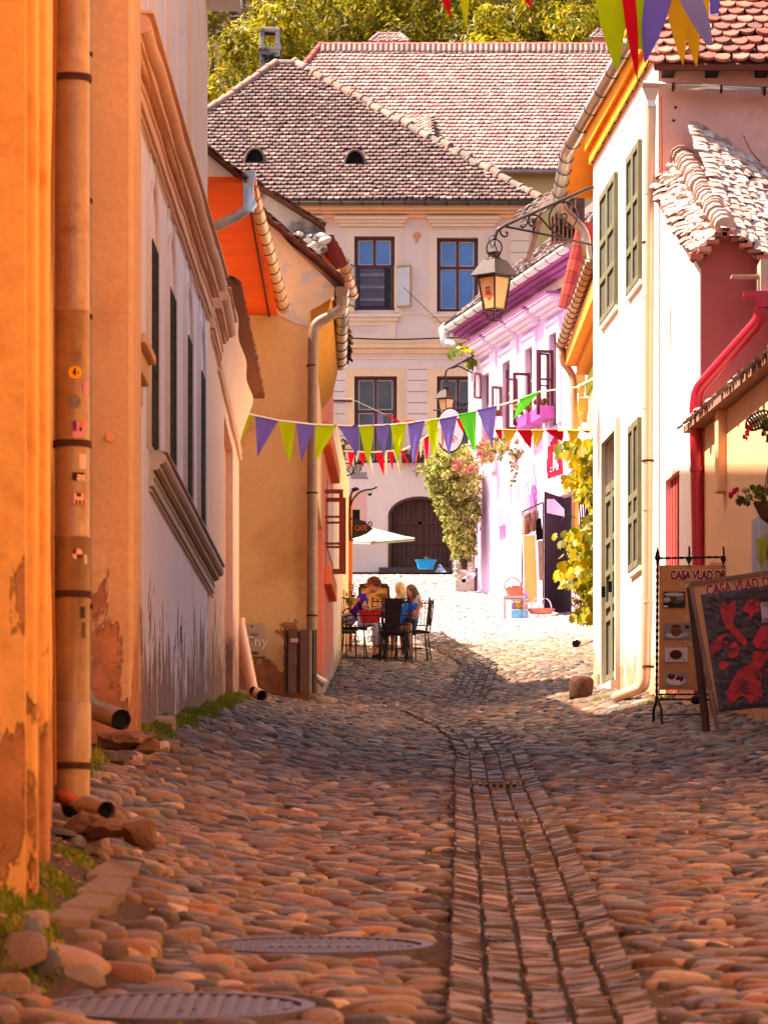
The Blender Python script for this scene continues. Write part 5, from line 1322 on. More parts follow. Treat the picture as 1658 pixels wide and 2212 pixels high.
# soffit and gutters
SOF = mat('amber_orange_soffit', C(246,150,34), rough=.75, var=.08, vs=3, streak=.1)
mb = MB(); g0 = P(1362,85,47.2); g1 = P(1226,322,54.0); g2 = P(1206,425,57.2)
mb.prism([(g0.x,45.9,9.46),(g1.x,g1.y,9.46),(g2.x,g2.y,9.46),(2.66,57.3,9.46),(2.37,52.5,9.46),(2.72,46.001,9.46)], (0,0,.05)); 
MWL.box(mb, 0, MWL.L, 9.2, 9.459, -.01, .10); MWL.box(mb, 0, MWL.L, 9.05, 9.2, -.01, .05)
mb.build('soffit', SOF, h)
mb = MB(); gutter(mb, [g0, g1, g2+Vector((0,0,0))], .085); mb.tube(bend([g2+Vector((.03,-.02,-.05)), P(1212,450,57.2), P(1262,500,57.2), P(1268,560,57.2)], .1, 4), .06, n=14)
STEEL = mat('brushed_steel', C(206,196,190), rough=.30, metal=.85, var=.08, vs=8, spec=.5)
g = mb.build('gutter', STEEL, h, smooth=True); hk = MB(); hooks(hk, g0, g1, .087, 6, th=.005); hooks(hk, g1, g2, .087, 4, th=.005); hk.each('gutter_hook', IRON, g)
mb = MB(); c0 = P(1388,178,45.75); c1 = P(1700,192,45.75); gutter(mb, [c0, c1], .06); g = mb.build('front_gutter', STEEL, h, smooth=True)
hk = MB(); 
for x in (1452, 1556, 1650): hooks(hk, P(x-1,178+.045*(x-1388),45.75), P(x+1,178+.045*(x-1388),45.75), .063, 1, th=.012)
hk.each('gutter_hook', RUST, g)
mb = MB(); c = P(1406,205,45.8); mb.lathe(c, [(.052,-.12),(.055,-.06),(.13,.10),(.135,.12)], n=4, rot=R(45)); hp = mb.build('hopper', STEEL, h)
pxx = P(1404,0,45.85).x
mb = MB(); mb.tube([(pxx,45.85,zpx(225,45.85)),(pxx-.01,45.9,zpx(420,45.9))], .056, n=20)
mb.tube([(pxx-.01,45.9,zpx(418,45.9)),(pxx-.03,45.93,zpx(1300,45.9))], .052, n=20)
mb.tube(bend([(pxx-.03,45.93,zpx(1300,45.9)), P(1392,1482,45.95), P(1330,1506,46.6)], .08, 5), .055, n=18)
for y in (640, 880, 1100, 1300): mb.tube([(pxx-.02,45.92,zpx(y,45.9)-.01),(pxx-.02,45.92,zpx(y,45.9)+.01)], .058, n=20)
dp = mb.build('downspout', mat('cream_pipe', C(226,190,158), rough=.4, metal=.25, var=.08, vs=4), h); smooth_by_angle(dp, 45)
mb = MB()
for y in (523, 995, 1440): mb.tube([(pxx-.02,45.92,zpx(y,45.9)-.01),(pxx-.02,45.92,zpx(y,45.9)+.01)], .0615, n=20)
mb.each('pipe_band', RUST, dp)
mb = MB(); pts = [MWL.pt(.75+.02*math.sin(i*.9), 9.0-i*.3, .02) for i in range(22)]
mb.tube([(2.745+.01*math.sin(i*.8),45.95,8.6-i*.3) for i in range(20)], .006, n=5); mb.build('cable', mat('red_cable', C(190,80,70), rough=.6), h)
mb = MB(); mb.tube([MWL.pt(.3+i*.3, 9.02-.05*abs(math.sin(i*1.1)), .06) for i in range(20)], .009, n=5); 
for i in range(10): mb.ball(MWL.pt(.5+i*.6, 8.98, .07), .016, n=6, m=4)
mb.build('wire_garland', mat('dark_wire', C(60,40,32), rough=.7), h)
# front roof above the pink front
mb = MB(); re = P(1412,135,45.55); sl = 1.0
roof_tiles(mb, (re.x+.02,45.5,zpx(134,45.5)), (1,0,0), (0,1,sl), [(0,0),(5,0),(5,4.5),(0,4.5)], tw=.165, ex=.135, pal=[C(190,112,92), C(172,96,80), C(200,128,108), C(158,88,76), C(182,106,94), C(140,92,82)], jit=.012, lift=.035)
zb_ = zpx(137,45.5); mb.prism([(re.x,45.55,zb_),(re.x+5,45.55,zb_),(re.x+5,48.75,zb_+3.2*sl),(re.x,48.75,zb_+3.2*sl)], (0,.04,-.05), col=C(120,70,60))
mb.prism([(re.x,51.9,zb_),(re.x+5,51.9,zb_),(re.x+5,48.75,zb_+3.2*sl),(re.x,48.75,zb_+3.2*sl)], (0,-.04,-.05), col=C(150,90,78))
for i in range(20): mb.tube([(re.x+.0,45.6+i*.16,zb_+.08+i*.16*sl),(re.x-.01,45.8+i*.16,zb_+.30+i*.16*sl)], .07, n=8, col=C(206,140,124))
mb.build('roof', TILE, h, fix=False)
mb = MB(); 
for x in (1438, 1532, 1640): mb.box(P(x,0,45.7).x-.03, P(x,0,45.7).x+.09, 45.6, 46, zpx(156,45.7), zpx(140,45.7))
mb.box(re.x+.03, 7.5, 45.6, 45.98, zpx(139,45.7)-.01, zpx(139,45.7)+.01); mb.each('rafter', mat('black_timber', C(50,34,28)), h)
# cracks in the pink front
mb = MB()
def crack(pts, w=.008):
    p = [P(x+random.gauss(0,1), y, 45.995) for x, y in pts]; mb.tube(p, [w*random.uniform(.3,1) for _ in p], n=4)
crack([(1546,305),(1556,330),(1570,350),(1578,380),(1600,420),(1614,440)]); crack([(1402+60,310),(1458,350),(1452,390)], .005); crack([(1518,440),(1530,470),(1542,495),(1536,520)], .006); crack([(1604,292),(1620,325),(1640,350)], .006); crack([(1472,330),(1480,370),(1472,400)], .004)
mb.each('crack', mat('crack', C(120,70,60)), h)
mb = MB()
for x, y in ((1458,232),(1454,260)): mb.ball(P(x, y, 45.99), .014, n=8, m=6)
mb.each('plug_hole', DARK, h)
mb = MB(); mb.prism([P(1556,393,45.9),P(1700,400,45.9),P(1700,422,45.9),P(1572,419,45.9)], (0,.05,0)); mb.build('flashing', mat('blue_white_sheet', C(176,190,222), rough=.5), h)

# ================================================================ red house with steep little roof
NWL = Wall(2.72,46.0,2.93,43.0)
h = thing('red_house', (3.8,44.5,2.3), 'low house with dark red front, white side and weathered tile roof', 'house')
mb = MB(); z_a, z_b = 7.66, 6.5
NWL.holes(mb, .004, NWL.L, 1.8, 6.45, [(NWL.u(1436), NWL.u(1466), 2.6, NWL.z(1450,1028)), (NWL.u(1447)-.04, NWL.u(1447)+.06, NWL.z(1447,770), NWL.z(1447,670))], depth=.10, thick=.5)
NWL.poly(mb, [(.004,6.45),(NWL.L,6.45),(.004,7.66)], -.5, 0)
mb.build('wall', WHT, h)
RDW = mat('dark_red_plaster', C(184,98,94), rough=.92, var=.08, vs=1.6, bump=.003, mot=.06)
mb = MB(); mb.prism([P(1513,1010,43.0),P(1513,572,43.0),P(1545,520,43.0),P(1566,500,43.0),P(1585,520,43),P(1640,568,43.0),P(1760,680,43.0),P(1760,1010,43.0)], (0,.3,0)); mb.build('front_wall', RDW, h)
mb = MB(); NWL.box(mb, NWL.u(1436), NWL.u(1466), 2.6, NWL.z(1450,1028), -.09, -.05)
sh = mb.build('shutter', mat('faded_red_boards', C(200,76,72), rough=.85, var=.12, vs=8, streak=.35), h)
mb = MB()
for k in range(4): a = NWL.u(1436)+(NWL.u(1466)-NWL.u(1436))*(k+.9)/5; NWL.box(mb, a-.006, a+.006, 2.6, NWL.z(1450,1028), -.05, -.044)
mb.build('board_gaps', mat('gap_dark', C(90,26,24)), sh)
mb = MB(); a = NWL.u(1440); NWL.box(mb, a-.1, a+.15, 3.4, 3.47, -.04, .02); mb.build('latch', mat('pale_pink_metal', C(214,170,160)), sh)
mb = MB(); NWL.box(mb, NWL.u(1447)-.04, NWL.u(1447)+.06, NWL.z(1447,770), NWL.z(1447,670), -.1, -.06); mb.build('slit_window', mat('orange_reveal', C(236,140,60)), h)
PALW = [C(214,184,168), C(196,158,142), C(228,204,188), C(180,140,126), C(206,170,156)]
eF, eN, rN, rF = P(1404,402,46.0), P(1494,556,42.8), P(1563,494,42.8), P(1471,343,46.0)
def quad_tiles(mb, a, b, c, d, tw, ex, pal, lift=.03, jit=.012):
    """tiles over the parallelogram a-b (eave) d-c (ridge)"""
    U_ = (b-a); V_ = (d-a); Ul = U_.length; Un = U_/Ul; Vp = V_-Un*V_.dot(Un); sh_ = V_.dot(Un); Vl = Vp.length
    V2_ = c-b; sh2 = V2_.dot(Un)
    roof_tiles(mb, a, Un, Vp, [(0,0),(Ul,0),(Ul+sh2,Vl),(sh_,Vl)], tw=tw, ex=ex, pal=pal, lift=lift, jit=jit)
mb = MB(); quad_tiles(mb, eF, eN, rN, rF, .16, .12, PALW, lift=.04, jit=.02)
mb.prism([eF, eN, rN, rF], (0,0,-.06), col=C(150,100,86))
eR_ = [P(1800,660,42.8), P(1700,400,46.0)]
quad_tiles(mb, rN+Vector((0,0,0)), rF, eR_[1], eR_[0], .16, .12, PALW, lift=.04, jit=.02) if False else None
a_, b_ = eR_[0], eR_[1]
roofN = (b_-a_)
quad_tiles(mb, a_, b_, rF, rN, .16, .12, PALW, lift=.045, jit=.02); mb.prism([a_, b_, rF, rN], (0,0,-.06), col=C(120,80,70))
for (p, q_) in ((eN, rN), (a_, rN)):   # ragged verge
    L_ = int((q_-p).length/.09)
    for i in range(L_): 
        c = p+(q_-p)*((i+.5)/L_)+Vector((0,-.03,0)); mb.box(c.x-.06, c.x+.06, c.y-.05, c.y+.12, c.z-.05+random.uniform(-.01,.01), c.z-.01, col=random.choice([C(190,110,90), C(150,84,70), C(210,150,130)]))
mb.build('roof', TILE, h, fix=False)
mb = MB(); ridge_tiles(mb, rN, rF, .10, .16, PALW, up=.02, jit=.012)
for i in range(60):
    t_ = random.random(); p = rN+(rF-rN)*t_+Vector((random.gauss(0,.09),random.gauss(0,.04),-abs(random.gauss(0,.07)))); mb.ball(p, random.uniform(.03,.07), None, .035, n=6, m=4, col=random.choice([C(196,170,156), C(160,136,124), C(220,200,186)]))
o = mb.build('ridge_tiles', TILE, h); smooth_by_angle(o, 50)
mb = MB(); mb.box(P(1578,0,42.5).x, P(1700,0,42.5).x, 42.4, 42.6, zpx(600,42.5), zpx(596,42.5)); mb.box(P(1636,0,42.6).x,4.2,42.3,42.9,zpx(645,42.6),zpx(570,42.6)); mb.build('roof_edge', mat('weathered_wood', C(180,156,136), rough=.9, var=.2, vs=8), h)
REDP = mat('red_pipe_paint', C(178,16,40), rough=.32, var=.06, spec=.6)
mb = MB(); hx = P(1640,0,42.2)
mb.prism([P(1606,628,42.2),P(1606,638,42.2),P(1628,642,42.2),P(1636,662,42.2),P(1720,662,42.2),P(1720,628,42.2)], (0,.14,0))
mb.tube(bend([P(1643,655,42.3),P(1640,690,42.3),P(1506,842,42.75),P(1501,880,42.75),P(1508,1240,42.72),P(1510,1500,42.7)], .14, 6), .060, n=20)
mb.tube([P(1504,1010,42.73),P(1504.3,1018,42.73)], .068, n=20); mb.bar(P(1508,1014,42.7), P(1526,1014,42.9), .02, .02)
dp = mb.build('downspout', REDP, h); smooth_by_angle(dp, 45)

# ================================================================ lower yard wall with tile coping, nearer
OW = Wall(2.93,43.0,3.62,33.0)
h = thing('yard_wall', (3.4,38,1.9), 'low orange plastered yard wall with ragged tile coping at the right', 'wall')
mb = MB(); OW.box(mb, .003, OW.L, .6, 4.95, -.4, 0)
YPL = mat('yard_plaster', C(232,178,130), rough=.9, var=.06, vs=1.4, bump=.003, streak=.08, wear=(-.55,.073,.6,C(200,140,100)))
mb.build('wall_body', YPL, h)
mb = MB(); roof_tiles(mb, OW.pt(-.1, 4.98, .16), OW.t, -OW.n+Vector((0,0,.75)), [(0,0),(OW.L,0),(OW.L,.5),(0,.5)], tw=.16, ex=.10, pal=PALW, jit=.03, lift=.03)
OW.poly(mb, [(-.1,4.93),(OW.L,4.93),(OW.L,4.99),(-.1,4.99)], -.4, .14, col=C(170,120,100)); OW.poly(mb, [(-.1,5.0),(OW.L,5.0),(OW.L,5.22),(-.1,5.22)], -.4, -.3, col=C(170,120,100))
ridge_tiles(mb, OW.pt(-.1,5.24,-.35), OW.pt(OW.L,5.24,-.35), .08, .2, PALW, up=.0, jit=.02); mb.build('coping', TILE, h, fix=False)
mb = MB(); OW.box(mb, 1.2, 1.5, .6, 3.6, -.01, .12); OW.box(mb, 1.55, 1.75, 4.2, 4.94, -.01, .08); mb.build('pier', YPL, h, bevel=.01)

# out of frame on the right: house added for its warm bounce light
h = thing('bounce_house', (4.5,15,0), 'unseen ochre house added just outside the picture for warm bounce light', 'house')
mb = MB(); mb.box(3.05,8,-6,32,-4,7.0); mb.prism([(2.9,-6.3,7.0),(8.2,-6.3,7.0),(5.5,-6.3,9.5)], (0,38.6,0)); mb.build('wall', mat('near_ochre', C(226,176,124), rough=.9, var=.06), h)

# vine and stump --------------------------------------------------
VINE = mat('vine_leaf', C(214,190,36), rough=.45, transl=.45, var=.3, vs=5, attr=True, spec=.4)
def bigleaves(name, pts, size, pal, parent):
    mb = MB()
    for p in pts:
        s = size*random.uniform(.6, 1.25); nrm = Vector((-1+random.gauss(0,.5), -1+random.gauss(0,.5), .3+random.gauss(0,.5))).normalized()
        t = nrm.cross(Vector((random.gauss(0,.4),random.gauss(0,.4),1))).normalized(); b = t.cross(nrm)
        out = [(0,-.5),(.38,-.42),(.5,-.05),(.30,.0),(.36,.34),(.12,.26),(0,.55),(-.12,.26),(-.36,.34),(-.30,.0),(-.5,-.05),(-.38,-.42)]
        vs = [Vector(p)]+[Vector(p)+t*(x*s)-b*(y*s)-nrm*(abs(x)*s*.25) for x, y in out]
        c = random.choice(pal); v = random.uniform(.7,1.15)
        mb.add(vs, [(0, i+1, (i+1) % 12+1) for i in range(12)], (c[0]*v, c[1]*v, c[2]*v, 1))
    return mb.build(name, VINE, parent, fix=False)
VP = [C(255,245,160), C(235,220,110), C(190,210,100), C(140,170,70), C(250,240,130), C(170,180,80)]
t = thing('grape_vine', P(1250,1345,63), 'yellowing grape vine climbing beside the white house', 'plant')
pts = []
for i in range(1000):
    y = random.uniform(955, 1345); w = 26+14*math.sin(y/37)+10*math.sin(y/15); x = 1284-abs(random.gauss(0, w*.85)); 
    if x < 1196: continue
    pts.append(P(x, y, 62+random.uniform(-1,1.6)))
bigleaves('leaves', pts, .16, VP, t)
crown(P(1262,1255,62.5), .24, .5, .75, 2600, .055, [C(220,200,110), C(180,180,90), C(250,230,150)], t, name='small_leaves', mt=VINE, clumps=60)
mb = MB()
for k in range(5):
    mb.tube([P(1270+k*3,1350,62.5), P(1262+6*math.sin(k),1200,62.6), P(1270-5*k,1080,62.6), P(1276,960,62.6)], .012, n=5)
for k in range(6):
    x, y = 1215+random.uniform(-8,30), 1030+k*40; mb.tube([P(x+30,y+10,62.4),P(x+10,y,62.2),P(x-6,y+16,62.1)], .006, n=4)
mb.build('stem', BARK, t)
t = thing('stone_bollard', GH(1250,1512), 'dark worn stump of a bollard at the white house corner', 'bollard')
c = GH(1251,1513); mb = MB(); mb.lathe(c+Vector((0,0,-.02)), [(.115,0),(.122,.08),(.13,.18),(.128,.24),(.105,.275),(.04,.285)], n=14, M=Matrix.Rotation(R(6),4,'Y')); o = mb.build('stump', mat('dark_stump', C(96,66,52), rough=.9, var=.3, vs=9, bump=.01, bs=20, mot=.4), t, smooth=True)
t = thing('spout_pipe', P(1264,1384,56), 'short slanting zinc spout sticking out of the white house wall', 'pipe')
mb = MB(); mb.tube([P(1284,1376,56.2), P(1243,1390,55.2)], [.055,.05], n=14); mb.build('spout', GALV, t, smooth=True)
mb = MB(); mb.tube([P(1246,1389,55.25), P(1242.6,1390.3,55.17)], .046, n=12); mb.build('bore', DARK, t)
# ================================================================ lanterns
LGL = mat('lantern_glass_warm', C(252,206,150), rough=.25, transl=.5, var=.08, vs=6, spec=.5); LST = mat('lantern_steel', C(66,56,52), rough=.34, metal=.6, var=.15, vs=10)
def lantern(loc, s, label, crest=True):
    t = thing('street_lantern', loc, label, 'lantern', 'iron lanterns hanging from wall brackets')
    O = Vector(loc); q = R(-90)    # loc is the top of the handle
    def L(prof, n=4, mb=None): mb = mb or MB(); mb.lathe(O, [(r*s, z*s) for r, z in prof], n=n, rot=q if n == 4 else 0); return mb
    L([(.135,-.235),(.145,-.245),(.27,-.405),(.275,-.405),(.275,-.415),(.19,-.425)]).build('roof', LST, t)
    m = L([(.02,-.16),(.05,-.165),(.075,-.15),(.068,-.14),(.062,-.14),(.05,-.17),(.045,-.19),(.06,-.205),(.095,-.22),(.10,-.235),(.02,-.236)], n=20)
    m.build('cap', LST, t, smooth=True)
    m = MB(); m.tube([O+Vector((s*.085*math.cos(a), -s*.03*math.cos(a), s*(-.10+.10*math.sin(a)))) for a in np.linspace(-.9, math.pi+.9, 17)], .010*s, n=6)
    m.tube([O+Vector((-.085*.62*s, 0, -.18*s)), O+Vector((-.10*s,0,-.25*s))], .009*s, n=5); m.tube([O+Vector((.085*.62*s,0,-.18*s)), O+Vector((.05*s,-.1*s,-.30*s))], .009*s, n=5); m.build('handle', LST, t, smooth=True)
    top, bot, zt, zb = .183*s, .118*s, -.43*s, -.79*s; m = MB()
    cs = [Vector((math.cos(q+k*math.pi/2), math.sin(q+k*math.pi/2), 0)) for k in range(4)]
    for c in cs: m.bar(O+c*top+Vector((0,0,zt)), O+c*bot+Vector((0,0,zb)), .02*s, .02*s)
    for k in range(4):
        for rr, z in ((top, zt),(bot, zb)): m.bar(O+cs[k]*rr+Vector((0,0,z)), O+cs[(k+1) % 4]*rr+Vector((0,0,z)), .022*s, .018*s)
    for c in cs:
        m.tube([O+c*bot+Vector((0,0,zb)), O+c*(bot*1.08)+Vector((0,0,zb-.03*s)), O+c*(bot*.75)+Vector((0,0,zb-.05*s)), O+c*(bot*.5)+Vector((0,0,zb-.12*s))], .009*s, n=5)
    for k in range(4): m.bar(O+cs[k]*bot*.5+Vector((0,0,zb-.12*s)), O+cs[(k+1) % 4]*bot*.5+Vector((0,0,zb-.12*s)), .012*s, .012*s)
    m.build('frame', LST, t)
    for k in range(4):
        a, b = cs[k], cs[(k+1) % 4]; e = .94; m = MB()
        pts = [O+a*top*e+Vector((0,0,zt)), O+b*top*e+Vector((0,0,zt)), O+b*bot*e+Vector((0,0,zb)), O+a*bot*e+Vector((0,0,zb))]
        m.prism(pts, -(a+b).normalized()*.006*s); g = m.build('glass_panel', LGL, t)
        if crest and k == 3:
            f = (pts[1]-pts[0]).normalized(); dn = ((pts[3]+pts[2])-(pts[0]+pts[1])).normalized(); nn = (a+b).normalized()*.004*s; cc = (pts[0]+pts[1]+pts[2]+pts[3])/4+nn
            m = MB(); m.prism([cc+f*x*s+dn*y*s for x, y in ((-.04,-.035),(.04,-.035),(.042,.03),(.02,.06),(0,.075),(-.02,.06),(-.042,.03))], nn*.5); cr = m.build('crest', mat('crest_red', C(226,96,56), rough=.6), g)
            m = MB()
            for x in (-.02, 0, .02): m.prism([cc+nn+f*(x+dx)*s+dn*y*s for x_, (dx, y) in ((0,(-.006,-.02)),(0,(.006,-.02)),(0,(.006,.012)),(0,(-.006,.012)))], nn*.4)
            m.prism([cc+nn+f*x*s+dn*y*s for x, y in ((-.026,.002),(.026,.002),(.026,.02),(-.026,.02))], nn*.3)
            for x in (-.03,-.015,0,.015,.03): m.prism([cc+f*(x+dx)*s+dn*y*s for dx, y in ((-.006,-.045),(.006,-.045),(.004,-.07),(-.004,-.07))], nn*.5)
            m.prism([cc+f*x*s+dn*y*s for x, y in ((-.037,-.045),(.037,-.045),(.037,-.052),(-.037,-.052))], nn*.55); m.build('crest_castle', mat('crest_grey', C(120,96,96), rough=.6), cr)
    return t
d = 52.0; lantern(P(1067,517,d), 1.0, 'big black street lantern with castle crest hanging beside the white house')
t = thing('lantern_bracket', P(1270,470,d), 'long curled iron bracket arm on the white house holding the big lantern', 'bracket')
def D_(x, y): return P(952+x/5.224, 444+y/5.224, d)
m = MB(); m.tube(bend([D_(612,390), D_(618,335), D_(640,270), D_(720,225), D_(1640,-185), P(1282,404,d)], .06, 5), .020, n=10); m.build('arm', LST, t, smooth=True)
m = MB(); m.tube([D_(725,238), D_(1000,290), D_(1700,442)], .013, n=8)
for pts in ([D_(720,238),D_(672,262),D_(666,300),D_(690,345),D_(730,355),D_(755,325),D_(745,300),D_(725,305)],
            [D_(1000,120),D_(975,190),D_(945,240),D_(915,250),D_(895,222)],
            [D_(1000,110),D_(985,180),D_(1010,235),D_(1050,230),D_(1075,190),D_(1065,160)],
            [D_(1000,110),D_(1090,105),D_(1150,170),D_(1240,280),D_(1400,370)],
            [D_(1240,275),D_(1215,130),D_(1250,30),D_(1340,-40),D_(1450,-40),D_(1530,60),D_(1540,150),D_(1490,240),D_(1430,250),D_(1385,215),D_(1395,170),D_(1425,130),D_(1410,90),D_(1370,100),D_(1240,280)]):
    m.tube(bend(pts, .05, 4), .012, n=6)
m.tube([D_(580,480), D_(540,400), D_(550,345), D_(590,335), D_(612,370), D_(600,440), D_(590,470)], .006, n=5); m.tube([D_(605,400), D_(610,450), D_(635,520)], .008, n=5)
m.build('scrollwork', LST, t, smooth=True)
d2 = 103.5; lantern(P(963,822,d2), .98, 'smaller lantern hanging at the far corner of the lilac house', crest=False)
t = thing('lantern_bracket', P(1022,790,d2), 'small curled iron bracket at the far corner of the lilac house', 'bracket')
m = MB(); m.tube(bend([P(963,826,d2),P(961,808,d2),P(965,797,d2),P(975,794,d2),P(1024,768,d2)], .1, 4), .022, n=6); m.tube(bend([P(975,796,d2),P(990,790,d2),P(1003,797,d2),P(1020,806,d2)], .1, 4), .018, n=6); m.tube([P(1000,782,d2),P(1012,778,d2),P(1018,785,d2),P(1012,798,d2)], .014, n=5); m.build('arm', LST, t, smooth=True)
# round white sign
t = thing('round_sign', P(971,930,103), 'round white hanging sign in a dark iron ring by the lilac house', 'sign')
c = P(972,929,103); RX = Matrix.Rotation(R(90), 4, 'X') @ Matrix.Rotation(0, 4, 'Z')
m = MB(); m.lathe(c, [(.47,-.02),(.47,.02)], n=36, M=Matrix.Scale(.62,4,(1,0,0)) @ RX); m.build('disc', mat('sign_white', C(240,226,222), rough=.6), t)
m = MB(); m.tube([c+Vector((.30*math.cos(a), 0, .49*math.sin(a))) for a in np.linspace(0, 2*math.pi, 33)[:-1]], .02, n=6, closed=True)
m.tube([P(935,886,103),P(1010,884,103)], .015, n=5)
for k in range(7): m.tube(scroll(P(985+k*4,876-abs(k-3)*1.5,103), (1,0,0), (0,0,1), .05, .01, 0, 8, 14), .008, n=4)
m.build('iron_frame', IRON, t, smooth=True)
text('ar', .16, frameM(c+Vector((.02,-.025,.05)), (1,0,0), (0,0,1)), DARK, t, ext=.002, bold=.004)
m = MB(); m.tube(scroll(c+Vector((.05,-.03,-.22)), (1,0,0), (0,0,1), .10, .01, 0, 9, 20), .010, n=4); m.tube([c+Vector((-.15,-.03,-.16)), c+Vector((-.05,-.03,-.24)), c+Vector((.02,-.03,-.2))], .012, n=4); m.build('sign_curl', mat('red_curl', C(190,60,60)), t)
# vine leaves on the far corner
t = thing('corner_vine', P(1010,780,105), 'few yellow green vine leaves at the top of the white rain pipe', 'plant')
bigleaves('leaves', [P(x, y, 105+random.uniform(-.3,.3)) for x, y in ((972,768),(978,763),(985,758),(992,756),(1002,748),(1008,746),(1014,752),(1006,755),(1014,742),(1008,784),(1016,788),(996,752))], .28, [C(230,220,90), C(150,170,60), C(120,150,50)], t)
m = MB(); m.tube([P(970,770,105),P(990,757,105),P(1012,745,105),P(1020,760,105),P(1018,800,105)], .012, n=4); m.build('stem', BARK, t)

# ================================================================ bunting
CLOTH = mat('pennant_cloth', (1,1,1,1), attr=True, rough=.8, transl=.45, var=.08, vs=8)
PURP, LIME, BRG, RDD, YEL, CRE, ORR = C(128,112,206), C(196,222,20), C(96,226,60), C(226,20,40), C(250,196,40), C(250,222,170), C(238,110,60)
def pennant(parent, a, b, tip, d, col, d1=None, bulge=0, cut=0):
    a = P(a[0], a[1], d); b = P(b[0], b[1], d1 or d); tp = P(tip[0], tip[1], (d+(d1 or d))/2)
    nx, ny = 8, 14; m = MB(); ph = random.uniform(0, 6); am = (b-a).length*.06
    vs = []
    for j in range(ny+1):
        v = j/ny; 
        for i in range(nx+1):
            u = i/nx; w = (1-v)*(1+bulge*v*4)+cut*v; mid = a.lerp(b, .5).lerp(tp, v)
            p = mid+(b-a)*((u-.5)*w)
            p += Vector((0, am*math.sin(u*7+ph+v*3)*(.3+v)*(1-v*.4), 0)); vs.append(p)
    fs = []
    for j in range(ny):
        for i in range(nx): fs.append((j*(nx+1)+i, j*(nx+1)+i+1, (j+1)*(nx+1)+i+1, (j+1)*(nx+1)+i))
    m.add(vs, fs, col)
    h_ = (b-a).length*.07                # folded hem over the cord
    c2 = (col[0]*.75, col[1]*.75, col[2]*.75, 1)
    m.tube([a.lerp(b, t_) for t_ in np.linspace(0, 1, 5)], h_*.8, n=6, col=c2)
    return m.build('pennant', CLOTH, parent, smooth=True, fix=False)
CORD = mat('cord', C(224,206,190), rough=.8)
t = thing('bunting', P(800,920,49), 'purple and lime pennant string across the lane below the big lantern', 'bunting', 'pennant strings over the street')
m = MB(); m.tube([P(522,889,47.6),P(550,897,47.8),P(602,908,48),P(682,917,48.4),P(775,920,48.8),P(845,917,49.1),P(918,909,49.4),P(988,898,49.7),P(1073,877,50.1),P(1118,864,50.4),P(1165,846,50.6),P(1245,836,51),P(1284,815,51.5)], .010, n=6); m.build('cord', CORD, t)
for a, b, tp, c, bl in (((529,891),(549,897),(519,955),LIME,.0),((551,898),(601,908),(556,987),PURP,0),((602,908),(637,912),(625,1000),LIME,.12),((639,912),(681,917),(651,998),PURP,0),((683,918),(727,919),(682,996),LIME,.06),
    ((730,920),(773,920),(771,987),PURP,0),((776,920),(808,920),(795,1006),LIME,.12),((810,920),(841,918),(829,990),PURP,.04),((844,917),(877,917),(857,1000),LIME,.10),((880,916),(917,910),(892,1008),PURP,.03),((919,909),(945,906),(939,992),LIME,.12),
    ((948,907),(987,899),(969,986),PURP,0),((989,897),(1028,889),(1026,982),BRG,0),((1030,887),(1072,878),(1063,967),PURP,0),((1122,864),(1164,847),(1109,907),BRG,.05)):
    pennant(t, a, b, tp, 48+(a[0]-530)/270, c, bulge=bl)
t = thing('bunting', P(1170,930,60), 'red and yellow pennant string between the lilac wall and the white house', 'bunting', 'pennant strings over the street')
m = MB(); m.tube([P(1060,927,63),P(1120,930,62),P(1200,930,60),P(1280,929,57.5)], .012, n=6); m.build('cord', mat('yellow_cord', C(250,210,90)), t)
for a, b, tp, c in (((1068,928),(1083,928),(1082,953),RDD),((1085,929),(1115,930),(1098,958),YEL),((1117,930),(1147,930),(1146,970),RDD),((1149,930),(1175,930),(1157,968),YEL),((1177,930),(1216,930),(1213,954),RDD),((1224,930),(1252,930),(1235,961),YEL),((1254,930),(1277,929),(1268,936),RDD)):
    pennant(t, a, b, tp, 62-(a[0]-1068)/50, c, bulge=.1)
t = thing('bunting', P(850,975,72), 'faded red and cream ribbon string hanging behind the purple and lime one', 'bunting', 'pennant strings over the street')
m = MB(); m.tube([P(742,974,70),P(800,977,71),P(870,972,72),P(905,955,73),P(945,925,74),P(985,905,76),P(1030,890,80)], .014, n=6); m.build('cord', CORD, t)
for a, b, tp, c in (((751,974),(766,975),(757,1010),RDD),((767,975),(775,975),(770,1000),CRE),((776,976),(789,976),(784,1012),RDD),((792,976),(799,976),(808,1029),CRE),((810,976),(826,976),(829,1028),RDD),((829,975),(836,975),(835,1031),CRE),((838,975),(848,974),(848,1018),RDD),((849,974),(857,973),(864,1025),CRE),((862,973),(869,972),(888,1013),RDD),
    ((893,962),(905,955),(898,1002),ORR),((905,955),(914,948),(908,990),CRE),((915,948),(926,940),(922,1000),RDD),((940,930),(949,922),(946,980),CRE),((952,922),(962,916),(955,975),ORR),((985,905),(998,901),(1000,935),RDD)):
    pennant(t, a, b, tp, 72, c, bulge=.15)
t = thing('bunting', P(870,905,68), 'short loose red pennant and ribbon flying above the lime pennants', 'bunting', 'pennant strings over the street')
m = MB(); m.tube([P(870,913,68),P(882,909,68),P(905,914,68)], .03, n=6, col=ORR); m.build('ribbon', CLOTH, t)
pennant(t, (868,918), (856,905), (832,896), 68, RDD, bulge=.2)
m = MB(); m.tube([P(690,858,66),P(760,862,67),P(832,896,68)], .006, n=4); m.build('cord', CORD, t)
t = thing('bunting', P(1420,-60,31), 'large blurred ribbons in lime, red, purple and yellow at the top right', 'bunting', 'pennant strings over the street')
m = MB(); m.tube([P(1180,-150,31),P(1300,-80,31),P(1420,-66,31),P(1560,-90,31),P(1750,-160,31)], .006, n=5); m.build('cord', CORD, t)
PGR = C(150,144,190)
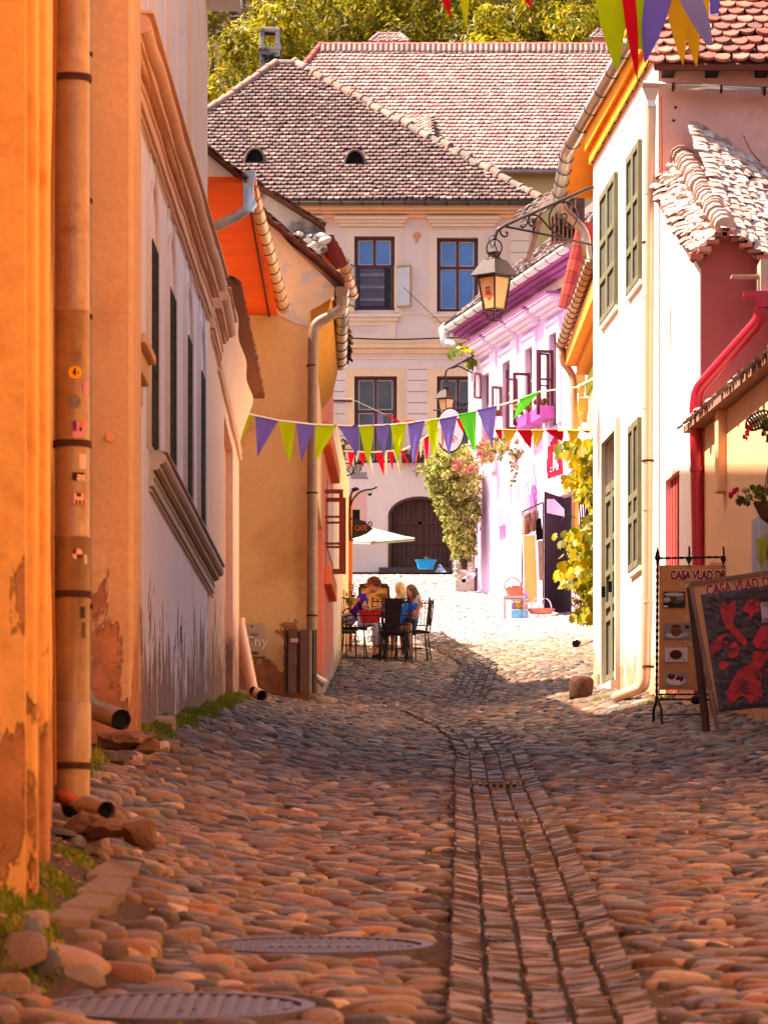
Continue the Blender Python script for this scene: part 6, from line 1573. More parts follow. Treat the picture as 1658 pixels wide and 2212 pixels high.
for a, b, tp, c, bl, ct, dd in (((1278,-75),(1346,-72),(1331,152),LIME,.32,.05,31),((1338,-70),(1362,-70),(1376,176),RDD,.6,0,30.9),((1348,-70),(1392,-68),(1374,106),LIME,-.05,1.0,31.1),((1408,-66),(1460,-66),(1392,136),PURP,.5,.05,31),
    ((1434,-66),(1470,-68),(1474,140),YEL,.6,.05,31.1),((1446,-68),(1484,-70),(1532,98),PGR,.6,.3,30.8),((1478,-70),(1500,-72),(1470,112),PURP,.2,.1,31.3),((1466,-30),(1498,-30),(1503,143),YEL,.6,.05,31.2),((1500,-76),(1532,-80),(1522,62),YEL,.1,.35,31.2),((1530,-80),(1556,-84),(1542,30),PURP,.1,.7,31.4)):
    pennant(t, a, b, tp, dd, c, bulge=bl, cut=ct)
t = thing('bunting', P(1040,-50,33), 'pennant string above the frame with three tips showing before the trees', 'bunting', 'pennant strings over the street')
m = MB(); m.tube([P(700,-140,33),P(940,-62,33),P(1120,-60,33),P(1250,-120,33)], .006, n=5); m.build('cord', CORD, t)
for a, b, tp, c in (((925,-60),(962,-60),(974,42),RDD),((985,-60),(1016,-60),(1006,66),C(214,214,30)),((1085,-60),(1118,-60),(1153,25),RDD)): pennant(t, a, b, tp, 33, c, bulge=.1)

# ================================================================ menu boards
PAR = mat('parchment_board', C(196,138,84), rough=.6, var=.12, vs=6, col2=C(120,74,48), sc=3, st=(.62,.72)); PARL = mat('parchment_light', C(236,176,124), rough=.6, var=.1, vs=6, col2=C(150,100,70), sc=5, st=(.66,.72))
TWR = mat('dark_red_letters', C(134,24,40), rough=.6); TWP = mat('rose_letters', C(190,50,84), rough=.6); LTW = mat('cream_letters', C(236,214,190), rough=.6)
b0 = GH(1425,1566); db = b0.y
t = thing('menu_board', b0, 'tall wrought iron menu board with parchment panel and four dish photos', 'signboard')
def Q(x, y, dy=0): return P(x, y, db+dy)
m = MB(); m.prism([Q(1423,1221),Q(1629,1221),Q(1629,1490),Q(1423,1490)], (0,.02,0)); pn = m.build('panel', PAR, t)
m = MB(); 
def twist(mb, a, b, r=.012):
    n_ = max(4, int((b-a).length/.03)); pts = [a.lerp(b, i/n_) for i in range(n_+1)]
    mb.tube(pts, [r*(1.25 if i % 2 else .8) for i in range(n_+1)], n=6)
twist(m, Q(1419,1206), Q(1634,1202), .011); twist(m, Q(1419,1195), Q(1417,1515), .012); twist(m, Q(1633,1192), Q(1633,1515), .012); twist(m, Q(1419,1500), Q(1633,1500), .009); twist(m, Q(1419,1511), Q(1633,1511), .009); m.tube([Q(1419,1545), Q(1633,1541)], .007, n=5)
for x in (1419, 1633): m.lathe(Q(x,1206), [(.012,-.03),(.028,0),(.022,.025),(.006,.09),(.001,.11)], n=8)
for x in (1487, 1561):
    m.tube([Q(x,1225), Q(x,1180)], .006, n=4); m.tube([Q(x+2,1215), Q(x+1.5,1182)], .005, n=4)
    for s_ in (-1, 1): m.prism([Q(x,1222,-.02), Q(x+s_*7,1207,-.02), Q(x+s_*1.5,1206,-.02)], (0,-.012,0))
m.ball(Q(1502,1512,-.02), .05, .03, .04, n=10, m=6)
m.build('iron_frame', IRON, t)
for x in (1419, 1633):
    for s_ in (-1, 1):
        m = MB(); m.tube(bend([Q(x,1508), Q(x+s_*3,1518,-.05*s_), Q(x+s_*9,1535,-.14*s_), Q(x+s_*8,1555,-.2*s_), Q(x+s_*12,1565,-.26*s_)], .05, 4), .013, n=6); m.prism([Q(x+s_*12-5,1561,-.26*s_), Q(x+s_*12+5,1561,-.26*s_), Q(x+s_*12,1570,-.26*s_)], (0,.03,0)); m.build('leg', IRON, t)
def L_(body, x, y, h, mt, sx=1, dd=-.004, par=None, bold=.002, al='CENTER', rot=0): return text(body, h/F*db*1.38, frameM(Q(x, y, dd), (math.cos(rot),0,math.sin(rot)), (-math.sin(rot),0,math.cos(rot))), mt, par or pn, sx=sx, bold=bold, align=al, ext=.001)
L_('CASA VLAD DRACUL', 1447, 1243, 19, LTW, sx=.66, bold=.012, dd=-.002, al='LEFT'); L_('CASA VLAD DRACUL', 1447, 1243, 19, TWR, sx=.66, bold=.005, dd=-.006, al='LEFT')
for wd, x, y in (('Restaurant', 1469, 1265), ('Specials', 1478, 1337), ('Traditional', 1478, 1391)):
    L_(wd, x, y, 11, LTW, sx=.8, al='LEFT'); L_(wd, x+.6, y+.5, 11, mat('brown_letters', C(90,56,50), rough=.7), sx=.8, dd=-.0055, al='LEFT', bold=-.001)
def photo(x0, x1, y0, y1, col, blobs, lab):
    m = MB(); m.prism([Q(x0,y0,-.004),Q(x1,y0,-.004),Q(x1,y1,-.004),Q(x0,y1,-.004)], (0,-.006,0), col=col)
    for k, (x, y, rx, ry, c) in enumerate(blobs):
        pts = [Q(x+rx*math.cos(a), y+ry*math.sin(a), -.0105-.0008*k) for a in np.linspace(0, 6.283, 15)[:-1]]; m.add(pts, [tuple(range(14))], c)
    m.build('dish_photo', PRT, pn, label=lab, fix=False)
PRT = mat('printed_photo', (1,1,1,1), attr=True, rough=.4, var=.12, vs=40)
photo(1431,1479,1278,1313,C(70,60,54),[(1455,1284,22,4,C(190,176,166)),(1440,1296,8,6,C(176,166,150)),(1468,1292,9,5,C(130,116,100)),(1455,1305,22,6,C(40,34,30)),(1437,1310,5,2,C(206,200,196)),(1462,1300,10,4,C(90,80,60))],'photo of a terrace with an awning')
photo(1432,1490,1346,1380,C(140,128,116),[(1456,1372,20,6,C(196,184,182)),(1459,1364,12,11,C(112,74,44)),(1459,1353,13,5,C(150,104,66)),(1459,1353,9,3,C(74,44,28)),(1480,1370,6,5,C(176,168,160)),(1483,1354,5,4,C(50,40,36))],'photo of a brown cup on a saucer')
photo(1435,1484,1399,1430,C(206,196,196),[(1459,1415,16,12,C(206,160,60)),(1459,1414,13,10,C(70,36,20)),(1476,1425,2,1.5,C(90,40,60)),(1443,1424,2,1,C(90,80,60))],'photo of a dark round dish on a white plate')
photo(1437,1482,1451,1482,C(150,142,140),[(1459,1470,21,10,C(216,208,212)),(1449,1461,8,7,C(90,26,40)),(1467,1466,9,7,C(110,24,36)),(1450,1456,4,3,C(206,80,40)),(1467,1460,4,3,C(206,90,50)),(1464,1473,4,4,C(236,226,226))],'photo of dumplings with red sauce on a plate')
for y0, y1 in ((1278,1322),(1402,1432),(1453,1482)):
    m = MB(); m.prism([Q(1492 if y0 < 1300 else 1505,y0,-.004),Q(1550,y0,-.004),Q(1550,y1,-.004),Q(1492 if y0 < 1300 else 1505,y1,-.004)], (0,-.006,0), col=C(110,92,80)); m.build('dish_photo', PRT, pn)
# tilted sandwich board
f0 = GH(1551,1588); dc = f0.y
t = thing('sandwich_board', f0, 'tilted sandwich board with a dark poster of red figures, in front of the menu board', 'signboard')
def Z(x, y, dy=0): return P(x, y, dc+dy)
TL, TR, BR_, BL_ = (1489,1259), (1712,1226), (1768,1500), (1549,1534)
m = MB(); m.prism([Z(*TL), Z(*TR), Z(*BR_), Z(*BL_)], (0,.03,0)); bd = m.build('panel', PARL, t)
m = MB(); WD = mat('worn_wood_rail', C(150,116,100), rough=.8, var=.25, vs=9)
m.bar(Z(1490,1262,-.01), Z(1551,1588,-.01), .045, .03); m.bar(Z(1489,1261,-.012), Z(1712,1228,-.012), .03, .03); m.build('front_rail', WD, t)
m = MB(); m.bar(Z(1490,1268,.06), Z(1525,1582,.35), .05, .05); m.build('leg', mat('dark_worn_wood', C(96,76,72), rough=.85, var=.2), t)
m = MB(); m.bar(Z(1712,1232,-.01), Z(1770,1560,-.01), .045, .03); m.build('leg', WD, t)
ra = math.atan2(33, 223)
for body, mt_, bo, dd in (('CASA VLAD DRACUL', LTW, .012, -.004), ('CASA VLAD DRACUL', TWP, .004, -.007)):
    text(body, 22/F*dc*1.38, frameM(Z(1524,1277,dd), (math.cos(ra),0,math.sin(ra)), (-math.sin(ra),0,math.cos(ra))), mt_, bd, sx=.72, bold=bo, align='LEFT', ext=.001)
def zz(x, y): return (1396.8+x/5.361, 1174.6+y/5.361)
m = MB(); qn = [(1512,1285),(1716,1257),(1768,1512),(1552,1539)]; nx, ny = 26, 34; vs = []
for j in range(ny+1):
    for i in range(nx+1):
        u, v = i/nx, j/ny; a = Vector(qn[0]).lerp(Vector(qn[1]), u); b = Vector(qn[3]).lerp(Vector(qn[2]), u); p = a.lerp(b, v)
        e = 0 if i in (0, nx) or j in (0, ny) else random.uniform(-.010, .0)
        vs.append(Z(p[0], p[1], -.012+e*.7))
m.add(vs, [(j*(nx+1)+i, j*(nx+1)+i+1, (j+1)*(nx+1)+i+1, (j+1)*(nx+1)+i) for j in range(ny) for i in range(nx)])
po = m.build('poster', mat('dark_plastic_poster', C(62,50,56), rough=.32, var=.3, vs=9, spec=.6, bump=.004, bs=16), bd)
RF = mat('red_print', C(206,34,50), rough=.35, var=.3, vs=14, spec=.5, col2=C(90,18,28), sc=7, st=(.5,.62), bump=.004, bs=16); k = 0
for pl in (((880,670),(930,720),(1020,640),(1030,760),(980,930),(1160,1110),(1150,1190),(1100,1180),(950,1000),(900,960),(840,760)),((950,1045),(880,1040),(780,1110),(725,1190),(740,1340),(800,1280),(880,1180),(950,1130),(840,1120)),((930,1230),(1000,1120),(1070,1180),(1060,1290),(990,1330),(930,1300)),((850,1350),(960,1370),(930,1430),(870,1475),(815,1425)),
           ((1230,1240),(1330,1250),(1410,1250),(1330,1500),(1310,1650),(1345,1800),(1200,1870),(1100,1740),(930,1890),(920,1700),(1000,1560),(1060,1470),(1200,1380)),((1230,1100),(1310,960),(1400,945),(1420,1080),(1390,1220),(1280,1220),(1225,1170)),((1130,690),(1210,640),(1300,670),(1310,780),(1240,800),(1190,900),(1180,800),(1100,780)),((1340,1470),(1420,1440),(1420,1490),(1340,1500))):
    m = MB(); k += 1; cl_ = []
    for i in range(len(pl)):   # rounded outline
        a, b, c = Vector(pl[i-1]), Vector(pl[i]), Vector(pl[(i+1) % len(pl)])
        cl_ += [a.lerp(b, .72), b*.86+(a+c)*.07, b.lerp(c, .28)]
    m.add([Z(*zz(p.x, p.y), -.025-.0005*k) for p in cl_], [tuple(range(len(cl_)))]); m.build('red_figure', RF, po, fix=False)
m = MB(); m.prism([Z(1641,1302,-.03),Z(1672,1299,-.03),Z(1677,1342,-.03),Z(1645,1345,-.03)], (0,-.002,0)); nt_ = m.build('paper_note', mat('note_paper', C(206,190,206), rough=.7), bd)
text('VIZITATI', .045, frameM(Z(1645,1308,-.034), (1,0,.1), (-.1,0,1)), DARK, nt_, sx=.8, align='LEFT'); text('DRACULA', .035, frameM(Z(1647,1340,-.034), (1,0,.1), (-.1,0,1)), DARK, nt_, sx=.8, align='LEFT')

# ================================================================ right edge: lamp, geranium, planter
t = thing('wall_lamp', P(1640,912,37.8), 'black ribbed oval wall lamp under the tile coping at the right edge', 'lamp')
c = P(1636,908,37.8); m = MB(); Mx = Matrix.Rotation(R(-32), 4, 'Y'); 
for k in range(9): 
    u = -1+2*(k+.5)/9; m.tube([c+Mx@Vector((u*.11, -.03*math.sin(a_)*1.0, 0))+Mx@Vector((0, .045*math.cos(a_)*math.sqrt(1-u*u), .07*math.sin(a_)*math.sqrt(1-u*u))) for a_ in np.linspace(0, 6.283, 13)[:-1]], .006, n=4, closed=True)
for a_ in np.linspace(0, 6.283, 7)[:-1]: m.tube([c+Mx@Vector((u*.12, .045*math.cos(a_)*math.sqrt(max(0,1-u*u)), .07*math.sin(a_)*math.sqrt(max(0,1-u*u)))) for u in np.linspace(-1, 1, 9)], .007, n=4)
m.build('cage', IRON, t); m = MB(); m.ball(c, .085, .03, .045, M=Mx); m.build('glass', mat('lamp_glass', C(230,206,180), rough=.2), t, smooth=True)
m = MB(); m.lathe(c+Vector((.12,.02,-.05)), [(.06,-.02),(.07,0),(.05,.05)], n=12); m.tube([c+Vector((.1,.02,-.04)), c+Vector((.2,.1,.02)), c+Vector((.2,.2,.02))], .02, n=6); m.build('mount', IRON, t)
t = thing('geranium_basket', P(1650,1100,37.4), 'brown basket of geraniums with red flowers at the right edge', 'plant')
crown(P(1645,1072,37.4), .22, .2, .09, 900, .045, [C(150,150,60), C(100,120,37.4), C(180,170,90)], t, name='leaves', mt=FLW, clumps=30)
m = MB()
for x, y in ((1583,1062),(1578,1070),(1612,935),(1616,925),(1608,945),(1590,1058)):   # flower heads
    for k in range(14): m.ball(P(x+random.uniform(-4,4), y+random.uniform(-5,5), 37.4+random.uniform(-.03,.03)), .010, n=5, m=3)
m.tube([P(1583,1062,37.4),P(1600,1075,37.4),P(1640,1085,37.4)], .004, n=4)
m.each('flower', mat('geranium_red', C(190,20,60), rough=.6), t, k=14)
bc = P(1668,1120,37.4); m = MB(); m.tube([(3.34,37.4,bc.z+.62),(bc.x-.02,37.4,bc.z+.66)], .010, n=6)
for a_ in (0, 2.1, 4.2): m.tube([(bc.x,37.4,bc.z+.66),(bc.x+.15*math.cos(a_),37.4+.15*math.sin(a_),bc.z+.12)], .004, n=4)
m.build('hanger', IRON, t)
m = MB(); m.lathe(P(1668,1120,37.4), [(.02,-.06),(.10,.0),(.15,.10),(.16,.13)], n=18); m.build('basket', mat('wicker', C(110,76,50), rough=.9, var=.3, vs=30, bump=.006, bs=50), t)
crown(P(1655,935,37.2), .06, .1, .12, 160, .05, [C(120,130,50)], t, name='leaves', mt=FLW, clumps=8)
t = thing('painted_board', P(1650,1215,38.2), 'pale blue plank board with lime brush strokes at the right edge', 'board')
m = MB()
for k in range(6): m.prism([P(1622+k*10,1125-k*7,38.2),P(1631.6+k*10,1118-k*7,38.2),P(1631.6+k*10,1530,38.2),P(1622+k*10,1530,38.2)], (0,.02+.004*(k % 2),0))
bd = m.build('planks', mat('pale_blue_planks', C(186,192,206), rough=.8, var=.1, vs=6, streak=.2), t)
m = MB()
for k in range(7): x = 1636+k*5; m.bar(P(x,1150+random.uniform(0,20),38.19), P(x+random.uniform(-3,3),1200+random.uniform(0,30),38.19), .02, .004, up=(0,1,0))
m.build('brush_strokes', mat('lime_paint', C(176,180,60), rough=.8), bd)

# ================================================================ rocks at the wall foot
ROCK = mat('dark_rock', C(128,92,72), rough=.9, var=.3, vs=9, bump=.008, bs=22, mot=.3)
def rock(x, y, d, sx, sy, sz, label, seed, mt=None, name='rock', sink=.3):
    import bmesh
    rn = random.Random(seed); g = GH(x, y); c = P(x, y, d) if d else g+Vector((0,0,sz*(1-sink)))
    bm = bmesh.new()
    for i in range(17):
        v = Vector((rn.gauss(0,1), rn.gauss(0,1), rn.gauss(0,1))).normalized(); v = Vector((math.copysign(abs(v.x)**.7, v.x)*sx, math.copysign(abs(v.y)**.7, v.y)*sy, math.copysign(abs(v.z)**.7, v.z)*sz)); bm.verts.new(v)
    bmesh.ops.convex_hull(bm, input=bm.verts); bmesh.ops.delete(bm, geom=[v for v in bm.verts if not v.link_faces], context='VERTS')
    bmesh.ops.subdivide_edges(bm, edges=bm.edges, cuts=4, use_grid_fill=True); from mathutils import noise as nz_
    for v in bm.verts:
        nv = nz_.noise_vector(v.co*22+Vector((seed,0,0)))*.010+nz_.noise_vector(v.co*70+Vector((0,seed,0)))*.004; v.co += nv*(sx/.08)**.5
    me = bpy.data.meshes.new(name); bm.to_mesh(me); bm.free(); o = bpy.data.objects.new(name, me); COL.objects.link(o); o.location = c; me.materials.append(mt or ROCK)
    return tag(o, label, 'rock')
rock(185,1782,16.6,.085,.09,.052,'left block of the dark stones under the near pipe outlet',3)
rock(232,1793,16.5,.085,.10,.040,'flat middle block of the dark stones under the near pipe outlet',5)
rock(300,1806,16.4,.066,.08,.062,'upright right block of the dark stones under the near pipe outlet',8)
rock(270,1600,24.2,.16,.13,.06,'long dark boulder under the thin pipe outlet',11); rock(318,1612,24.2,.07,.08,.05,'small boulder at the right end of the long boulder',12)
rock(352,1613,25,.042,.05,.030,'smooth pale pebble right of the long boulder',14,mt=mat('pale_pebble', C(176,156,140), rough=.6, var=.1, vs=10)); rock(292,1852,None,.028,.03,.018,'pale chip of stone in front of the upright block',17,mt=mat('tan_chip', C(190,140,104), rough=.8, var=.15, vs=20))
rock(340,1868,None,.05,.03,.018,'low crumbled stone right of the upright block',18)
rock(418,1628,None,.020,.02,.014,'small red brick crumb on the cobbles left',19,mt=mat('brick_red', C(206,90,60), rough=.9))
rock(700,1478,None,.09,.09,.06,'mossy stone at the foot of the grey brown rain pipe',21,mt=mat('mossy_stone', C(130,110,70), rough=.95, var=.3, vs=12, bump=.01))
t = thing('log', GH(350,1577), 'short pale log lying in the grass by the grey house', 'log'); g = GH(350,1577)
m = MB(); m.tube([g+Vector((-.09,0,.05)), g+Vector((.08,-.05,.04))], [.045,.05], n=12); m.build('trunk', mat('pale_log', C(176,150,126), rough=.85, var=.2, vs=10), t)

# ================================================================ far square: tub, cloth, hedge, parasol, shop goods
t = thing('blue_tub', P(919,1229,117), 'bright blue plastic tub standing before the dark gate', 'tub')
m = MB(); c = P(919,1229,117); vs = []; 
for (rx, ry, z) in ((.19,.13,.0),(.25,.17,.20),(.275,.19,.21),(.275,.19,.225),(.245,.16,.22),(.18,.12,.03)):
    vs.append([c+Vector((rx*math.copysign(abs(math.cos(a))**.6, math.cos(a)), ry*math.copysign(abs(math.sin(a))**.6, math.sin(a)), z)) for a in np.linspace(0, 6.283, 25)[:-1]])
fl = [v for r_ in vs for v in r_]; m.add(fl, [(i*24+k, i*24+(k+1) % 24, (i+1)*24+(k+1) % 24, (i+1)*24+k) for i in range(5) for k in range(24)]+[tuple(range(24)), tuple(range(120, 144))]); m.build('basin', mat('blue_plastic', C(20,150,214), rough=.4, var=.03), t, smooth=False)
crown(P(921,1206,117), .08, .08, .05, 60, .05, [C(150,150,70)], t, name='sprout', mt=FLW, clumps=6)
t = thing('striped_cloth', P(951,1233,117), 'crumpled blue and white striped cloth right of the blue tub', 'cloth')
m = MB(); n_ = 18; vs = []; c = P(951,1236,117)
for j in range(n_+1):
    for i in range(n_+1):
        u, v = i/n_, j/n_; e = math.sin(math.pi*u)*math.sin(math.pi*v); vs.append(c+Vector(((u-.5)*.27+.02*math.sin(v*9), (v-.5)*.3, .13*e*(1+.5*math.sin(u*11+v*7))+.01)))
m.add([], []); fs = []
for j in range(n_):
    for i in range(n_): m.add([vs[j*(n_+1)+i], vs[j*(n_+1)+i+1], vs[(j+1)*(n_+1)+i+1], vs[(j+1)*(n_+1)+i]], [(0,1,2,3)], C(110,130,190) if (i+j) % 4 < 2 else C(236,232,236))
m.build('cloth', CLOTH, t)
t = thing('climbing_hedge', P(985,1225,105.5), 'dense yellow green climbing hedge left of the lilac house on a stone wall', 'hedge')
HP = [C(220,214,110), C(180,184,84), C(246,232,150), C(136,146,62), C(166,172,80), C(230,206,120)]
for x, y, rx, rz, n in ((955,1010,.42,.45,1500),(985,1000,.5,.45,1500),(1000,1060,.45,.5,1500),(968,1060,.4,.5,1500),(990,1120,.42,.55,1500),(1003,1170,.30,.5,1200),(975,1110,.30,.4,900),(1005,1010,.35,.4,900),(940,1020,.22,.3,500)):
    pass
cs_ = MB()
parts = []
def hedge_part(x, y, rx, rz, n): return crown(P(x, y, 104.8), rx, .5, rz, int(n*1.7), .09, HP, t, name='foliage', mt=FLW, clumps=60)
for a in ((955,1012,.40,.42,1500),(985,1000,.5,.45,1600),(1002,1060,.42,.6,1600),(968,1058,.38,.5,1500),(988,1115,.36,.55,1500),(1004,1172,.26,.42,1200),(995,1150,.3,.4,900),(1008,1110,.3,.5,900),(975,1095,.36,.45,1200),(990,1150,.32,.5,1100),(998,1190,.24,.35,700),(950,1035,.34,.4,900)): hedge_part(*a)
m = MB(); m.tube([P(1000,1230,105),P(995,1150,105),P(985,1070,105),P(975,1010,105)], .05, n=6); m.tube([P(1005,1230,105.1),P(1008,1120,105),P(1004,1030,105)], .04, n=6)
m.tube([P(955,1010,104.8),P(915,1005,104.6),P(890,1020,104.5)], .012, n=4); m.build('stem', BARK, t)
crown(P(915,1018,104.6), .26, .1, .16, 160, .08, HP, t, name='spray', mt=FLW, clumps=16)
t = thing('rubble_wall', P(1008,1262,106), 'low whitewashed rubble wall under the climbing hedge', 'wall')
m = MB(); c0 = P(982,1255,105.8); m.box(c0.x, P(1024,0,105.8).x, 105.6, 106.4, c0.z-.3, zpx(1120,105.8)); m.build('wall_body', mat('rubble_white', C(220,200,186), rough=.95, var=.2, vs=5, bump=.02, bs=8, mot=.3), t)
m = MB()
for i in range(70): m.ball(P(random.uniform(984,1022), random.uniform(1170,1256), 105.6), random.uniform(.05,.11), .06, random.uniform(.03,.06), n=7, m=5, col=random.choice([C(220,204,190), C(190,170,156), C(236,224,212), C(206,180,160)]))
m.build('stones', mat('rubble', (1,1,1,1), attr=True), t, smooth=True)
t = thing('hanging_petunias', P(1050,985,102), 'pink petunias trailing along the wire at the far end of the lilac wall', 'plant')
for x, y, rx, rz, n, pk in ((1000,1010,.3,.3,500,1),(1030,985,.35,.28,600,0),(1048,975,.25,.35,500,1),(1075,975,.32,.35,700,0),(1100,970,.3,.4,700,0),(1108,1025,.10,.5,260,0),(1022,1040,.12,.4,220,0)):
    crown(P(x, y, 103.2-(x-1000)*.035), rx, .3, rz, n, .08, ([C(230,90,110), C(240,130,150), C(200,196,90)] if pk else [C(206,190,110), C(170,160,80), C(226,210,140), C(180,150,90)]), t, name='foliage', mt=FLW, clumps=18)
m = MB(); m.tube([P(985,1000,103.6),P(1050,985,101.8),P(1112,968,99.8)], .012, n=5); m.build('stem', BARK, t)
# parasol
t = thing('parasol', P(803,1395,77.5), 'pale grey square parasol beside the cafe sign', 'parasol')
ap = P(803,1140,77.5); cn = [P(735,1168,78), P(806,1171,75.8), P(895,1163,77), P(830,1166,80)]
m = MB()
for k in range(4): a, b = cn[k], cn[(k+1) % 4]; m.prism([ap, a, b], (0,0,-.02)); m.prism([a, b, b+Vector((0,0,-.04)), a+Vector((0,0,-.04))], (0,.01,0))
m.build('canopy', mat('grey_canvas', C(160,162,156), rough=.85, transl=.2, var=.03), t)
m = MB(); gz = G(ap.x, 77.5); px0 = P(742,0,77.5).x; gz = G(px0, 77.5); m.tube(bend([(px0,77.5,gz),(px0,77.5,ap.z-.12),(ap.x,77.5,ap.z-.03)], .1), .022, n=8); m.lathe((px0,77.5,gz), [(.28,0),(.28,.06),(.05,.09)], n=20); m.build('pole', mat('grey_pole', C(150,150,150), rough=.5), t)
m = MB(); 
for c in cn: m.tube([ap+Vector((0,0,-.05)), c+Vector((0,0,.0))], .012, n=5)
m.each('rib', mat('grey_pole', C(150,150,150)), t)
# cafe signs on the cream corner
t = thing('cafe_sign', P(757,1145,75.5), 'dark shield shaped hanging sign reading cafe on a tall scrolled bracket', 'sign')
d = 75.0
m = MB(); m.tube([P(756,1168,d),P(755,1110,d),P(757,1070,d),P(764,1055,d)], .015, n=6); m.tube(bend([P(757,1092,d),P(762,1078,d),P(776,1063,d),P(790,1058,d),P(803,1057,d),P(814,1052,d)], .1, 4), .014, n=6)
m.tube(scroll(P(798,1131,d), (1,0,0), (0,0,1), .045, .01, -1.5, 5, 16), .010, n=5); m.tube(scroll(P(761,1165,d), (1,0,0), (0,0,1), .04, .01, 1, 7, 16), .010, n=5); m.tube([P(756,1120,d),P(770,1122,d),P(790,1128,d)], .01, n=5)
m.tube([P(796,1058,d),P(794,1064,d)], .004, n=4); m.tube([P(802,1057,d),P(803,1064,d)], .004, n=4); m.lathe(P(798.5,1069,d), [(.02,-.015),(.032,0),(.034,.03)], n=10)
for k in range(6): m.tube([P(760+k*2.5,1052+abs(k-3),d),P(762+k*2.5,1063-k,d)], .012, n=4)
m.build('bracket', IRON, t, smooth=True)
m = MB(); m.prism([P(761,1120,d-.02),P(775,1124,d-.02),P(787,1125,d-.02),P(795,1134,d-.02),P(805,1142,d-.02),P(793,1152,d-.02),P(776,1159,d-.02),P(760,1163,d-.02)], (0,.04,0)); sb = m.build('sign_panel', mat('sign_black', C(46,38,34), rough=.6), t)
text('CAFE', .115, frameM(P(779,1141,d-.045), (1,0,.03), (0,0,1)), mat('orange_letters', C(150,84,50), rough=.6), sb, sx=.75, bold=.003)
t = thing('iron_sign', P(745,1035,74), 'openwork iron ring sign with little castle shape above the cafe sign', 'sign'); d = 74.0
m = MB(); c = P(750,1014,d); m.tube([c+Vector((.095*math.cos(a),0,.098*math.sin(a))) for a in np.linspace(0, 6.283, 21)[:-1]], .010, n=5, closed=True)
for k in range(4): a = k*math.pi/2+.7; m.tube([c, c+Vector((.09*math.cos(a),0,.09*math.sin(a)))], .006, n=4); m.tube(scroll(c+Vector((.05*math.cos(a+.4),0,.05*math.sin(a+.4))), (1,0,0), (0,0,1), .03, .008, 0, 6, 10), .005, n=4)
m.tube([P(738,1018,d),P(737,1036,d),P(740,1050,d)], .012, n=5)
for x, y0, y1 in ((767,1003,1016),(771,1001,1020),(776,1001,1020),(780,1003,1018),(765,1016,1024)): m.tube([P(x,y0,d),P(x-1,y1,d)], .010, n=4)
m.prism([P(762,1003,d),P(774,996,d),P(786,1003,d)], (0,.02,0))
for k in range(8): m.tube(bend([P(762+k*4,1020,d),P(759+k*4.4,1029,d),P(762+k*4.6,1035,d)], .05, 3), .009, n=4)
m.build('ironwork', IRON, t)
t = thing('wall_planter', P(735,990,73), 'dark hanging planter in an iron frame on the salmon wall', 'planter'); d = 73
m = MB(); m.box(P(724,0,d).x, P(745,0,d).x, d-.1, d+.1, zpx(988,d), zpx(962,d)); m.build('box', mat('dark_brown_box', C(70,48,40), rough=.8), t); crown(P(738,958,d), .12, .1, .06, 120, .05, [C(110,100,50)], t, name='plants', mt=FLW, clumps=8)
m = MB(); m.tube([P(722,925,d),P(722,993,d),P(750,992,d)], .008, n=4); m.build('iron_frame', IRON, t)
# flower box below the far facade windows
t = thing('window_box', FW.pt(FW.u(880), FW.z(829,985), .3), 'window box with red flowers on the far pink facade', 'flower box')
m = MB(); FW.box(m, FW.u(868), FW.u(915), FW.z(829,1000), FW.z(829,985), .02, .3); m.build('box', mat('dark_brown_box', C(70,48,40)), t); crown(FW.pt(FW.u(890), FW.z(829,980), .2), .35, .15, .15, 200, .1, [C(140,140,50), C(200,40,60)], t, name='plants', mt=FLW, clumps=10)
# shop goods in front of the lilac house
dS = 90.5
def SP(x, y, dy=0): return P(x, y, dS+dy)
t = thing('shop_door_leaf', SP(1178,1318), 'dark open door leaf with arched glass at the lilac shop entrance', 'door')
m = MB(); m.prism([SP(1174,1062),SP(1230,1082,3),SP(1230,1330,3),SP(1174,1316)], (.03,-.03,0)); dl = m.build('door_leaf', mat('dark_door', C(34,18,20), rough=.9, spec=.1, var=.1), t)
m = MB(); m.prism([SP(1180,1078,-.05),SP(1196,1078,.7),SP(1218,1100,1.9),SP(1218,1116,1.9),SP(1180,1108,-.05)], (0,-.01,0)); m.build('glass', mat('door_glass', C(170,140,150), rough=.2), dl)
t = thing('banner_stand', SP(1144,1333), 'tall narrow golden banner on a white stand before the shop', 'banner')
m = MB(); m.prism([SP(1130,1158),SP(1156,1156),SP(1159,1300),SP(1133,1301)], (0,.02,0)); m.build('banner', mat('gold_banner', C(216,172,92), rough=.5, var=.12, vs=2), t)
m = MB(); m.bar(SP(1128,1156,-.01), SP(1133,1334,-.01), .025, .025); m.bar(SP(1156,1154,-.01), SP(1162,1334,-.01), .025, .025); m.bar(SP(1128,1157,-.012), SP(1157,1155,-.012), .02, .02); m.bar(SP(1132,1303,-.013), SP(1160,1301,-.013), .02, .02); m.build('stand', WHITE, t)
t = thing('clothes_rack', SP(1150,1325,1.2), 'rack of pale blouses and a black apron at the shop wall', 'clothes rack')
m = MB(); m.bar(SP(1128,1105,1.2), SP(1172,1085,1.4), .03, .03); m.bar(SP(1128,1105,1.2), SP(1126,1320,1.2), .03, .03); m.bar(SP(1172,1085,1.4), SP(1172,1315,1.4), .03, .03); m.build('rail', mat('rack_wood', C(110,70,56)), t)
cols = [C(240,226,210), C(236,190,160), C(214,130,110), C(246,236,226), C(236,170,140), C(226,210,196)]
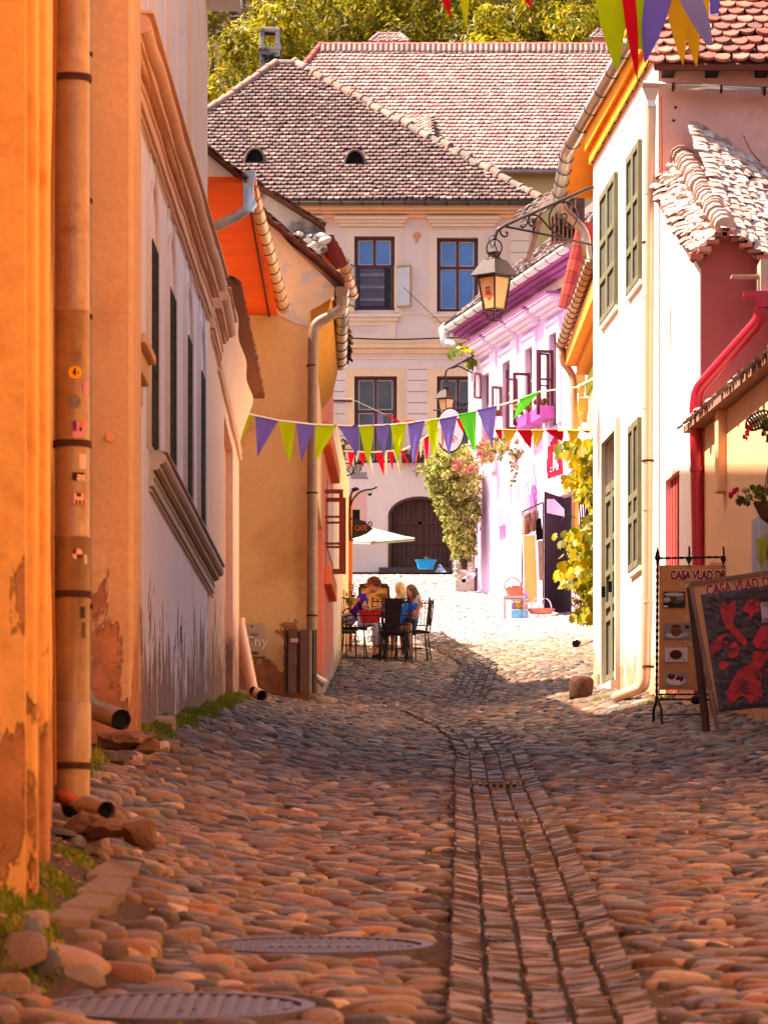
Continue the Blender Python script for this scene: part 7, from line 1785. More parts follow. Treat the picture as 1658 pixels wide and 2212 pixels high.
for k in range(6):
    x = 1131+k*5.6; y = 1104-k*2.6; m = MB(); c = cols[k]; w = 5
    vs = [SP(x-w*.4,y+8,1.0), SP(x+w*.4,y+7,1.0), SP(x+w,y+16,1.0), SP(x+w*.8,y+52+random.uniform(-6,8),1.05), SP(x,y+56,1.12), SP(x-w*.8,y+52,1.0), SP(x-w,y+18,1.0)]
    m.prism(vs, (0,.05,0), col=c); m.tube([SP(x,y+8,1.0), SP(x,y,1.1), SP(x+1.5,y-3,1.1)], .008, n=4, col=C(90,80,80)); m.build('garment', CLOTH, t, smooth=False)
m = MB(); m.prism([SP(1158,1122,.9),SP(1168,1118,.9),SP(1172,1164,.9),SP(1155,1168,.9)], (0,.06,0)); m.build('garment', mat('black_cloth', C(24,20,22), rough=.9), t, label='black apron')
m = MB(); m.prism([SP(1160,1168,.8),SP(1171,1168,.8),SP(1172,1255,.8),SP(1163,1252,.8)], (0,.05,0)); m.build('garment', mat('salmon_cloth', C(236,180,150), rough=.9, var=.2, vs=6), t, label='salmon scarf')
t = thing('flower_basket', SP(1110,1290), 'red woven basket with round handle on a low grey table', 'basket')
m = MB(); c = SP(1110,1284); m.lathe(c, [(.14,-.03),(.18,.11),(.19,.13),(.17,.11),(.13,-.01)], n=20, M=Matrix.Scale(.7,4,(0,1,0))); m.tube([c+Vector((.17*math.cos(a)-.03,0,.11+.22*math.sin(a))) for a in np.linspace(0, math.pi, 15)], .015, n=5); m.build('basket', mat('red_wicker', C(206,110,84), rough=.9, var=.25, vs=20), t)
crown(c+Vector((.0,0,.13)), .15, .1, .05, 260, .06, [C(236,90,70), C(240,180,110), C(226,60,60)], t, name='flowers', mt=FLW, clumps=20)
m = MB(); m.box(c.x-.22, c.x+.22, c.y-.18, c.y+.18, c.z-.09, c.z-.04); 
for sx in (-.19,.19): m.box(c.x+sx-.02, c.x+sx+.02, c.y-.2, c.y+.2, G(c.x, c.y), c.z-.09)
m.build('low_table', mat('grey_table', C(170,160,154), rough=.7), t)
t = thing('goods_crate', SP(1120,1338), 'small display of coloured bottles and blue boxes beside the banner', 'crate')
m = MB(); cols = [C(160,150,220), C(240,170,60), C(240,200,70), C(230,90,90), C(240,160,150), C(226,120,60)]
g0_ = SP(1110,1340)
for k in range(8):
    for j in range(2): x = 1108+k*4; m.lathe(SP(x,1316-j*22), [(.03,0),(.03,.10),(.012,.13),(.012,.16)], n=8, col=random.choice(cols))
m.each('bottle', mat('bright_goods', (1,1,1,1), attr=True, rough=.4), t, smooth=True)
m = MB(); m.box(SP(1104,0).x, SP(1140,0).x, dS-.12, dS+.12, zpx(1336,dS), zpx(1318,dS)); m.build('crate', mat('light_blue_box', C(120,190,226), rough=.5, var=.3, vs=14), t)
m = MB(); m.box(SP(1104,0).x, SP(1140,0).x, dS-.10, dS+.12, zpx(1297,dS), zpx(1295,dS)); m.build('shelf', WHITE, t)
t = thing('small_tray', SP(1172,1322), 'low tray with a white handled basket by the shop door', 'basket'); c = SP(1168,1326)
m = MB(); m.lathe(c, [(.2,0),(.28,.10),(.26,.10),(.18,.02)], n=16, M=Matrix.Scale(.6,4,(0,1,0))); m.build('tray', mat('salmon_tray', C(230,130,110), rough=.8), t)
m = MB()
for k in (-1, 1): m.tube([c+Vector((k*.08+.12*math.cos(a),0,.10+.2*math.sin(a))) for a in np.linspace(0, math.pi, 11)], .014, n=5)
m.each('handle', WHITE, t)
# ================================================================ people and cafe furniture
DP = 71.0
BASEX = 0.0; GZ = G(0.1, DP)
def H(x, z, dy=0): return Vector((x*1.0, DP+dy, GZ+z))
def skin(name, J, E, mt, parent, sub=2, root=None):
    names = list(J); me = bpy.data.meshes.new(name+'_cage'); idx = {n: i for i, n in enumerate(names)}
    me.from_pydata([tuple(J[n][0]) for n in names], [(idx[a], idx[b]) for a, b in E], [])
    o = bpy.data.objects.new(name+'_cage', me); COL.objects.link(o)
    sk = o.modifiers.new('s', 'SKIN'); sk.use_smooth_shade = True
    for i, n in enumerate(names):
        r_ = J[n][1]; me.skin_vertices[0].data[i].radius = (r_, r_) if not isinstance(r_, tuple) else r_
        me.skin_vertices[0].data[i].use_root = (n == (root or names[0]))
    ss = o.modifiers.new('u', 'SUBSURF'); ss.levels = sub; ss.render_levels = sub
    bpy.context.view_layer.update(); dg = bpy.context.evaluated_depsgraph_get()
    m2 = bpy.data.meshes.new_from_object(o.evaluated_get(dg)); bpy.data.objects.remove(o)
    mb = MB(); mb.add([v.co for v in m2.vertices], [tuple(p.vertices) for p in m2.polygons]); bpy.data.meshes.remove(m2)
    return mb
def hand(J, E, wrist, at, d, curl, side, pref, s=1.0):
    """palm, four unequal fingers and a thumb, each a bent chain"""
    d = Vector(d).normalized(); side = Vector(side).normalized(); curl = Vector(curl).normalized(); at = Vector(at)
    J[pref+'palm'] = (at+d*.045*s, .020*s); J[pref+'kn'] = (at+d*.082*s, .018*s); E += [(wrist, pref+'palm'), (pref+'palm', pref+'kn')]
    for k, (off, ln) in enumerate(((-.030,.062),(-.010,.074),(.010,.068),(.028,.052))):
        b = at+d*.092*s+side*off*s; J[pref+'f%da' % k] = (b, .0085*s); J[pref+'f%db' % k] = (b+(d*.8+curl*.5)*ln*.5*s, .008*s); J[pref+'f%dc' % k] = (b+(d*.8+curl*.5)*ln*.5*s+(d*.25+curl*.9)*ln*.5*s, .007*s)
        E += [(pref+'kn', pref+'f%da' % k), (pref+'f%da' % k, pref+'f%db' % k), (pref+'f%db' % k, pref+'f%dc' % k)]
    b = at+d*.035*s-side*.030*s; J[pref+'ta'] = (b, .010*s); J[pref+'tb'] = (b+(d*.6-side*.6+curl*.4)*.045*s, .009*s); E += [(pref+'palm', pref+'ta'), (pref+'ta', pref+'tb')]
def head(mb, c, f, up, s=1.0):
    """head with brow, nose, lips, chin and ears; f = facing direction"""
    f = Vector(f).normalized(); up = Vector(up); up = (up-f*up.dot(f)).normalized(); sd = f.cross(up)
    M = Matrix((sd, f, up)).transposed().to_4x4()
    n, m = 20, 16; vs = []; fs = []
    for i in range(m+1):
        th = math.pi*i/m
        for k in range(n):
            a = 2*math.pi*k/n; x = math.sin(th)*math.cos(a); y = math.sin(th)*math.sin(a); z = math.cos(th)
            wx = .074*(1-.18*max(0, -z)**1.5); p = Vector((x*wx, y*.092, z*.115))
            if y > .5:
                if -.22 < z < .12 and abs(x) < .22: p.y += .022*(1-abs(x)/.22)*(1-abs(z+.08)/.20 if abs(z+.08) < .2 else 0)     # nose
                if .06 < z < .25 and .12 < abs(x) < .5: p.y -= .008                                                          # eye sockets
                if -.62 < z < -.4 and abs(x) < .3: p.y += .006
                if z < -.7: p.y += .010
            vs.append(Vector(c)+(M@(p*s)))
    for i in range(m):
        for k in range(n): fs.append((i*n+k, (i+1)*n+k, (i+1)*n+(k+1) % n, i*n+(k+1) % n))
    mb.add(vs, fs)
    for q in (-1, 1): mb.ball(Vector(c)+M@Vector((q*.074*s, -.006*s, 0)), .010*s, .018*s, .028*s, n=8, m=6, M=M.to_3x3().to_4x4())
    return M
def facebits(o, c, M, s=1.0, glasses=False):
    m = MB()
    for q in (-1, 1): m.ball(Vector(c)+M@Vector((q*.030*s, .080*s, .012*s)), .011*s, n=8, m=6)
    m.build('eye', mat('eye_white', C(220,214,206), rough=.3), o)
    m = MB()
    for q in (-1, 1): m.ball(Vector(c)+M@Vector((q*.030*s, .0885*s, .012*s)), .0055*s, n=8, m=6)
    m.build('iris', mat('iris_brown', C(60,40,30), rough=.3), o)
    m = MB(); m.ball(Vector(c)+M@Vector((0, .083*s, -.052*s)), .024*s, .010*s, .007*s, n=10, m=6, M=M.to_3x3().to_4x4()); m.build('lips', mat('lips', C(176,96,84), rough=.5), o)
SKN = mat('skin_tan', C(214,142,110), rough=.55, var=.05, vs=8); SKP = mat('skin_pale', C(232,176,148), rough=.55, var=.05, vs=8)
def hairstyle(o, c, M, s, mt, kind):
    m = MB(); c = Vector(c); rn = random.Random(5)
    if kind == 'short':
        m.ball(c+M@Vector((0,-.015*s,.030*s)), .086*s, .098*s, .100*s, n=18, m=12, M=M.to_3x3().to_4x4())
        for i in range(240):
            v = Vector((rn.gauss(0,1), rn.gauss(-.1,1), abs(rn.gauss(.4,.8)))).normalized(); p = c+M@Vector((v.x*.088*s, v.y*.098*s-.012*s, v.z*.102*s+.028*s)); q = p+M@(Vector((v.x*.02, v.y*.02+.016, v.z*.018+.004))*s); m.tube([p, q], [.011*s, .003*s], n=4)
        for i in range(60):
            v = Vector((rn.uniform(-.8,.8), 1, rn.uniform(.5,1.1))).normalized(); p = c+M@Vector((v.x*.07*s, .06*s, .08*s)); m.tube([p, p+M@Vector((v.x*.01, .04*s, -.005*s))], [.012*s,.004*s], n=4)
    else:
        m.ball(c+M@Vector((0,-.014*s,.022*s)), .083*s, .096*s, .104*s, n=18, m=12, M=M.to_3x3().to_4x4())
        if kind == 'long':
            for i in range(70):
                a = rn.uniform(-2.2, 2.2)-math.pi/2; p0 = c+M@Vector((.075*s*math.cos(a), .08*s*math.sin(a)-.01*s, .05*s)); L = rn.uniform(.24, .34)*s
                m.tube([p0, p0+M@Vector((.018*math.cos(a)*s, .015*math.sin(a)*s, -L*.4)), p0+M@Vector((.022*math.cos(a)*s, .02*math.sin(a)*s, -L))], [.014*s,.015*s,.004*s], n=5)
        if kind == 'tail':
            m.ball(c+M@Vector((0,-.10*s,.0)), .034*s, .03*s, .04*s, n=10, m=8)
            for i in range(24): p = c+M@Vector((rn.uniform(-.02,.02)*s, -.11*s, -.01*s)); m.tube([p, p+M@Vector((rn.uniform(-.03,.03)*s, -.02*s, -.09*s)), p+M@Vector((rn.uniform(-.05,.05)*s, rn.uniform(-.02,.01)*s, -.19*s))], [.012*s,.011*s,.003*s], n=5)
    return m.build('hair', mt, o, smooth=True)
def person(label, K, skinm, shirt, legs, shoes, hair, face, group=None, pants=None, s=1.0, glasses=False):
    hd = Vector(K['head']); f = Vector(K['face'])
    t = thing('person', (K['hip'].x, K['hip'].y, GZ), label, 'person', group)
    J = {'hip': (K['hip'], (.145*s,.115*s)), 'waist': (K['hip'].lerp(K['chest'], .45), (.12*s,.095*s)), 'chest': (K['chest'], (.145*s,.105*s)), 'neckb': (K['neck'], (.06*s,.06*s)), 'nk': (K['neck'].lerp(hd, .45), (.047*s,.05*s)), 'hc': (K['neck'].lerp(hd, .8), (.05*s,.05*s))}
    E = [('hip','waist'),('waist','chest'),('chest','neckb'),('neckb','nk'),('nk','hc')]
    for q in 'LR':
        J['sh'+q] = (K['sh'+q], .055*s); J['el'+q] = (K['el'+q], .038*s); J['ua'+q] = (K['sh'+q].lerp(K['el'+q], .4), .047*s); J['fa'+q] = (K['el'+q].lerp(K['wr'+q], .35), .037*s); J['wr'+q] = (K['wr'+q], .026*s)
        J['th'+q] = (K['hip'].lerp(K['kn'+q], .35)+Vector((0,0,0)), .085*s); J['kn'+q] = (K['kn'+q], .058*s); J['ca'+q] = (K['kn'+q].lerp(K['an'+q], .35), .052*s); J['an'+q] = (K['an'+q], .034*s); J['he'+q] = (K['an'+q]+Vector((0,0,-.05*s)), .036*s); J['to'+q] = (K['to'+q], .026*s)
        E += [('chest','sh'+q),('sh'+q,'ua'+q),('ua'+q,'el'+q),('el'+q,'fa'+q),('fa'+q,'wr'+q),('hip','th'+q),('th'+q,'kn'+q),('kn'+q,'ca'+q),('ca'+q,'an'+q),('an'+q,'he'+q),('he'+q,'to'+q)]
        d = (K['wr'+q]-K['el'+q]).normalized(); hd_ = K.get('hd'+q, d); hand(J, E, 'wr'+q, K['wr'+q], hd_, K.get('cu'+q, (0,0,-1)), Vector(hd_).cross(Vector(K.get('cu'+q, (0,0,-1)))), q, s)
    mb = skin('body', J, E, skinm, t, sub=1); M = head(mb, hd, f, (0,0,1), s)
    b = mb.build('body', skinm, t, smooth=True)
    facebits(b, hd, M, s); hairstyle(b, hd, M, s, hair[0], hair[1])
    g = 1.14
    J2 = {k: (J[k][0], tuple(x*g for x in J[k][1])) for k in ('hip','waist','chest')}; J2['nb'] = (K['neck']-Vector((0,0,.015)), (.075*s,.07*s)); E2 = [('hip','waist'),('waist','chest'),('chest','nb')]
    for q in 'LR': J2['sh'+q] = (K['sh'+q], .067*s); J2['ua'+q] = (K['sh'+q].lerp(K['el'+q], .55), .062*s); E2 += [('chest','sh'+q),('sh'+q,'ua'+q)]
    skin('shirt', J2, E2, shirt, t, sub=1).build('shirt', shirt, t, smooth=True)
    J3 = {'hip': (K['hip']-Vector((0,0,.01)), (.16*s,.13*s))}; E3 = []
    e = {'capri': .75, 'shorts': 0}[pants[1]]
    for q in 'LR':
        J3['th'+q] = (J['th'+q][0], .098*s); E3.append(('hip','th'+q))
        if e: J3['kn'+q] = (K['kn'+q], .070*s); J3['ca'+q] = (K['kn'+q].lerp(K['an'+q], e), .058*s); E3 += [('th'+q,'kn'+q),('kn'+q,'ca'+q)]
    skin('trousers', J3, E3, pants[0], t, sub=1).build('trousers' if e else 'shorts', pants[0], t, smooth=True)
    for q in 'LR':
        m = MB(); a = J['he'+q][0]; to = K['to'+q]; dd = (to-a); dd.z = 0
        m.tube([a-dd*.25+Vector((0,0,-.005)), a+Vector((0,0,-.0)), a+dd*.6, to+dd*.12], [.030*s,.042*s,.038*s,.022*s], n=10); m.build('shoe', shoes, t, smooth=True)
    if glasses:
        m = MB()
        for q in (-1, 1): m.ball(hd+M@Vector((q*.033*s, .088*s, .014*s)), .028*s, .012*s, .019*s, n=12, m=8, M=M.to_3x3().to_4x4()); m.bar(hd+M@Vector((q*.058*s,.075*s,.02*s)), hd+M@Vector((q*.078*s,0,.02*s)), .008, .012)
        m.bar(hd+M@Vector((-.01*s,.10*s,.02*s)), hd+M@Vector((.01*s,.10*s,.02*s)), .006, .006); m.build('sunglasses', mat('dark_lens', C(30,16,18), rough=.15), b)
    return t
V3 = Vector
AUB = mat('auburn_hair', C(150,84,44), rough=.6, var=.35, vs=40); BLO = mat('blond_hair', C(226,184,130), rough=.55, var=.2, vs=40); BRN = mat('brown_hair', C(112,76,52), rough=.5, var=.35, vs=30)
A = dict(head=H(-.165,1.15,0), face=(.93,-.16,-.34), neck=H(-.28,1.0,.02), chest=H(-.36,.90,.02), hip=H(-.46,.60,.04), shL=H(-.33,.955,.20), shR=H(-.34,.955,-.16), elL=H(-.20,.77,.26), elR=H(-.28,.75,-.20), wrL=H(-.02,.79,.14), wrR=H(-.06,.80,-.10),
         knL=H(-.10,.60,.14), knR=H(-.12,.58,-.14), anL=H(-.05,.10,.16), anR=H(-.14,.10,-.14), toL=H(.09,.03,.14), toR=H(-.02,.03,-.18), hdL=(1,-.1,.0), hdR=(1,.1,.02))
person('woman with short auburn hair and sunglasses in a purple shirt leaning on the cafe table', A, SKN, mat('purple_shirt', C(70,34,130), rough=.85, var=.12, vs=8), None, mat('black_shoe', C(30,26,28), rough=.6), (AUB, 'short'), None, pants=(mat('white_capri', C(206,196,212), rough=.85, var=.06), 'capri'), glasses=True, group='people at the cafe table')
BLUE = mat('blue_shirt', C(20,104,214), rough=.85, var=.14, vs=10)
B = dict(head=H(.245,1.085,-.05), face=(-.35,.92,-.15), neck=H(.22,.93,-.09), chest=H(.19,.80,-.12), hip=H(.17,.52,-.14), shL=H(.04,.86,-.16), shR=H(.36,.86,-.04), elL=H(-.01,.66,-.06), elR=H(.37,.66,.08), wrL=H(.03,.76,.12), wrR=H(.20,.76,.20),
         knL=H(.02,.52,.20), knR=H(.16,.52,.26), anL=H(.07,.10,.06), anR=H(.12,.10,.10), toL=H(.09,.03,.20), toR=H(.14,.03,.24), hdL=(.3,.9,0), hdR=(-.2,.9,0))
person('blond child in a blue shirt seen from behind with a tied back ponytail', B, SKP, BLUE, None, mat('beige_shoe', C(196,160,130), rough=.7), (BLO, 'tail'), None, pants=(mat('denim', C(60,70,100), rough=.9, var=.15), 'shorts'), s=.98, group='people at the cafe table')
Cc = dict(head=H(.42,1.06,.12), face=(-.62,-.62,-.42), neck=H(.43,.91,.14), chest=H(.42,.79,.12), hip=H(.40,.52,.10), shL=H(.47,.86,.0), shR=H(.32,.86,.22), elL=H(.48,.64,-.12), elR=H(.34,.66,.06), wrL=H(.54,.82,-.14), wrR=H(.44,.84,-.02),
          knL=H(.37,.50,-.26), knR=H(.27,.50,-.14), anL=H(.42,.10,-.26), anR=H(.30,.10,-.16), toL=H(.44,.03,-.40), toR=H(.27,.03,-.30), hdL=(.1,-.1,.9), hdR=(.3,-.2,.7), cuL=(-.6,.3,.3), cuR=(.5,-.3,.3))
tc = person('girl with long brown hair and blue shirt looking down at a phone', Cc, SKN, BLUE, None, mat('pink_sandal', C(226,176,160), rough=.7), (BRN, 'long'), None, pants=(mat('denim', C(60,70,100)), 'shorts'), s=.97, group='people at the cafe table')
t = thing('phone', H(.53,.90,-.15), 'pale phone held by the girl with long brown hair', 'phone'); m = MB(); Mx = Matrix.Translation(H(.515,.93,-.135)) @ Matrix.Rotation(R(25), 4, 'Y'); m.box(-.035,.035,-.005,.005,-.06,.06, Mx); ph = m.build('body', mat('phone_white', C(206,206,210), rough=.3), t, bevel=.003); m = MB(); m.box(-.03,.03,.0055,.007,-.052,.052, Mx); m.build('screen', mat('phone_screen', C(40,44,56), rough=.1), ph)

# cafe chairs of dark iron ------------------------------------------------
IRD = mat('dark_chair_iron', C(46,34,34), rough=.5, metal=.3, var=.2, vs=20)
def iron_chair(label, hoops=True):
    t = thing('iron_chair', (0,0,0), label, 'chair', 'iron chairs around the cafe table'); z = .46
    m = MB(); m.lathe((0,0,z), [(.20,-.012),(.215,0),(.20,.015)], n=20); m.build('seat', IRD, t)
    for x, y in ((-.16,-.16),(.16,-.16),(-.16,.16),(.16,.16)):
        m = MB(); m.tube([(x*.95,y*.95,z),(x*1.05,y*1.05,.25),(x*1.2,y*1.25,0)], .011, n=6); m.build('leg', IRD, t)
    m = MB(); m.tube(bend([(-.18,-.17,z),(-.20,-.21,.75),(-.20,-.23,.98)], .1), .011, n=6); m.tube(bend([(.18,-.17,z),(.20,-.21,.75),(.20,-.23,.98)], .1), .011, n=6); m.tube([(-.2,-.215,.90),(.2,-.215,.90)], .010, n=6); m.tube([(-.19,-.185,.56),(.19,-.185,.56)], .009, n=6)
    if hoops:
        for k in range(5): c = (-.16+k*.08,-.222,.90); m.tube([(c[0]+.037*math.cos(a), c[1], c[2]+.05*math.sin(a)) for a in np.linspace(0, math.pi, 9)], .006, n=5)
    for k in range(5): m.tube([(-.12+k*.06,-.186,.56),(-.12+k*.06,-.215,.90)], .006, n=5)
    m.tube(scroll((0,-.2,.73), (1,0,0), (0,0,1), .05, .02, 0, 9, 20), .006, n=5); m.build('backrest', IRD, t)
    m = MB(); m.tube([(.19*math.cos(a), .19*math.sin(a), .2) for a in np.linspace(0, 6.283, 17)[:-1]], .006, n=5, closed=True); m.build('stretcher', IRD, t)
    return t
ch = iron_chair('iron chair with hooped back nearest the street, seen from behind')
ch.location = H(.20,0,-.42); ch.rotation_euler.z = R(4); ch.location.z = G(.2, DP-.42)
def chair_at(x, dy, rz, label):
    c = copy_tree(ch); c.location = (x, DP+dy, G(x, DP+dy)); c.rotation_euler.z = R(rz); c['label'] = label; return c
chair_at(-.46,.04,-90,'iron chair under the woman in purple'); chair_at(.42,.12,150,'iron chair under the girl with long hair'); chair_at(.50,-.12,80,'iron chair at the right end beside the drain channel'); chair_at(.02,.75,180,'iron chair on the far side of the cafe table'); chair_at(.18,-.13,0,'iron chair under the blond child')
t = thing('tall_chair', (.14, DP-.62, G(.14, DP-.62)), 'tall chair with a solid dark brown tapering back before the blond child', 'chair'); c = Vector(t.location); DKB = mat('dark_wicker', C(48,30,28), rough=.85, var=.25, vs=30, bump=.004, bs=60)
def T(x, y, z): return c+Vector((x, y, z))
m = MB(); m.prism([T(-.10,0,.52),T(.09,0,.52),T(.145,-.06,.98),T(-.135,-.06,.98)], (0,.03,0)); m.build('backrest', DKB, t); m = MB(); m.box(c.x-.2,c.x+.2,c.y,c.y+.38,c.z+.44,c.z+.49); m.build('seat', DKB, t, bevel=.01)
for x, y in ((-.18,.02),(.18,.02),(-.18,.36),(.18,.36)): m = MB(); m.tube([T(x,y,.45),T(x*1.05,y,0)], .014, n=6); m.build('leg', IRD, t)
# table
t = thing('cafe_table', H(-.02,0,.22), 'round dark cafe table the three people sit around', 'table'); c = H(-.02,0,.22)
m = MB(); m.lathe(c+Vector((0,0,.70)), [(.34,0),(.36,.01),(.34,.03)], n=28); m.build('tabletop', DKB, t); m = MB(); m.tube([c+Vector((0,0,.02)), c+Vector((0,0,.7))], .02, n=10); m.build('column', IRD, t)
for k in range(3): a = k*2.09+.4; m = MB(); m.tube(bend([c+Vector((0,0,.16)), c+Vector((.16*math.cos(a),.16*math.sin(a),.10)), c+Vector((.26*math.cos(a),.26*math.sin(a),0))], .08), .012, n=6); m.build('foot', IRD, t)
t = thing('glass', H(-.10,.735,.05), 'drinking glass with red juice on the cafe table', 'glass'); m = MB(); m.lathe(H(-.04,.732,.02), [(.024,0),(.030,.11),(.028,.11),(.022,.01)], n=14); g_ = m.build('tumbler', glassmat('tumbler_glass', C(220,220,220), alpha=.35), t, smooth=True); m = MB(); m.lathe(H(-.04,.737,.02), [(.021,0),(.025,.07)], n=14); m.build('juice', mat('red_juice', C(180,30,40), rough=.3), g_)
# low iron railing with flower box
t = thing('iron_railing', H(-.07,0,-.85), 'low wrought iron railing panel before the cafe table', 'railing'); dy = -.85; gz = G(-.07, DP+dy)-GZ
def Rr(x, z): return H(x, z+gz, dy)
m = MB()
for a, b in (((-.57,.72),(.43,.72)),((-.57,.08),(.43,.08)),((-.57,0),(-.57,.72)),((.43,0),(.43,.72)),((-.30,.02),(-.30,.72)),((-.07,.02),(-.07,.72)),((.18,.02),(.18,.72)),((-.57,.26),(.43,.26))): m.bar(Rr(*a), Rr(*b), .016, .016)
for k, x in enumerate((-.44,-.19,.05,.30)):
    for z in (.38, .55): m.tube(scroll(Rr(x-.03,z), (1,0,0), (0,0,1), .055, .015, -2, 4, 16), .007, n=5); m.tube(scroll(Rr(x+.03,z), (-1,0,0), (0,0,1), .055, .015, -2, 4, 16), .007, n=5)
m.build('ironwork', IRD, t)
t = thing('planter_box', H(-.21,.60,-.70), 'red plastic planter box hung on the iron railing', 'planter'); m = MB(); z0 = gz+.64; c_ = H(-.21,z0,-.72)
m.prism([c_+Vector((-.17,0,.15)), c_+Vector((.17,0,.15)), c_+Vector((.12,0,-.01)), c_+Vector((-.14,0,-.01))], (0,.14,0)); m.box(c_.x-.18, c_.x+.18, c_.y-.01, c_.y+.15, c_.z+.145, c_.z+.17); m.build('box', mat('red_box', C(190,36,26), rough=.5), t, bevel=.006)
m = MB()
for q in (-1,1): m.tube(scroll(c_+Vector((q*.05,-.02,.19)), (q,0,0), (0,0,1), .045, .012, 0, 7, 16), .006, n=5)
m.build('scroll_hook', IRD, t)
# green slatted chair with bag at the wall
t = thing('slatted_chair', H(-.62,0,.1), 'olive green chair with fanned slat back against the cream wall', 'chair'); c = H(-.62,0,.10); OLV = mat('olive_paint', C(110,104,52), rough=.6, var=.15)
for k in range(7): m = MB(); x = -.10+k*.035; m.tube([c+Vector((x*.7,0,.45)), c+Vector((x*1.05,.05,1.12-.018*abs(k-2)**1.5))], .008, n=5); m.build('slat', OLV, t)
m = MB(); m.tube([c+Vector((-.13+k*.026, .03, .98-.0018*(k-3)**2*1.2)) for k in range(11)], .014, n=6); m.build('rail', OLV, t)
m = MB(); m.box(c.x-.16,c.x+.2,c.y-.2,c.y+.16,c.z+.43,c.z+.46); m.build('seat', OLV, t)
for x, y in ((-.14,-.18),(.18,-.18),(-.14,.14),(.18,.14)): m = MB(); m.tube([c+Vector((x,y,.44)), c+Vector((x*1.1,y*1.1,0))], .012, n=6); m.build('leg', IRD, t)
t = thing('bag', H(-.53,.50,-.05), 'patterned cream and brown bag on the olive green chair', 'bag'); m = MB(); c = H(-.55,.62,-.12)
rn = random.Random(3); n_ = 16; 
vs = []; m_ = 12
for i in range(m_+1):
    th = math.pi*i/m_
    for k in range(n_): a = 2*math.pi*k/n_; q = 1+.12*math.sin(3*a+i)+.08*math.sin(5*a); vs.append(c+Vector((.115*math.sin(th)*math.cos(a)*q, .09*math.sin(th)*math.sin(a)*q, .10*math.cos(th))))
for i in range(m_):
    for k in range(n_): m.add([vs[i*n_+k], vs[(i+1)*n_+k], vs[(i+1)*n_+(k+1) % n_], vs[i*n_+(k+1) % n_]], [(0,1,2,3)], C(206,184,170) if (i+k//2) % 3 else C(110,70,60))
m.build('pouch', CLOTH, t); m = MB(); m.tube([c+Vector((.08*math.cos(a), 0, .07+.10*math.sin(a))) for a in np.linspace(.2, math.pi-.2, 12)], .010, n=6); m.build('handle', mat('bag_strap', C(60,40,34)), t)
# small framed menu behind
t = thing('menu_easel', H(-.14,0,1.4), 'small framed yellow menu board standing behind the cafe table', 'signboard'); 
def Y_(x, y): return P(x, y, DP+1.5)
m = MB()
for a, b in (((776,1268),(838,1267)),((776,1268),(778,1330)),((838,1267),(842,1330))): m.bar(Y_(*a), Y_(*b), .045, .04)
m.tube([Y_(776,1264),Y_(790,1262),Y_(806,1266),Y_(822,1262),Y_(837,1264)], .018, n=5); fr = m.build('frame', mat('dark_carved_wood', C(74,44,40), rough=.6, var=.2, vs=14), t)
m = MB(); m.prism([Y_(777,1269),Y_(837,1269),Y_(841,1326),Y_(778,1326)], (0,.02,0)); pn2 = m.build('panel', mat('yellow_menu', C(206,150,70), rough=.6, var=.12, vs=8), t)
for i, x in enumerate((815, 832)): m = MB(); m.tube([Y_(x,1326), P(x+2, 1400, DP+1.5+.1*i)], .015, n=5); m.build('leg', IRD, t)
text('MENU', .09, frameM(Y_(826,1287)+Vector((0,-.01,0)), (1,0,0), (0,0,1)), mat('brown_letters', C(90,56,50)), pn2, sx=.7)
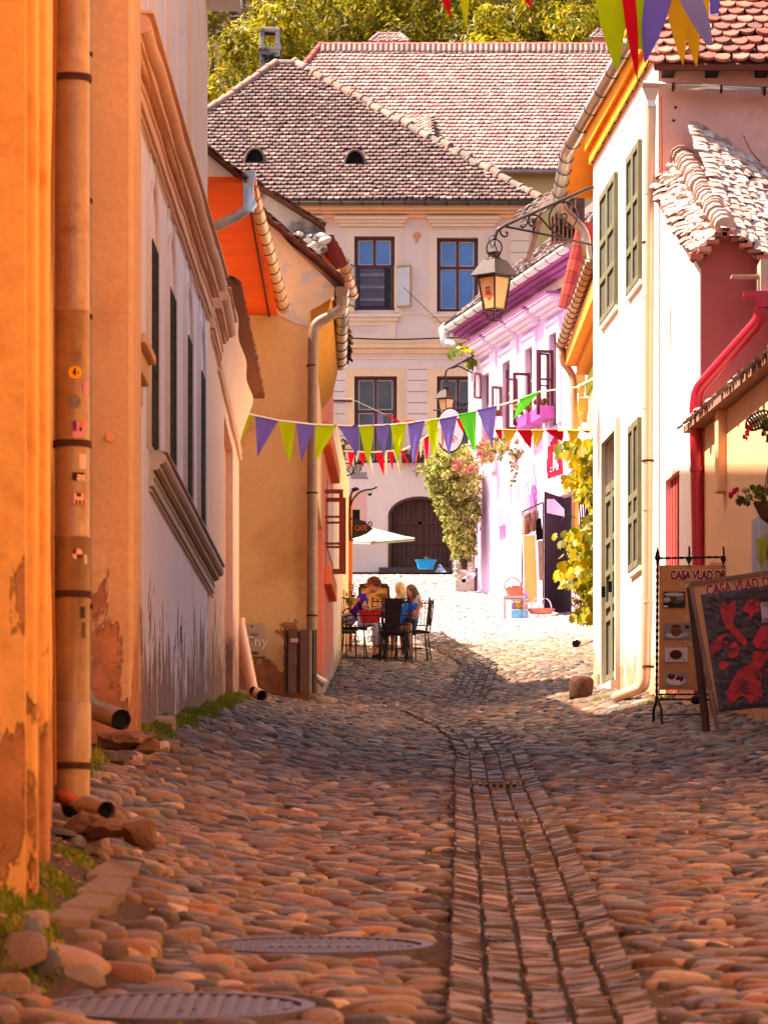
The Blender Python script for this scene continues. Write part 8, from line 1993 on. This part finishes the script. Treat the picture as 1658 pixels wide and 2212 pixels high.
# pole with ring and pot at the corner
t = thing('flower_pot', P(757,1300,73.5), 'olive flower pot with thin iron rod at the cream corner', 'flower pot'); c = P(757,1300,73.5)
m = MB(); gz_ = G(c.x, 73.5); m.lathe((c.x,73.5,c.z-.06), [(.05,0),(.08,.12),(.085,.12),(.07,.11)], n=14); m.build('pot', OLV, t, smooth=False)
m = MB(); m.tube([(c.x,73.5,gz_),(c.x,73.5,c.z-.06)], .014, n=6); m.tube([(c.x,73.5,c.z), P(765,1257,73.5)], .008, n=5); m.tube(scroll(P(757,1266,73.5), (1,0,0), (0,0,1), .035, .03, 0, 6, 14), .006, n=4); m.build('rod', IRD, t)
crown((c.x,73.5,c.z+.1), .08, .08, .07, 120, .045, [C(140,140,60)], t, name='plants', mt=FLW, clumps=8)
# ================================================================ camera, light, world
cam = bpy.data.cameras.new('camera'); co = bpy.data.objects.new('camera', cam); COL.objects.link(co)
co.location = (0,0,0); co.rotation_euler = (R(90),0,0)
cam.sensor_fit = 'VERTICAL'; cam.sensor_height = 36; cam.sensor_width = 27; cam.lens = 36*F/2212; cam.shift_y = (HY-1106)/2212; cam.shift_x = 0
cam.clip_start = .5; cam.clip_end = 1500
cam.dof.use_dof = True; cam.dof.focus_distance = 62; cam.dof.aperture_fstop = 16
S.camera = co
S.render.resolution_x = 767; S.render.resolution_y = 1024
EL, AZ = 57.0, 0.10     # elevation; sun stands left of the street, a little ahead
sd = Vector((-1, AZ, 0)).normalized()*math.cos(R(EL))+Vector((0,0,math.sin(R(EL))))
sl = bpy.data.lights.new('sun', 'SUN'); sl.energy = 5.0; sl.angle = R(.5); sl.color = (1,.93,.82)
so = bpy.data.objects.new('sun', sl); COL.objects.link(so); so.rotation_euler = sd.to_track_quat('Z', 'Y').to_euler(); so.location = (-20,40,60)
w = bpy.data.worlds.new('World'); S.world = w; w.use_nodes = True; nt = w.node_tree
bg = [n for n in nt.nodes if n.type == 'BACKGROUND'][0]; sk = nt.nodes.new('ShaderNodeTexSky'); sk.sky_type = 'NISHITA'; sk.sun_disc = False
sk.sun_elevation = R(EL); sk.sun_rotation = math.atan2(sd.x, sd.y) % (2*math.pi)
sk.dust_density = 3.0; sk.air_density = .8; sk.ozone_density = .6
nt.links.new(sk.outputs[0], bg.inputs[0]); bg.inputs[1].default_value = .125
vs_ = S.view_settings; vs_.view_transform = 'Standard'; vs_.look = 'None'; vs_.exposure = 1.65; vs_.gamma = 1; vs_.use_curve_mapping = False
try:
    vs_.use_white_balance = True; vs_.white_balance_temperature = 6950; vs_.white_balance_tint = 12
except Exception: pass
S.render.engine = 'CYCLES'; S.cycles.max_bounces = 8; S.cycles.diffuse_bounces = 5
